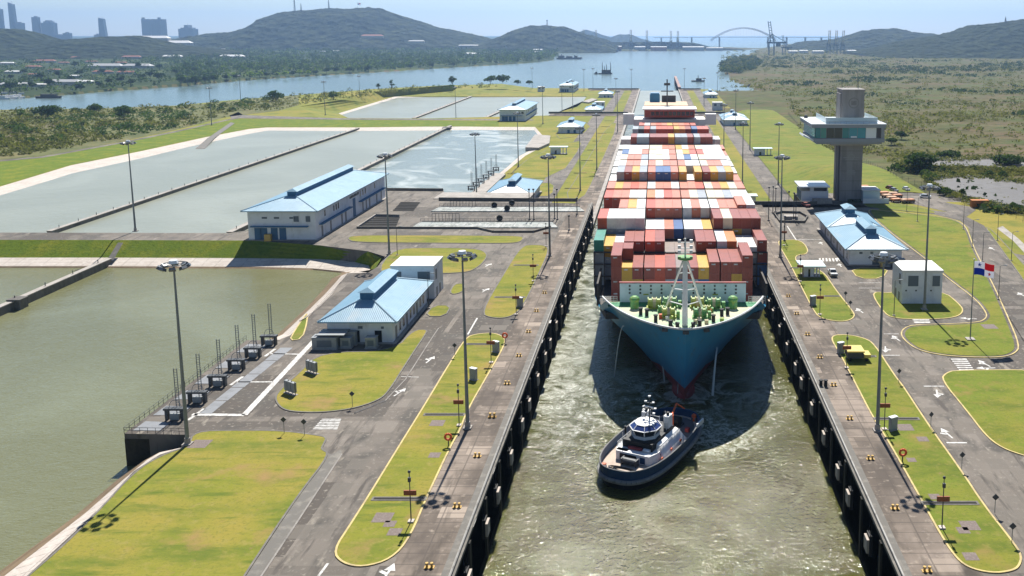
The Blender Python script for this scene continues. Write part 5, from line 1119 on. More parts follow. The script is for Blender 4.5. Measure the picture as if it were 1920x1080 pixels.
# windlasses and winches
def winch(x, y, m, sz, parent):
    q = MB(); q.bar((x - 1.3 * sz, y, DZ + 1.2 * sz), (x + 1.3 * sz, y, DZ + 1.2 * sz), 1.0 * sz, 12)
    for k in (-1.35, -.45, .45, 1.35): q.bar((x + k * sz - .1, y, DZ + 1.2 * sz), (x + k * sz + .1, y, DZ + 1.2 * sz), 1.35 * sz, 12)
    q.box(x - 1.7 * sz, x + 1.7 * sz, y - .9 * sz, y + .9 * sz, DZ, DZ + .4)
    o = q.build('winch', m, parent); MB().bar((x - .35 * sz, y, DZ + 1.2 * sz), (x + .35 * sz, y, DZ + 1.2 * sz), 1.15 * sz, 12).build('rope_drum', 'rope', o); MB().box(x + 1.75 * sz, x + 2.5 * sz, y - .5, y + .5, DZ, DZ + 1.5 * sz).build('motor', 'winch_green', o)
for x, y, m, s_ in [(-6.3, 18.0, 'winch_yellow', 1.0), (6.6, 18.0, 'winch_green', 1.0), (-2.9, 18.8, 'winch_green', 1.0), (3.1, 18.8, 'winch_yellow', 1.0), (-3.3, 11.5, 'winch_yellow', .95), (3.3, 11.3, 'winch_green', .95), (-4.6, 15.4, 'winch_green', .6), (4.9, 15.6, 'winch_yellow', .6)]: winch(x, y, m, s_, ship)
for x in (-10.6, 10.8):
    q = MB().bar((x, 18.2, DZ), (x, 18.2, DZ + 2.0), .95, 12, .95).ball((x, 18.2, DZ + 2.0), 1.15, 12, 6, sz=.7); q.build('vent', 'winch_green', ship, smooth=False)
for x, y in [(-9.2, 13.6), (-7.9, 12.8), (9.3, 13.6), (8.0, 12.8), (-1.6, 3.6), (1.6, 3.6), (-3.0, 5.2), (3.0, 5.2), (-6.0, 8.8), (6.0, 8.8)]:
    MB().bar((x, y, DZ), (x, y, DZ + 1.3), .4, 10).bar((x, y, DZ + 1.3), (x, y, DZ + 1.5), .5, 10).build('bitt', 'rubber', ship)
for k in range(14): x, y = RND.uniform(-8, 8), RND.uniform(7, 16); MB().box(x - .4, x + .4, y - .4, y + .4, DZ, DZ + RND.uniform(.4, 1.0)).build('deck_fitting', ('ship_orange', 'winch_yellow', 'rope', 'rim_white')[k % 4], ship)
for x in (-4.2, 0, 4.2):                                             # mooring chocks under the rim
    t_ = next(t for t in [i * .05 for i in range(900)] if half(t, 1) >= abs(x)); MB().box(x - .6, x + .6, t_ - .12, t_ + .4, 17.5, 18.15).build('chock', 'dark_metal', ship)
# foremast
fm = MB().bar((0, 6.5, DZ), (0, 6.5, 31.5), .62, 10, .5); fmo = fm.build('foremast', 'ship_white', ship)
q = MB()
for sx in (-1, 1):
    q.bar((sx * .5, 6.6, 30.6), (sx * 4.3, 14.2, DZ), .24, 6)
    for z, x, y in ((27.6, 1.35, 8.4), (23.8, 2.5, 10.6), (20.6, 3.4, 12.4)): q.bar((0, 6.6, z + .8), (sx * x, y, z), .13, 5)
q.build('mast_stay', 'ship_white', fmo)
MB().bar((0, 6.5, 31.2), (0, 6.5, 31.7), 1.6, 10).build('mast_platform', 'winch_green', fmo)
q = MB().bar((0, 6.5, 31.7), (0, 6.5, 35.5), .2, 6)
for z in (32.4, 33.4, 34.6): q.bar((-1.3, 6.5, z), (1.3, 6.5, z), .1, 5); q.box(-1.5, -.9, 6.1, 6.8, z, z + .6); q.box(.9, 1.5, 6.1, 6.8, z, z + .6)
q.build('mast_lamp', 'ship_white', fmo)
# hatch deck, lashing bridges
hp = [(half(t, 1) - .9, t) for t in (23.6, 26, 30, 36, 44, 55)] + [(20.4, 268)]; MB().prism(hp + [(-x, y) for x, y in hp[::-1]], 13.0, 14.45).build('hatch_deck', 'lash', ship)
LB = MB()
for n in range(1, 12):
    yb = 205 + 14.2 * n - YT - .55
    o = MB()
    for k in range(18): x = -21.2 + k * 2.5; o.box(x - .09, x + .09, yb - .3, yb + .3, 14.5, 23.5)
    for z in (17.2, 20.2, 23.2): o.box(-21.3, 21.3, yb - .35, yb + .35, z, z + .2)
    o.build('lashing_bridge', 'lash', ship)
for sx in (-1, 1):
    o = MB()
    for k in range(5): o.box(sx * 19.4 - .2, sx * 19.4 + .2, 29 + k * 3.2, 29.4 + k * 3.2, 14.4, 19.5)
    o.box(sx * 19.4 - .2, sx * 19.4 + .2, 29, 43, 19.4, 19.7)
    o.build('lashing_frame', 'lash', ship)
# accommodation block
HB = 422 - YT; wz = 10.0
MB().box(-16.5, 16.5, HB, HB + 14, 13.6, 36.5).build('accommodation', 'ship_white', ship)
for sx in (-1, 1): MB().box(sx * 16.5 - (0 if sx > 0 else 5), sx * 16.5 + (5 if sx > 0 else 0), HB - .4, HB + 4, 34, 39.0).build('bridge_wing', 'ship_white', ship)
wh = MB().box(-11.5, 11.5, HB - 1.5, HB + 12, 37.5, 41.0).build('wheelhouse', mat('wheel_red', (.30, .07, .04), .6), ship)
for k in range(10): MB().box(-8.6 + k * 2.0, -7.0 + k * 2.0, HB - 1.58, HB - 1.5, 38.4, 40.2).build('window', 'dark_glass', wh)
MB().box(-12.5, 12.5, HB - 2.3, HB + 12.6, 41.0, 41.5).build('wheelhouse_roof', 'ship_white', wh)
MB().box(-12.0, 9.0, HB + 13, HB + 40, 36, 41.8).build('aft_house', 'ship_tan', ship)
q = MB().bar((-1, HB + 20, 41.8), (-1, HB + 20, 54), .35, 6); q.box(-4, 2, HB + 19.7, HB + 20.3, 48, 48.5); q.box(-2.5, .5, HB + 19.6, HB + 20.4, 51, 52.2); q.build('radar_mast', 'dark_metal', ship)
MB().box(-9.5, -4.5, HB + 36, HB + 42, 41.8, 45.6).box(-9.2, -4.8, HB + 36.3, HB + 41.7, 45.6, 46.2).build('funnel', 'hull_blue', ship)
MB().box(-3.5, 3.5, HB + 36, HB + 40, 41.8, 45).build('stern_house', 'dark_metal', ship)
for sx in (-1, 1): MB().ball((sx * 13.5, HB - 2.4, 32), .9, 8, 6).build('lifebuoy_lamp', 'dark_metal', ship)
# discharge streams
mat('stream', (.62, .66, .64), .3, spec=.4)
for k, (a, b, sag, lb) in enumerate([((1170, 612, 214), (1152, 706), 1.5, 'long thin water stream falling from the bow, far from the stem'), ((1237, 668, 190), (1246, 716), 2.0, 'short water stream close to the blue stem'), ((1344, 652, 192), (1336, 742), 2.4, 'broad water stream on the side away from the tug mast'), ((1284, 640, 176), (1270, 742), 1.2, 'thin water stream running down along the stem')]):
    A_ = D(a[0], a[1], a[2] * .888 if a[2] > 200 else a[2]); B_ = P(b[0], b[1], WZ); q = MB(); pts = []
    for i in range(11): u = i / 10; p = A_.lerp(B_, u); p.z = A_.z + (B_.z - A_.z) * u ** 1.7; p.y = A_.y + (B_.y - A_.y) * u ** .7; pts.append(p)
    for i in range(10): q.bar(pts[i], pts[i + 1], (.07, .09, .16, .05)[k] * (1 + .08 * i), 6)
    tag(q.build('water_stream', 'stream'), lb, 'water stream')
# ------------------------------------------------------------ containers
CC = {'M': (.28, .045, .022), 'R': (.52, .07, .022), 'W': (.68, .67, .64), 'G': (.33, .36, .40), 'Y': (.62, .34, .03), 'B': (.022, .10, .28), 'N': (.02, .24, .17), 'P': (.54, .17, .09), 'O': (.60, .20, .045), 'T': (.25, .19, .16), 'C': (.68, .60, .44), 'D': (.05, .055, .06)}
CN = {'M': 'dark red', 'R': 'bright red', 'W': 'white', 'G': 'grey', 'Y': 'yellow', 'B': 'blue', 'N': 'green', 'P': 'faded red', 'O': 'orange', 'T': 'brown', 'C': 'cream', 'D': 'black'}
for k, c in CC.items():
    d = tuple(v * .72 for v in c); l = tuple(min(.8, v * 1.12 + .02) for v in c)
    mat('box_' + k, c, .46, [('noise', .35, d, .5, .74), ('noise', 1.6, l, .58, .82)], [('wave', 1.1, .05, (1, 0, 0)), ('wave', 1.1, .05, (0, 1, 0))], spec=.5, coat=.22)
TH, CB, PX = 2.85, 4.6, 2.46
def cont_mesh(L, h):
    b = MB(); w = 1.21
    b.box(-w + .05, w - .05, .06, L - .06, .04, h - .05)
    for x in (-w, w - .14): b.box(x, x + .14, 0, L, 0, .16); b.box(x, x + .14, 0, L, h - .14, h)
    for y in (0, L - .16):
        for x in (-w + .001, w - .141): b.box(x, x + .14, y - .001, y + .159, .1601, h - .1401)
        b.box(-w + .141, w - .141, y + .001, y + .158, h - .15, h - .001); b.box(-w + .141, w - .141, y + .001, y + .158, .002, .16)
    for x in (-.62, -.22, .22, .62): b.box(x - .035, x + .035, -.0, .065, .2, h - .2)
    o = b.build('container', 'box_M'); me = o.data; bpy.data.objects.remove(o); return me
ME40, ME20 = cont_mesh(13.2, TH - .04), cont_mesh(6.3, TH - .04)
bays = [   # y, top colours for the 17 stacks, tiers
 (205.0, '..MYMMRMTMYMMMM..', [0, 0, 4, 3, 3, 3, 3, 3, 3, 3, 3, 3.45, 3.45, 3.45, 4, 0, 0]),
 (219.2, 'NYWMMRMTTTMMWOWWM', [4.1, 3.6, 3.6, 4, 4, 4, 4, 3, 3, 3, 4, 4, 4, 4, 3.5, 3.5, 4.1]),
 (233.4, 'RWWWWWWPBWWYMCMMM', [5, 5, 5, 5, 5, 4, 4, 4, 4, 4, 4, 4, 5, 5, 5, 5, 5]),
 (247.6, 'MMPYWRPPPWPWWPPPW', [3.6, 3.6, 5, 5, 5, 5, 5, 5, 5, 5, 5, 5, 5, 5, 5, 5.3, 5.3]),
 (261.8, 'RPPWWOWRPPCGCCGWW', [5.1] * 17),
 (276.0, 'PYPRPWPPWPPRCPYCP', [5.2] * 17),
 (290.2, 'WGMYGPBBPYWYMYGYP', [5.2, 6.2, 6.2, 6.2, 6.2, 6.2, 6.2, 6.2, 6.2, 6.2, 5.3, 6.2, 6.2, 6.2, 6.2, 6.2, 5.2]),
 (304.4, 'WWPPWPCPPPWWCPPWW', [5.3] + [6.2] * 15 + [5.3]),
 (318.6, 'WCPPGWCWPWBWCWWWW', [5.4] + [6.25] * 15 + [5.4]),
 (332.8, 'WBWWPCWWPCYRRWWWW', [5.4] + [6.25] * 15 + [5.4]),
 (347.0, 'WWWWWCCPPYWPCWWWP', [5.4] + [6.25] * 15 + [5.4]),
 (361.6, 'WWMGGMMMYGGMGMMWP', [5.6, 5.6] + [7.25] * 13 + [5.6, 5.6]),
 (389.0, 'WWGDRGRRRYOMBRRGW', [5.8, 5.8] + [7.35] * 13 + [5.8, 5.8]),
 (403.4, '...RWPRPYOPRR....', [0, 0, 0] + [7.4] * 10 + [0] * 4)]
mixc = 'MMMPRWGYBMGMTMMR'
ORD = ['first', 'second', 'third', 'fourth', 'fifth', 'sixth', 'seventh', 'eighth', 'ninth', 'tenth', 'eleventh', 'twelfth', 'thirteenth', 'fourteenth', 'fifteenth', 'sixteenth', 'seventeenth']
cl = []; fill = MB(); mark = []
lower = {(0, 3): 'YYM', (0, 4): 'MYM', (0, 5): 'RRM', (0, 6): 'RRM', (0, 7): 'MGM', (0, 8): 'TBM', (0, 9): 'MGB', (0, 10): 'YBB', (0, 11): 'MMB', (0, 12): 'MMB', (0, 13): 'MYG', (0, 2): 'MMMM', (0, 14): 'MMMM', (1, 0): 'NGGGG', (1, 1): 'OGGG', (1, 2): 'WGTG', (1, 16): 'MMBBM', (1, 15): 'WGGT', (1, 14): 'WMMM', (1, 8): 'BTT', (1, 7): 'DTT', (1, 9): 'GTT', (2, 0): 'RMY', (2, 1): 'WGY', (2, 2): 'WGG', (2, 3): 'WG'}
for bi, (y, cols, tiers) in enumerate(bays):
    for ci in range(17):
        tn = tiers[ci]
        if tn <= 0: continue
        zt = CB + tn * TH; n = int(tn); fr = 0
        if bi > 0:
            fr = bays[bi - 1][2][ci]
            if bi == 13: fr = 7.35
        zf = CB + fr * TH if fr > 0 else CB
        x = SX + (ci - 8) * PX + (-.36 if ci < 5 else (-.12 if ci < 9 else (.12 if ci < 12 else .36)))
        vis = max(1, math.ceil((zt - zf - .15) / TH)) if bi > 0 else n
        vis = min(vis, n)
        for k in range(n):
            lw = lower.get((bi, ci)); c = cols[ci] if k == 0 else (lw[k] if lw and k < len(lw) else mixc[(bi * 7 + ci * 5 + k * 3) % 16])
            z = zt - (k + 1) * TH
            if k < vis: cl.append((y, bi, ci, k, c, x, z))
            else: fill.box(x - 1.2, x + 1.2, y + .05, y + 13.1, z, z + TH - .05, list(CC).index(c))
cl.sort(key=lambda q: (q[0], q[3]))
keep, rest = cl[:318], cl[318:]
for (y, bi, ci, k, c, x, z) in rest: fill.box(x - 1.2, x + 1.2, y + .05, y + 13.1, z, z + TH - .05, list(CC).index(c))
TIER = ['topmost', 'second from top', 'third from top', 'fourth from top', 'fifth from top']
pl0_ = MB().box(-.45, .45, -.012, .0, 0, .3).build('marking', 'paint_white'); PLM = pl0_.data; bpy.data.objects.remove(pl0_)
for (y, bi, ci, k, c, x, z) in keep:
    short = (bi, ci) == (0, 3)
    o = bpy.data.objects.new('shipping_container', ME20 if short else ME40); COL.objects.link(o); o.location = (x, y, z)
    o.material_slots[0].link = 'OBJECT'; o.material_slots[0].material = M['box_' + c]
    tag(o, '%s container, %s in its stack, %s row from the bow, %s stack from the green end' % (CN[c], TIER[k], ORD[bi], ORD[ci]) if False else '%s container, %s, %s row behind the bow, %s stack from the left' % (CN[c], TIER[k], ORD[bi], ORD[ci]), 'shipping container', 'containers stacked on the ship')
    if c in 'MPRBGY' and bi < 8 and (bi * 5 + ci * 3 + k) % 3 != 1:
        q = bpy.data.objects.new('marking', PLM); COL.objects.link(q); q.parent = o; q.location = (-.25, 0, TH - .75)
for k in range(2):                                                   # rear halves of the short yellow stack
    o = bpy.data.objects.new('shipping_container', ME20); COL.objects.link(o); o.location = (SX - 5 * PX - .36, 205 + 6.8, CB + (2 + k) * TH + (0 if k else .02)); o.material_slots[0].link = 'OBJECT'; o.material_slots[0].material = M['box_M']
    tag(o, 'short dark red container rising behind the yellow one, %s of two' % ('lower', 'upper')[k], 'shipping container', 'containers stacked on the ship')
fo = fill.build('stacked_containers', ['box_' + c for c in CC]); tag(fo, 'the remaining containers stacked deeper in the ship', 'containers', 'containers stacked on the ship', 'stuff')
# ------------------------------------------------------------ tug
a, b_ = P(1150, 912, -9), P(1284, 786, -9); c_ = (a + b_) / 2; dv = b_ - a; LT = dv.length * .95
tug = thing('tugboat', 'dark blue tugboat with pale fender working under the ship bow', 'tugboat', (c_.x, c_.y, -10), -atan2(dv.x, dv.y))
mat('tug_blue', (.010, .045, .115), .5, [('noise', .5, (.016, .06, .14), .5, .7)], spec=.25, obj=True); mat('tug_black', (.012, .013, .015), .55); mat('tug_fender', (.21, .21, .205), .8, [('noise', 1, (.14, .14, .135), .5, .7)], obj=True); mat('tug_deck', (.46, .37, .30), .8, [('noise', .7, (.36, .29, .24), .48, .7)], obj=True); mat('tug_dark_deck', (.10, .10, .11), .8)
def oval(hw, hl, n=40, p=2.7): return [(hw * math.copysign(abs(cos(2 * pi * i / n)) ** (2 / p), cos(2 * pi * i / n)), hl * math.copysign(abs(sin(2 * pi * i / n)) ** (2 / p), sin(2 * pi * i / n))) for i in range(n)]
hl, hw = LT / 2, 6.1
def ringwall(mb, w0, l0, z0, w1, l1, z1, flip=False):
    A_, B_ = oval(w0, l0), oval(w1, l1); n = len(A_)
    for i in range(n):
        j = (i + 1) % n; q = [(*A_[i], z0), (*A_[j], z0), (*B_[j], z1), (*B_[i], z1)]; mb.add(q, [(3, 2, 1, 0) if flip else (0, 1, 2, 3)])
    return mb
q = ringwall(MB(), hw * .86, hl * .93, -1.5, hw, hl, 1.5); q.add([(*p, -1.5) for p in oval(hw * .86, hl * .93)], [tuple(range(40))[::-1]]); q.build('hull', 'tug_black', tug, smooth=False)
q = MB(); ov = oval(hw + .12, hl + .12, 56)
for i in range(56): q.bar((*ov[i], 1.6), (*ov[(i + 1) % 56], 1.6), .42, 8, cap=False)
q.build('fender', 'tug_fender', tug)
q = ringwall(MB(), hw, hl, 1.5, hw + .15, hl + .1, 3.5); ringwall(q, hw - .22, hl - .2, 1.5, hw - .08, hl - .12, 3.5, True); ringwall(q, hw + .15, hl + .1, 3.5, hw - .08, hl - .12, 3.5); q.build('bulwark', 'tug_blue', tug)
q = MB(); ov = oval(hw + .04, hl, 56)
for i in range(56):
    if ov[i][1] < hl * .45: q.bar((*ov[i], 3.55), (*ov[(i + 1) % 56], 3.55), .12, 6, cap=False)
q.build('cap_rail', 'tug_fender', tug)
dk = [p for p in oval(hw - .2, hl - .2)]; MB().prism(dk, 1.7, 2.1).build('deck', 'tug_deck', tug); MB().prism([p for p in oval(hw - .9, hl - .9) if p[1] > 5.5], 2.1, 2.13).build('working_deck', 'tug_dark_deck', tug)
DK = 2.1
dh = MB().prism([(-3.4, -6.5), (3.4, -6.5), (4.2, -4.5), (4.2, 5.5), (-4.2, 5.5), (-4.2, -4.5)], DK, 4.9).build('deckhouse', 'ship_white', tug)
MB().box(-2.6, .8, -6.58, -6.5, DK + .3, 4.3).build('window', 'tug_black', dh); MB().box(1.6, 2.6, -6.57, -6.5, DK + .3, 4.2).build('door', 'tug_blue', dh)
for k in range(4):
    for sx in (-1, 1): MB().bar((sx * 4.19, -3.2 + k * 2.2, 3.7), (sx * 4.25, -3.2 + k * 2.2, 3.7), .3, 10).build('porthole', 'dark_glass', dh)
MB().prism([(-3.1, -4.6), (3.1, -4.6), (3.1, 4.5), (-3.1, 4.5)], 4.9, 7.2).build('upper_house', 'tug_black', tug)
MB().hexa([(3.2, -3.6, DK), (5.0, -3.6, DK), (5.0, 6.5, DK), (3.2, 6.5, DK)], [(3.2, -3.0, 6.4), (3.9, -3.0, 6.0), (3.9, 5.0, 6.0), (3.2, 5.0, 6.4)]).build('casing', 'ship_white', tug)
wh = MB(); oc = lambda r, s: [(r * cos(pi / 8 + k * pi / 4) * s, r * sin(pi / 8 + k * pi / 4) - 1.2) for k in range(8)]
lo, hi = oc(2.5, 1.0), oc(3.0, 1.0)
whb = MB().prism(oc(2.7, 1), 7.2, 8.1).build('wheelhouse', 'ship_white', tug)
q = MB()
for i in range(8):
    j = (i + 1) % 8; q.add([(*lo[i], 8.1), (*lo[j], 8.1), (*hi[j], 9.9), (*hi[i], 9.9)], [(0, 1, 2, 3)])
q.build('window', 'dark_glass', whb)
q = MB()
for i in range(8): q.bar((*lo[i], 8.1), (*hi[i], 9.9), .12, 5)
q.build('window_frame', 'ship_white', whb)
mat('tug_skylight', (.025, .045, .16), .2, spec=.6)
q = MB(); h2 = oc(2.0, 1)
for i in range(8):
    j = (i + 1) % 8; q.add([(*hi[i], 10.1), (*hi[j], 10.1), (*h2[j], 11.2), (*h2[i], 11.2)], [(0, 1, 2, 3)])
q.build('skylight', 'tug_skylight', whb)
q = MB()
for i in range(8):
    j = (i + 1) % 8; q.bar((*hi[i], 10.0), (*hi[j], 10.0), .14, 5); q.bar((*h2[i], 11.2), (*h2[j], 11.2), .12, 5); q.bar((*hi[i], 10.0), (*h2[i], 11.2), .08, 4)
q.prism(h2, 11.15, 11.3); q.build('roof_frame', 'ship_white', whb)
ms = MB().bar((0, .4, 11.2), (0, .4, 18), .16, 6, .08); ms.box(-1.3, 1.3, .3, .5, 14.2, 14.35); ms.box(-.9, .9, .3, .5, 16, 16.12); ms.bar((-1.0, .4, 11.2), (0, .4, 15.5), .08, 5); ms.bar((1.0, .4, 11.2), (0, .4, 15.5), .08, 5); mso = ms.build('mast', 'dark_metal', tug)
for x, z in ((-1.2, 14.4), (1.2, 14.4), (-.8, 16.2), (.8, 16.2), (0, 18), (-1.2, 13.4), (.9, 12.8)): MB().box(x - .22, x + .22, .2, .6, z, z + .35).build('mast_lamp', 'ship_white', mso)
MB().box(-1.0, 1.0, -.1, .15, 15.0, 15.25).build('radar', 'ship_white', mso)
for x in (-2.3, 2.4):
    f = MB().box(x - .55, x + .55, 2.6, 4.3, 7.2, 11.0).build('funnel', 'ship_white', tug); MB().bar((x, 3.4, 11.0), (x, 3.4, 11.9), .3, 8).build('exhaust', 'tug_black', f)
for x, y, z in ((-2.8, -5, 5.0), (2.9, 3.5, 7.2), (1.6, 3.9, 7.2)): MB().bar((x, y, z), (x, y, z + 4.5), .05, 4).build('antenna', 'ship_white', tug)
MB().bar((-3.6, -2.5, 7.2), (-3.6, -2.5, 9.6), .2, 8).build('fire_monitor', 'tug_black', tug)
MB().bar((-1.6, -4.9, 5.35), (1.2, -4.9, 5.35), .42, 10).build('life_raft', 'hull_red', tug); MB().bar((1.5, -4.9, 5.35), (2.8, -4.9, 5.35), .42, 10).build('life_raft', 'ship_white', tug)
MB().box(-3.4, -1.2, -7.6, -6.6, DK, 4.2).build('locker', 'ship_white', tug)
wn = MB().bar((-1.2, -8.9, DK + .9), (1.2, -8.9, DK + .9), .65, 12).box(-1.5, -1.25, -9.5, -8.3, DK, DK + 1.5).box(1.25, 1.5, -9.5, -8.3, DK, DK + 1.5).build('bow_winch', 'dark_metal', tug)
for x, y in ((-2.6, -12.2), (2.6, -12.2), (0, -13.0), (-3, 12.5), (3, 12.5)): MB().bar((x - .35, y, DK), (x - .35, y, DK + .8), .2, 8).bar((x + .35, y, DK), (x + .35, y, DK + .8), .2, 8).build('bitt', 'tug_dark_deck', tug)
q = MB(); pts = [(1.4 * cos(a_) * (1 + .05 * a_), -11.2 + .7 * sin(a_), DK + .05 + .01 * a_) for a_ in [i * .5 for i in range(50)]]; q.path(pts, .09, 4); q.build('rope_coil', 'tug_black', tug)
cr = MB().bar((1.0, 6.6, DK), (1.0, 6.6, 6.2), .35, 8).bar((1.0, 6.6, 6.2), (.2, 10.5, 7.0), .2, 6).bar((.2, 10.5, 7.0), (1.2, 12, 5.2), .14, 6).build('crane', 'orange', tug)
MB().bar((-1.8, 9.5, DK + 1.2), (1.4, 9.5, DK + 1.2), 1.0, 12).box(-2.2, 1.8, 8.6, 10.4, DK, DK + .5).build('towing_winch', 'tug_black', tug)
MB().box(2.6, 3.4, 12.4, 13.2, DK, DK + 1.6).build('hose_reel', 'ship_orange', tug); MB().box(-3.5, -2.2, 6.6, 7.9, DK, DK + 1.7).build('locker', 'ship_tan', tug)
for y in (-4, 0, 4): MB().bar((4.75, y, 3.2), (4.95, y, 3.2), .38, 10).build('lifebuoy', 'orange', tug)
for k, sx in enumerate((-1, 1)):
    q = MB()
    for i in range(9): q.bar((sx * 4.15, -4.5 + i * 1.2, 4.9), (sx * 4.15, -4.5 + i * 1.2, 5.9), .05, 4)
    for z in (5.4, 5.9): q.bar((sx * 4.15, -4.5, z), (sx * 4.15, 5.1, z), .04, 4)
    q.build('handrail', 'ship_white', tug)
MB().box(5.6, 5.9, 7.5, 10.5, 3.6, 4.6).build('tyre_fender', 'ship_white', tug)

for k, (x, y, sz, h, m) in enumerate([(-2.2, -3.6, .5, 1.2, 'ship_orange'), (2.6, 1.0, .6, 1.4, 'ship_white'), (-3.6, 1.5, .4, 2.2, 'ship_white'), (-2.4, 7.4, .5, 1.0, 'crate_yellow'), (0, 13.2, .6, .9, 'crate_yellow'), (-4.4, 10.0, .4, 1.1, 'ship_orange'), (3.9, 9.2, .4, 1.2, 'hull_red'), (-4.2, -9.6, .35, .7, 'ship_orange'), (4.0, -9.0, .35, .7, 'crate_yellow'), (-4.6, 4.5, .35, 1.2, 'hull_red')]):
    MB().box(x - sz, x + sz, y - sz, y + sz, DK if abs(y) > 5 or abs(x) > 3.3 else 4.9, (DK if abs(y) > 5 or abs(x) > 3.3 else 4.9) + h).build('deck_box', m, tug)
q = MB()
for x in (-2.6, -1.2, 1.3, 2.8): q.bar((x, 2.0, 7.2), (x, 2.0, 12.5 - abs(x)), .07, 4)
q.bar((-2.6, 2, 9.5), (2.8, 2, 9.5), .06, 4); q.bar((-1.2, 2, 11), (1.3, 2, 11), .06, 4); q.build('lamp_gantry', 'ship_white', tug)

for o in [c for c in tug.children if c.name.split('.')[0] not in ('hull', 'fender', 'bulwark', 'cap_rail', 'deck', 'working_deck', 'bitt', 'rope_coil')]:
    top = o.name.split('.')[0] not in ('crane', 'towing_winch', 'hose_reel', 'bow_winch', 'tyre_fender', 'locker')
    for c in [o] + list(o.children):
        for v in c.data.vertices:
            if v.co.z > 2.1: v.co.z = 2.1 + (v.co.z - 2.1) * (.60 if top else .8)
            if top: v.co.y -= 1.4; v.co.x *= .95
# ------------------------------------------------------------ vegetation
def translucent(m, c, f=.3):
    t = m.node_tree; b = t.nodes['Principled BSDF']; tr = t.nodes.new('ShaderNodeBsdfTranslucent'); tr.inputs[0].default_value = (min(1, c[0] * 2.2), min(1, c[1] * 2.2), c[2] * 1.4, 1); mx = t.nodes.new('ShaderNodeMixShader'); mx.inputs[0].default_value = f
    t.links.new(b.outputs[0], mx.inputs[1]); t.links.new(tr.outputs[0], mx.inputs[2]); t.links.new(mx.outputs[0], t.nodes['Material Output'].inputs['Surface'])
def leafm(k, c, l): translucent(mat(k, c, .8, [('noise', .35, l, .46, .68), ('noise', 1.3, tuple(v * .6 for v in c), .55, .8)], spec=.12), c)
translucent(M['leaf_dark'], (.03, .055, .014))
leafm('leaf_mid', (.040, .072, .014), (.07, .10, .02)); leafm('leaf_olive', (.085, .095, .022), (.125, .12, .034)); leafm('leaf_bright', (.17, .24, .03), (.24, .28, .05)); leafm('leaf_far', (.026, .046, .015), (.045, .065, .02)); leafm('reed', (.125, .13, .04), (.175, .16, .065))
mat('bark', (.10, .075, .055), .9, [('noise', 2, (.06, .045, .035), .4, .7)])
def clump(mb, c, rx, rz, n, s, up=.5, mi=0):
    for _ in range(n):
        a = RND.uniform(0, 2 * pi); h = RND.uniform(-.35, 1); r = sqrt(max(0, 1 - h * h)) * RND.uniform(.55, 1.05)
        p = Vector((c[0] + rx * r * cos(a), c[1] + rx * r * sin(a), c[2] + rz * h * RND.uniform(.75, 1.05)))
        nn = Vector((RND.gauss(0, 1), RND.gauss(0, 1), RND.gauss(up, 1))).normalized(); u = nn.orthogonal().normalized(); w = nn.cross(u); t = RND.uniform(0, pi); q = s * RND.uniform(.6, 1.25)
        e, f = (u * cos(t) + w * sin(t)) * q, (w * cos(t) - u * sin(t)) * q * RND.uniform(.5, .9)
        mb.add([p - e - f * .4, p + e * .3 - f, p + e + f * .3, p - e * .2 + f], [(0, 1, 2, 3)], mi)
def tree(name, label, loc, h, r, leaf, n=900, blobs=9, trunk=.28, cat='tree', flat=.55, size=None, group=None):
    t = thing(name, label, cat, loc, 0, group); th = h * trunk
    b = MB(); b.bar((0, 0, -.3), (0, 0, th * 1.2), h * .028, 7, h * .018); cs = []
    for k in range(blobs):
        a = 2 * pi * k / blobs * 1.62 + RND.uniform(0, .6); d = r * RND.uniform(.25, .68) if k else 0; z = th + (h - th) * RND.uniform(.30, .78) * (1 - .35 * d / r) if k else h * .72
        c = (d * cos(a), d * sin(a), z); cs.append(c); b.bar((0, 0, th * RND.uniform(.6, 1.1)), c, h * .014, 5, h * .005)
    b.build('trunk', 'bark', t); m = MB()
    for c in cs: rr = r * RND.uniform(.36, .56); clump(m, c, rr, rr * flat * 1.2, n // blobs, size or r * .10)
    m.build('crown', leaf, t); return t
def palm(label, loc, h):
    t = thing('palm_tree', label, 'palm tree', loc); pts = [(.12 * h * (i / 8) ** 2, 0, h * i / 8) for i in range(9)]
    b = MB(); b.path(pts, h * .018, 6); b.build('trunk', 'bark', t); m = MB(); tx, _, tz = pts[-1]
    for k in range(13):
        a = 2 * pi * k / 13 + RND.uniform(-.2, .2); el = RND.uniform(.1, .9); L = h * .34; pr = None
        for i in range(6):
            u = i / 5; p = Vector((tx + cos(a) * L * u * cos(el * (1 - u)), sin(a) * L * u * cos(el * (1 - u)), tz + L * (u * sin(el) - u * u * .9))); sd = Vector((-sin(a), cos(a), -.3)) * L * .11 * (1 - u * .8)
            if pr: m.add([pr[0] - pr[1], pr[0] + pr[1], p + sd, p - sd], [(0, 1, 2, 3)])
            pr = (p, sd)
    m.build('crown', 'leaf_mid', t); return t
def at(x, y, z0=Z1):
    z = z0
    for _ in range(4): p = P(x, y, z); z = gz(p.x, p.y) if in_poly(p.x, p.y, landR) else z0
    return P(x, y, z)
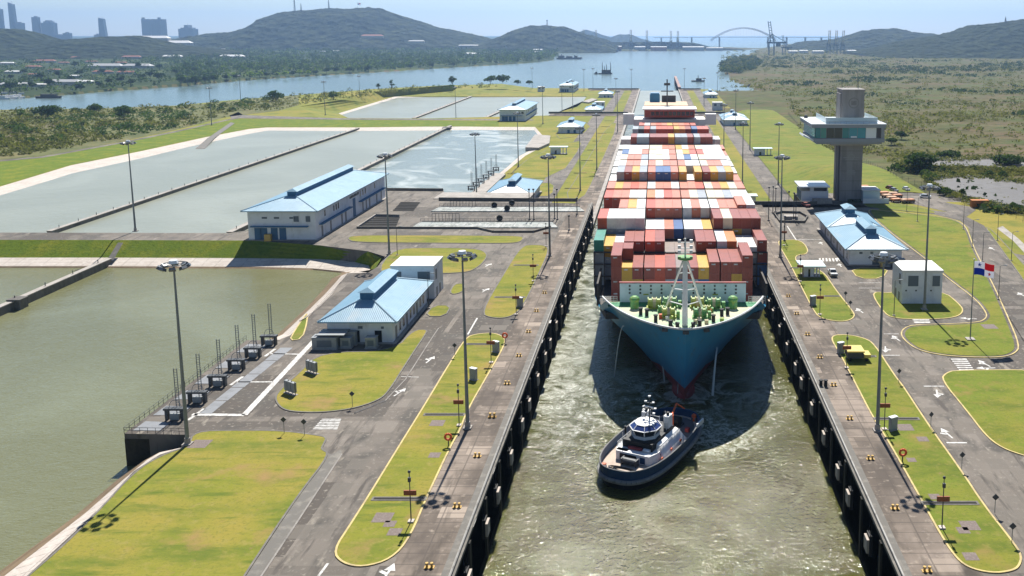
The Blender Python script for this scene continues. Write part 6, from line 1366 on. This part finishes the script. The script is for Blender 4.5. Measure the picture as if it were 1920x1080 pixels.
# individual trees that stand out
for k, (x, y, h, r, m, lb) in enumerate([(233, 223, 10, 8, 'leaf_mid', 'broad dark tree standing out of the bushes by the river'), (180, 214, 8, 7, 'leaf_mid', 'lower dark tree left of the broad one in the bushes'), (90, 222, 9, 10, 'leaf_dark', 'wide dark tree clump at the photo edge bushes'), (848, 160, 12, 6, 'leaf_dark', 'round dark tree on the point before the river'), (735, 168, 13, 3.5, 'leaf_dark', 'slender tree on the river bank'),
    (710, 168, 8, 3, 'leaf_dark', 'thin short tree on the river bank'), (518, 190, 10, 8, 'leaf_mid', 'rounded tree on the near river bank'), (920, 156, 9, 9, 'leaf_mid', 'broad tree crown at the tip of the river bank'), (943, 156, 10, 10, 'leaf_dark', 'largest broad tree at the tip of the river bank'), (625, 187, 8, 6, 'leaf_mid', 'bushy tree by the bank mast'), (970, 158, 5, 5, 'leaf_dark', 'low bush tree past the river tip'), (992, 159, 5, 5, 'leaf_dark', 'last low bush tree at the river tip')]):
    tree('bank_tree', lb, P(x, y, Z1), h * 1.25, r * 1.15, m, 700, 9, trunk=.12)
for k, (x, y, h, r, lb) in enumerate([(1728, 322, 9, 9, 'wide spreading dark tree on the marsh'), (1780, 306, 7.5, 7, 'spreading dark tree just behind the wide one'), (1893, 318, 8, 7.5, 'lone spreading tree at the marsh edge of the photo'), (1690, 262, 7, 5, 'bushy tree right of the tower cabin'), (1672, 272, 5, 4, 'small bush tree against the tower cabin')]):
    tree('marsh_tree', lb, at(x, y, 0), h, r, 'leaf_dark', 1100, 12, trunk=.2, flat=.45)
for k, (x, y, w, h, lb) in enumerate([(1775, 368, 2.6, 3.6, 'rounded green bush beside the car park'), (1763, 366, 1.2, 3.4, 'narrow dark bush beside the rounded one'), (1804, 368, 1.3, 3, 'small bush right of the rounded one'), (1855, 336, 2.4, 4, 'dark bush at the bare flat'), (1880, 337, 2.6, 4, 'second dark bush at the bare flat'), (1903, 397, 3, 3, 'dark bush by the fence corner'), (1745, 340, 4, 4, 'olive bush near the spreading trees'), (1735, 332, 3, 3.5, 'olive bush left of the reeds')]):
    m = MB(); clump(m, (0, 0, h * .4), w, h * .62, 260, .42); tag(m.build('bush', 'leaf_mid' if k in (0, 6, 7) else 'leaf_dark', loc=at(x, y, 0)), lb, 'bush')
# scrub on the west bank
polyB = [(-60, 214), (0, 207), (200, 203), (330, 199), (430, 189), (560, 178), (700, 167), (850, 160), (930, 157), (935, 165), (800, 168), (700, 180), (640, 187), (560, 196), (520, 208), (440, 206), (425, 219), (330, 240), (233, 258), (100, 283), (0, 296), (-60, 300)]
sc = MB()
sheet('soil', [PP([(-60, 215), (0, 207), (200, 203), (330, 199), (430, 190), (560, 178), (560, 197), (520, 208), (425, 219), (330, 243), (233, 264), (100, 290), (0, 300), (-60, 305)], Z1 + .1)], Z1 + .1, mat('scrub_soil', (.11, .115, .032), .95, [('noise', .03, (.15, .13, .045), .45, .62), ('noise', .08, (.07, .085, .02), .48, .66), ('noise', .4, (.05, .06, .018), .5, .75)], [('noise', .25, .8)]), 'rough scrub ground on the river bank')
sheet('soil', [PP([(0, 262), (60, 244), (110, 236), (112, 228), (40, 236), (0, 242)], Z1 + .2)], Z1 + .2, 'soil', 'bare dark soil patch among the scrub')
n = 0
while n < 2300:
    x, y = RND.uniform(-40, 935), 157 + 143 * RND.random()
    if not in_poly(x, y, polyB): continue
    n += 1; p = P(x, y, Z1); sc_ = RND.uniform(.7, 2.2) * (.6 if RND.random() < .7 else 1.7); nz = noise.noise(Vector((p.x * .012, p.y * .012, 0)))
    clump(sc, (p.x, p.y, Z1 + sc_ * .3), sc_ * 1.35, sc_ * .95, 13 + int(sc_ * 5), .34 + sc_ * .16, mi=(0 if nz > .18 else (1 if nz < -.12 or RND.random() < .5 else 2)))
for _ in range(90):
    x, y = RND.uniform(-40, 560), RND.uniform(180, 268)
    if not in_poly(x, y, polyB): continue
    p = P(x, y, Z1); s_ = RND.uniform(2.2, 4.6); clump(sc, (p.x, p.y, Z1 + s_ * .45), s_ * 1.5, s_, 130, .75, mi=0)
tag(sc.build('scrub', ['leaf_mid', 'leaf_olive', 'reed']), 'dense low scrub between the basins and the river', 'scrub', kind='stuff')
# marsh tufts and bushes
ms_ = MB(); n = 0
while n < 4600:
    y = 84 + (400 - 84) * RND.random() ** 1.35; x = RND.uniform(1340, 1960)
    if y < 96: continue
    p = at(x, y, 0)
    if not in_poly(p.x, p.y, landR) or p.x < 66: continue
    if x < 1480 + (y - 200) * .55 and y > 172: continue
    if y > 290 and x < 1690 - (330 - y) * 1.0: continue
    if y > 325 and not (x > 1740 + (y - 325) * 1.6): continue
    if y > 330 and x > 1740 and y < 392 and RND.random() < .93: continue
    nz = noise.noise(Vector((p.x * .006, p.y * .009, 5))); dark = nz > .30
    if nz < -.1 and RND.random() < .75: continue
    n += 1; s = RND.uniform(.5, 1.3) * (1 + p.y * .0008) * (1.7 if dark else 1)
    clump(ms_, (p.x, p.y, p.z + s * .25), s * 1.9, s * .75, 12, .42 * s + .12, mi=(0 if dark else (1 if RND.random() < .6 else 2)))
for _ in range(420):
    u = RND.random(); x = 1730 + 210 * u + RND.gauss(0, 3); y = 328 + 5 * sin(u * 7) - 4 * u + RND.gauss(0, 3.5); p = at(x, y, 0); s = RND.uniform(.8, 1.5)
    clump(ms_, (p.x, p.y, p.z + s * .5), s * 1.4, s * 1.2, 26, .36, mi=1)
for pts in ([(1740, 338), (1775, 332), (1850, 334), (1935, 344), (1930, 398), (1880, 390), (1830, 378), (1790, 366), (1755, 352), (1740, 338)], [(1690, 303), (1730, 298), (1800, 300), (1860, 296), (1940, 300), (1940, 320), (1850, 316), (1760, 314), (1700, 312), (1690, 303)]):
    for (a, b) in zip(pts, pts[1:]):
        for i in range(int(abs(b[0] - a[0]) * .8 + abs(b[1] - a[1]))):
            u = RND.random(); x = a[0] + (b[0] - a[0]) * u + RND.gauss(0, 5); y = a[1] + (b[1] - a[1]) * u + RND.gauss(0, 2.2); p = P(x, y, 1.0); s = RND.uniform(.5, 1.3)
            clump(ms_, (p.x, p.y, p.z + s * .4), s * 1.5, s, 20, .34, mi=RND.choice((0, 1, 1, 2)))
tag(ms_.build('marsh_grass', ['leaf_far', 'reed', 'leaf_olive']), 'tufted marsh grass and low scrub', 'marsh grass', kind='stuff')
# dark tree belts on the far marsh and the point
bt_ = MB(); n = 0
belts = [([(1347, 122), (1372, 108), (1415, 106), (1428, 118), (1415, 130), (1385, 140), (1352, 136)], 520, 9), ([(1425, 106), (1560, 108), (1640, 116), (1640, 124), (1560, 128), (1430, 128)], 300, 6.5), ([(1630, 126), (1750, 128), (1900, 116), (1960, 118), (1960, 134), (1750, 136), (1640, 134)], 420, 6.5), ([(1480, 94), (1660, 94), (1660, 98), (1480, 98)], 120, 8), ([(1560, 133), (1760, 132), (1760, 137), (1560, 138)], 130, 5)]
for pl, cnt, h in belts:
    xs = [q[0] for q in pl]; ys = [q[1] for q in pl]; n = 0
    while n < cnt:
        x, y = RND.uniform(min(xs), max(xs)), RND.uniform(min(ys), max(ys))
        if not in_poly(x, y, pl): continue
        n += 1; p = at(x, y, -22); s = h * RND.uniform(.6, 1.2); clump(bt_, (p.x, p.y, p.z + s * .4), s * .75, s * .55, 22, s * .2, mi=0 if RND.random() < .7 else 1)
tag(bt_.build('woodland', ['leaf_far', 'leaf_olive']), 'dark tree belts across the far marsh', 'woodland', kind='stuff')
# far shore: woodland, single trees, houses
def shore_y(x):
    pts = [(-100, 184), (0, 181), (110, 180), (200, 172), (330, 163), (470, 150), (640, 140), (800, 130), (1000, 118), (1045, 112)]
    for (a, b), (c, d) in zip(pts, pts[1:]):
        if a <= x <= c: return b + (d - b) * (x - a) / (c - a)
    return 110
wl = MB(); n = 0; fz = -22
def gz_far(x, y):
    z = -22
    for _ in range(3): p = P(x, y, z); z = gz(p.x, p.y)
    return P(x, y, max(z, -25))
while n < 5200:
    x = RND.uniform(-30, 1045); sy = shore_y(x) - 2; y = sy - (sy - 84) * RND.random() ** .8
    v = x < 330 + (y - 140) * .6
    if v and (y > 120 or x < 260) and RND.random() < .72: continue
    if 395 < x < 640 and y > sy - 14 and RND.random() < .6: continue
    n += 1; p = gz_far(x, y); s = RND.uniform(5.5, 11) * (.8 if v else 1)
    clump(wl, (p.x, p.y, p.z + s * .55), s * .85, s * .75, 20, s * .24, mi=RND.choice((0, 0, 1, 1, 2)))
leafm('leaf_shore', (.065, .105, .02), (.11, .15, .03))
tag(wl.build('woodland', ['leaf_far', 'leaf_dark', 'leaf_shore']), 'dense dark woodland along the far shore', 'woodland', kind='stuff')
proto = [tree('shore_tree', 'tree on the far river bank', P(300, 160, -23), 13, 7, m, 260, 6, size=1.5) for m in ('leaf_far', 'leaf_bright', 'leaf_dark')]
stx = [(20, 172, 2), (60, 168, 0), (92, 163, 2), (130, 158, 0), (152, 172, 2), (185, 165, 0), (205, 158, 2), (228, 157, 0), (245, 162, 0), (268, 150, 2), (282, 146, 2), (298, 152, 2), (340, 158, 0), (352, 160, 0), (368, 160, 2), (385, 158, 0), (402, 156, 2), (425, 152, 0), (443, 150, 0), (470, 147, 1), (487, 147, 1), (500, 146, 0), (520, 145, 1), (535, 144, 1), (548, 144, 0), (562, 142, 1), (578, 141, 1), (592, 141, 2), (612, 139, 0), (630, 138, 2), (655, 137, 2), (690, 135, 0), (730, 132, 0), (770, 130, 2), (810, 128, 0), (850, 126, 0), (890, 123, 2), (930, 121, 0), (970, 118, 0), (1010, 115, 2), (75, 150, 2), (110, 146, 0), (150, 143, 2), (190, 140, 0), (230, 138, 2), (330, 140, 0), (365, 136, 2), (20, 150, 0), (45, 140, 2), (300, 132, 0), (260, 128, 2), (140, 127, 0), (60, 122, 2)]
for k, (x, y, c) in enumerate(stx):
    p = gz_far(x, y); s = RND.uniform(.8, 1.3)
    kind_ = ('dull green', 'bright yellow green', 'dark green')[c]; lb = '%s tree on the far river bank' % kind_
    if k < 3: proto_ = None
    r_ = dup(proto[c], p, RND.uniform(0, 6), lb, '%s trees on the far river bank' % kind_, s)
for q in proto:
    for ch in list(q.children): bpy.data.objects.remove(ch)
    bpy.data.objects.remove(q)
mat('roof_red', (.30, .12, .085), .8, [('noise', .2, (.22, .09, .07), .45, .7)]); mat('roof_grey', (.40, .40, .40), .7); mat('house_wall', (.50, .48, .44), .8)
h0 = {}
hs = [(12, 121, 26, 0, 'white'), (30, 107, 30, 0, 'red'), (52, 104, 34, 0, 'red'), (82, 118, 36, 0, 'red'), (60, 128, 30, 0, 'red'), (22, 138, 30, 0, 'white'), (118, 120, 20, 0, 'red'), (245, 110, 34, 0, 'red'), (190, 138, 36, 0, 'red'), (235, 139, 34, 0, 'red'), (195, 128, 60, 0, 'grey'), (255, 128, 55, 0, 'grey'), (25, 163, 55, 0, 'grey'), (118, 160, 60, 0, 'grey'), (155, 157, 34, 0, 'white'), (70, 163, 26, 0, 'white'), (62, 143, 20, 0, 'red'), (285, 108, 14, 0, 'white'), (322, 109, 34, 0, 'white'), (380, 101, 92, 0, 'white'), (433, 109, 44, 0, 'white'), (283, 74, 60, 0, 'white'), (325, 83, 60, 0, 'white'), (697, 70, 40, 26, 'red'), (605, 98, 10, 0, 'white'), (630, 97, 10, 0, 'white'), (780, 80, 30, 0, 'grey'), (145, 110, 26, 0, 'red'), (170, 118, 22, 0, 'red'), (225, 120, 22, 0, 'red'), (100, 134, 24, 0, 'red'), (140, 146, 20, 0, 'white'), (885, 104, 30, 0, 'white'), (1000, 99, 12, 0, 'white'), (1008, 99, 10, 0, 'white')]
used = {}
places = ['by the marina', 'behind the shore trees', 'at the edge of the village', 'on the slope below the ridge', 'among dark trees', 'facing the river', 'beside the long shed', 'near the bright lawn', 'half hidden by crowns', 'on the upper street', 'toward the flat topped hill', 'in the village centre']
for k, (x, y, w, dz, c) in enumerate(hs):
    p = gz_far(x, y) if dz == 0 and y > 90 else (D(x, y, 3900) if y > 72 and dz == 0 else D(x, y, 4000 if dz else 3200))
    wm = w * p.y / 1715 * .5; hh = 4.2 if wm < 25 else 6
    i = used[c] = used.get(c, 0) + 1
    t = thing('village_house' if wm < 25 else 'long_shed', '%s roofed %s %s, %s such' % (c, 'house' if wm < 25 else 'long shed', places[k % 12], ORD[i - 1]), 'house' if wm < 25 else 'shed', p, RND.uniform(-.15, .15))
    dp = max(6, wm * .5)
    MB().box(-wm, wm, 0, dp, -4, hh).build('wall', 'house_wall', t)
    MB().add([(-wm - 1, -1, hh), (wm + 1, -1, hh), (wm + 1, dp + 1, hh), (-wm - 1, dp + 1, hh), (-wm * .8, dp / 2, hh + dp * .28), (wm * .8, dp / 2, hh + dp * .28)], [(0, 1, 5, 4), (1, 2, 5), (2, 3, 4, 5), (3, 0, 4), (3, 2, 1, 0)]).build('roof', {'red': 'roof_red', 'white': 'white_roof', 'grey': 'roof_grey'}[c], t)
# ------------------------------------------------------------ city towers
mat('city', (.30, .32, .35), .6, [('slab', .05, (.22, .24, .28), .3, .9, (1, 1, 2.2)), ('wave', .09, (.18, .2, .24), .55, .75, (.001, .001, 1))], spec=.4, obj=True)
mat('city_glass', (.12, .16, .20), .3, [('wave', .09, (.2, .24, .28), .6, .8, (.001, .001, 1))], spec=.6, obj=True)
for k, (x0, x1, yt, m, lb, kind) in enumerate([(-6, 6, 17, 'city_glass', 'glass tower cut by the photo edge', 0), (20, 32, 4, 'city_glass', 'tallest slanted glass tower of the far city', 1), (28, 43, 43, 'city', 'short block beside the tallest tower', 0), (62, 74, 32, 'city', 'slim grey tower of the far city', 0), (79, 101, 40, 'city', 'broad stepped grey tower of the far city', 2), (186, 199, 33, 'city_glass', 'lone dark glass tower of the far city', 1), (267, 303, 35, 'city', 'wide twin topped tower block', 3), (335, 364, 54, 'city', 'low apartment block with a centre turret', 4), (118, 131, 62, 'city', 'small low block in the far city', 0), (176, 188, 65, 'city', 'small low annex of the lone tower', 0), (104, 118, 66, 'city', 'lowest block between the towers', 0)]):
    Y = 6500; a, b = D(x0, 70, Y), D(x1, 70, Y); h = D(x0, yt, Y).z + 10; w = (b.x - a.x) / 2; t = thing('city_tower', lb, 'tower block', ((a.x + b.x) / 2, Y, -10))
    q = MB(); d = w * 1.2
    if kind == 0: q.box(-w, w, 0, d, 0, h)
    elif kind == 1: q.hexa([(-w, 0, 0), (w, 0, 0), (w, d, 0), (-w, d, 0)], [(-w * .9, 0, h), (w * .5, 0, h * .95), (w * .5, d, h * .95), (-w * .9, d, h)])
    elif kind == 2: q.box(-w, w, 0, d, 0, h * .93); q.box(-w * .6, w * .6, 2, d - 2, h * .93 + .1, h)
    elif kind == 3: q.box(-w, -.08 * w, 0, d, 0, h * .98); q.box(.08 * w, w, 0, d, 0, h * .98); q.box(-.08 * w, .08 * w, 4, d - 2, 0, h * .93)
    else: q.box(-w, w, 0, d, 0, h); q.box(-w * .25, w * .25, 2, d - 2, h + .1, h + 26); q.box(-w * .7, w * .7, 1, d - 3, h + .1, h + 8)
    q.build('facade', m, t); q = MB()
    if kind == 3: q.box(-w * .95, -w * .7, 2, 14, h * .98 + .1, h * .98 + 12); q.box(w * .7, w * .95, 2, 14, h * .98 + .1, h * .98 + 12)
    elif kind in (0, 2): q.box(-w * .3, w * .3, 4, d - 4, h + .1, h + 7)
    else: q.bar((0, d / 2, h * .93), (0, d / 2, h + (34 if kind == 4 else 8)), 1.2, 5)
    q.build('roof_plant', 'city', t)
# masts and flag on the flat topped hill, masts elsewhere
mat('far_steel', (.16, .17, .18), .6)
for k, (x, yb, yt, Y, lb) in enumerate([(553, 26, -6, 4600, 'tallest lattice mast on the flat topped hill'), (565, 26, 8, 4600, 'short lattice mast on the flat topped hill'), (617, 24, 0, 4600, 'second tall lattice mast on the flat topped hill'), (1026, 54, 39, 4250, 'thick short mast on the rounded hill'), (1885, 45, 33, 3500, 'small mast on the dark hill at the photo edge')]):
    a, b = D(x, yb, Y), D(x, yt, Y); H_ = b.z - a.z; t = thing('lattice_mast', lb, 'mast', a); w = 4.0 if k != 3 else 5; q = MB()
    for sx in (-1, 1):
        for sy in (-1, 1): q.bar((sx * w, sy * w, -8), (sx * .6, sy * .6, H_), .7, 4)
    for i in range(9):
        u0, u1 = i / 9, (i + 1) / 9; r0, r1 = w * (1 - u0) + .6, w * (1 - u1) + .6; q.bar((-r0, -r0, H_ * u0), (r1, -r1, H_ * u1), .45, 4); q.bar((r0, -r0, H_ * u0), (-r1, -r1, H_ * u1), .45, 4)
    q.build('frame', 'far_steel', t); MB().bar((0, 0, H_ - 2), (0, 0, H_ + 4), .9 if k != 3 else 3.5, 6).build('antenna', 'far_steel', t)
a, b = D(671, 20, 4600), D(671, 5, 4600); t = thing('flagpole', 'flagpole on the summit of the flat topped hill', 'flagpole', a); MB().bar((0, 0, -6), (0, 0, b.z - a.z), .35, 6).build('pole', 'far_steel', t); MB().ball((0, 0, b.z - a.z), .7).build('finial', 'far_steel', t)
flag(None, None, 15, 10, 'small far flag flying over the flat topped hill', 0, (a.x + .3, 4600, b.z))
# ------------------------------------------------------------ port: cranes, sheds, stacks, bridge
mat('crane_blue', (.05, .10, .13), .6); mat('crane_yellow', (.40, .36, .22), .6)
def crane(x, yb, yt, Y, label, big=False, m='crane_blue'):
    a = D(x, yb, Y); H_ = D(x, yt, Y).z - a.z; t = thing('quay_crane', label, 'crane', a); w = H_ * .075; g = H_ * .36
    q = MB()
    for sx in (-1, 1):
        for yy in (0, H_ * .2): q.bar((sx * w, yy, 0), (sx * w, yy, g), H_ * .012, 4)
        q.bar((sx * w, 0, g * .45), (sx * w, H_ * .2, g * .45), H_ * .010, 4); q.bar((sx * w, 0, g), (sx * w * .5, 0, H_ * .62), H_ * .010, 4); q.bar((sx * w, 0, g * .45), (sx * w, H_ * .2, g), H_ * .008, 4)
    q.bar((-w, 0, g), (w, 0, g), H_ * .010, 4); q.bar((-w, 0, g * .45), (w, 0, g * .45), H_ * .010, 4); q.bar((-w * .5, 0, H_ * .62), (w * .5, 0, H_ * .62), H_ * .010, 4); q.build('portal_frame', m, t)
    q = MB()
    if big:
        q.box(-w * 2.0, w * 5.6, -2, 5, g * .98, g * 1.12); q.bar((0, 0, H_ * .62), (w * 5.4, 2, g * 1.12), H_ * .008, 4); q.bar((0, 0, H_ * .62), (-w * 2, 2, g * 1.1), H_ * .008, 4)
        q.box(w * 1.6, w * 3.4, -3, 6, g * .72, g * .98)
    else: q.box(-w * .5, w * .5, -H_ * .1, H_ * .42, g * .96, g * 1.06); q.box(-w * .8, w * .8, H_ * .14, H_ * .28, g * 1.061, g * 1.3)
    q.build('girder', m, t); q = MB()
    lean = -.10 * H_ if big else 0
    for sx in (-1, 1): q.bar((sx * w * .55, -2, g * 1.1), (sx * w * .45 + lean, -8, H_), H_ * .011 if big else H_ * .013, 4)
    for i in range(8): u = (i + .5) / 8; z = g * 1.1 + (H_ - g * 1.1) * u; q.bar((-w * .5 + lean * u, -5, z), (w * .5 + lean * u, -5, z), H_ * .008, 4)
    q.build('boom', m if big else 'crane_yellow', t); return t
crane(1447, 104, 40, 3390, 'big blue quay crane with raised boom before the arch bridge', True)
crane(1470, 103, 66, 3450, 'shorter blue quay crane just beside the big one', True)
for x, yb, yt, Y, lb in [(1095, 92, 55, 4300, 'port crane nearest the rounded hill'), (1118, 92, 56, 4310, 'second port crane right of the rounded hill'), (1183, 93, 56, 4350, 'lone port crane in the middle of the quay'), (1213, 93, 57, 4350, 'fourth port crane along the quay'), (1258, 93, 58, 4360, 'first of the two cranes by the bridge ramp'), (1271, 93, 58, 4360, 'second of the two cranes by the bridge ramp'), (1051, 92, 62, 4200, 'short port crane in front of the rounded hill'),
    (1554, 101, 57, 3600, 'first of three tall cranes before the blue hill'), (1567, 101, 57, 3600, 'middle of three tall cranes before the blue hill'), (1580, 101, 57, 3600, 'last of three tall cranes before the blue hill')]: crane(x, yb, yt, Y, lb)
mat('port_red', (.34, .13, .10), .7, [('slab', .06, (.40, .22, .14), .2, 1.)]); mat('port_grey', (.36, .36, .36), .7)
pk = 0
for x0, x1, y0, y1, Y, m in [(1020, 1056, 80, 92, 4180, 'port_red'), (1030, 1050, 74, 80, 4300, 'port_red'), (1000, 1016, 92, 99, 3800, 'port_grey'), (1070, 1110, 88, 94, 4280, 'port_grey'), (1135, 1165, 86, 93, 4300, 'port_red'), (1190, 1210, 87, 93, 4340, 'port_grey'), (1220, 1250, 87, 93, 4340, 'port_red'), (1280, 1320, 87, 94, 4380, 'port_grey'), (1325, 1355, 89, 94, 4400, 'port_grey'), (940, 965, 80, 86, 4200, 'port_red'), (860, 900, 84, 90, 4100, 'port_grey'), (1480, 1496, 95, 99, 3700, 'white_roof'), (1500, 1515, 94, 98, 3700, 'white_roof'), (1525, 1545, 95, 99, 3650, 'white_roof'), (1590, 1606, 94, 98, 3650, 'white_roof'), (1612, 1640, 95, 99, 3600, 'white_roof'), (1648, 1668, 96, 99, 3600, 'white_roof')]:
    a, b, c = D(x0, y1, Y), D(x1, y1, Y), D(x0, y0, Y); w = (b.x - a.x) / 2; h = c.z - a.z; t = thing('port_shed', '%s port shed, %s along the far quay' % ({'port_red': 'reddish', 'port_grey': 'grey', 'white_roof': 'white'}[m], ORD[pk]), 'shed', ((a.x + b.x) / 2, Y, a.z)); pk += 1
    MB().box(-w, w, 0, 40, -5, h * .8).build('wall', m, t); MB().hexa([(-w - 1, -1, h * .8), (w + 1, -1, h * .8), (w + 1, 41, h * .8), (-w - 1, 41, h * .8)], [(-w, 14, h), (w, 14, h), (w, 26, h), (-w, 26, h)]).build('roof', 'roof_grey' if m != 'white_roof' else 'white_roof', t)
land = MB()
sheet('ground', [PP([(1035, 96.5), (1080, 96.5), (1300, 95.2), (1395, 94.2), (1400, 92.5), (1320, 88), (1035, 86)], SEA)], SEA + 1.5, 'soil', 'flat port land along the far quay', skirt=-30)
YB = 5000
br = thing('arch_bridge', 'long steel arch bridge spanning the far river mouth', 'bridge', (0, YB, 0))
mat('bridge_steel', (.48, .48, .47), .6)
dz_ = lambda x: D(x, 70 - .8 * max(0, 1 - ((x - 1395) / 160) ** 2), YB).z; BX = lambda x: D(x, 70, YB).x
q = MB()
xs = [1225 + i * 12 for i in range(31)]
for x0, x1 in zip(xs, xs[1:]):
    z0, z1 = dz_(x0), dz_(x1); q.hexa([(BX(x0), -8, z0 - 2.6), (BX(x1), -8, z1 - 2.6), (BX(x1), 8, z1 - 2.6), (BX(x0), 8, z0 - 2.6)], [(BX(x0), -8, z0), (BX(x1), -8, z1), (BX(x1), 8, z1), (BX(x0), 8, z0)])
q.build('deck', 'bridge_steel', br)
def arch(u): x = 1333 + u * 122; return BX(x), D(x, 74 - 22.5 * (1 - (2 * u - 1) ** 2), YB).z
q = MB()
for yy in (-9, 9):
    q = MB()
    for i in range(24):
        a, b = arch(i / 24), arch((i + 1) / 24); e0, e1 = 9 - 3 * sin(pi * i / 24), 9 - 3 * sin(pi * (i + 1) / 24)
        q.bar((a[0], yy, a[1]), (b[0], yy, b[1]), .9, 4); q.bar((a[0], yy, a[1] - e0), (b[0], yy, b[1] - e1), 1.1, 4); q.bar((a[0], yy, a[1]), (b[0], yy, b[1] - e1), .7, 4); q.bar((a[0], yy, a[1]), (a[0], yy, a[1] - e0), .6, 4)
    q.build('arch', 'bridge_steel', br)
q = MB()
for i in range(3, 22):
    a = arch(i / 24); x = 1333 + i / 24 * 122
    if a[1] - 8 > dz_(x): q.bar((a[0], 0, a[1] - 8), (a[0], 0, dz_(x)), .5, 4)
q.build('hangers', 'bridge_steel', br)
for x in (1240, 1270, 1297, 1349, 1440, 1475, 1510, 1540): MB().box(BX(x) - 4, BX(x) + 4, -7, 7, -30, dz_(x) - 2.7).build('pier', 'bridge_steel', br)
# ------------------------------------------------------------ boats
mat('boat_dark', (.06, .055, .055), .6); mat('boat_white', (.62, .62, .62), .5)
def boat(name, label, x, y, L, m, masts, house, rz=0., cat='boat'):
    p = P(x, y, SEA); t = thing(name, label, cat, (p.x, p.y, SEA), rz); w = L * .13
    MB().hexa([(-L / 2 * .92, -w * .8, -.6), (L / 2 * .85, -w * .8, -.6), (L / 2 * .85, w * .8, -.6), (-L / 2 * .92, w * .8, -.6)], [(-L / 2, -w, L * .05 + 1), (L / 2, -w * .6, L * .06 + 1.2), (L / 2, w * .6, L * .06 + 1.2), (-L / 2, w, L * .05 + 1)]).build('hull', m, t)
    for (a, b, h) in house: MB().box(a * L, b * L, -w * .6, w * .6, L * .05 + 1, L * .05 + 1 + h).build('cabin', 'boat_white' if m == 'boat_white' else m, t)
    for (a, h) in masts: MB().bar((a * L, 0, L * .05 + 1), (a * L, 0, h), L * .034, 5, L * .02).build('mast', 'boat_dark', t)
    return t
boat('dredger', 'dark dredger barge with three tall spuds on the open river', 1136, 139, 30, 'boat_dark', [(-.25, 25), (.05, 21), (.35, 25), (-.1, 17)], [(-.3, .35, 7)])
boat('workboat', 'small dark workboat left of the dredger', 1119, 139, 13, 'boat_dark', [(0, 9)], [(-.3, .1, 3)])
boat('pipe_barge', 'long low dark barge moored off the wooded shore', 1068, 111, 88, 'boat_dark', [(-.3, 16), (-.1, 12), (.2, 14)], [(-.42, -.2, 7), (-.1, .1, 5), (.2, .3, 6)])
boat('workboat', 'dark workboat on the water beyond the ship stern', 1309, 153, 26, 'boat_dark', [(0, 12)], [(-.15, .25, 4)]); boat('workboat', 'low dark boat near the marsh shore', 1405, 162, 16, 'boat_dark', [(.1, 6)], [(-.1, .2, 2)])
boat('barge', 'brown barge moored at the village shore', 92, 184, 34, 'boat_dark', [(.1, 8)], [(-.3, .3, 3)])
for k, (x, y, L) in enumerate([(4, 186, 22), (18, 185, 24), (32, 184, 22), (8, 179, 18), (24, 178, 20), (40, 180, 16)]): boat('moored_boat', '%s white boat moored in the little marina' % ORD[k], x, y, L, 'boat_white', [(0, 9)], [(-.2, .25, 3)])
# long approach wall seen past the ship stern
o = MB().hexa([(30, YG3 + 4, -27), (34, YG3 + 4, -27), (34, YG3 + 330, -27), (30, YG3 + 330, -27)], [(30, YG3 + 4, Z2 + 3), (34, YG3 + 4, Z2 + 3), (34, YG3 + 330, Z2 + 3), (30, YG3 + 330, Z2 + 3)]).build('approach_wall', mat('wall_pink', (.34, .22, .19), .85, [('noise', .05, (.26, .17, .15), .45, .7)])); tag(o, 'long reddish approach wall running out into the river', 'wall')
# wire fence beside the marsh
fp = [at(x, y, 0) for x, y in [(1478, 215), (1500, 240), (1620, 305), (1680, 335), (1740, 355), (1800, 372), (1860, 388), (1905, 410), (1960, 440)]]
fe = thing('wire_fence', 'long wire fence between the road verge and the marsh', 'fence', fp[0]); q = MB(); r_ = MB(); o_ = fp[0]
for a, b in zip(fp, fp[1:]):
    k = max(2, int((b - a).length / 6))
    for i in range(k): c = a.lerp(b, i / k) - o_; q.bar(c, c + Vector((0, 0, 2.4)), .07, 4)
    for z in (.6, 1.2, 1.8, 2.4): r_.bar(a - o_ + Vector((0, 0, z)), b - o_ + Vector((0, 0, z)), .03, 4)
q.build('post', 'dark_metal', fe); r_.build('wire', 'dark_metal', fe)
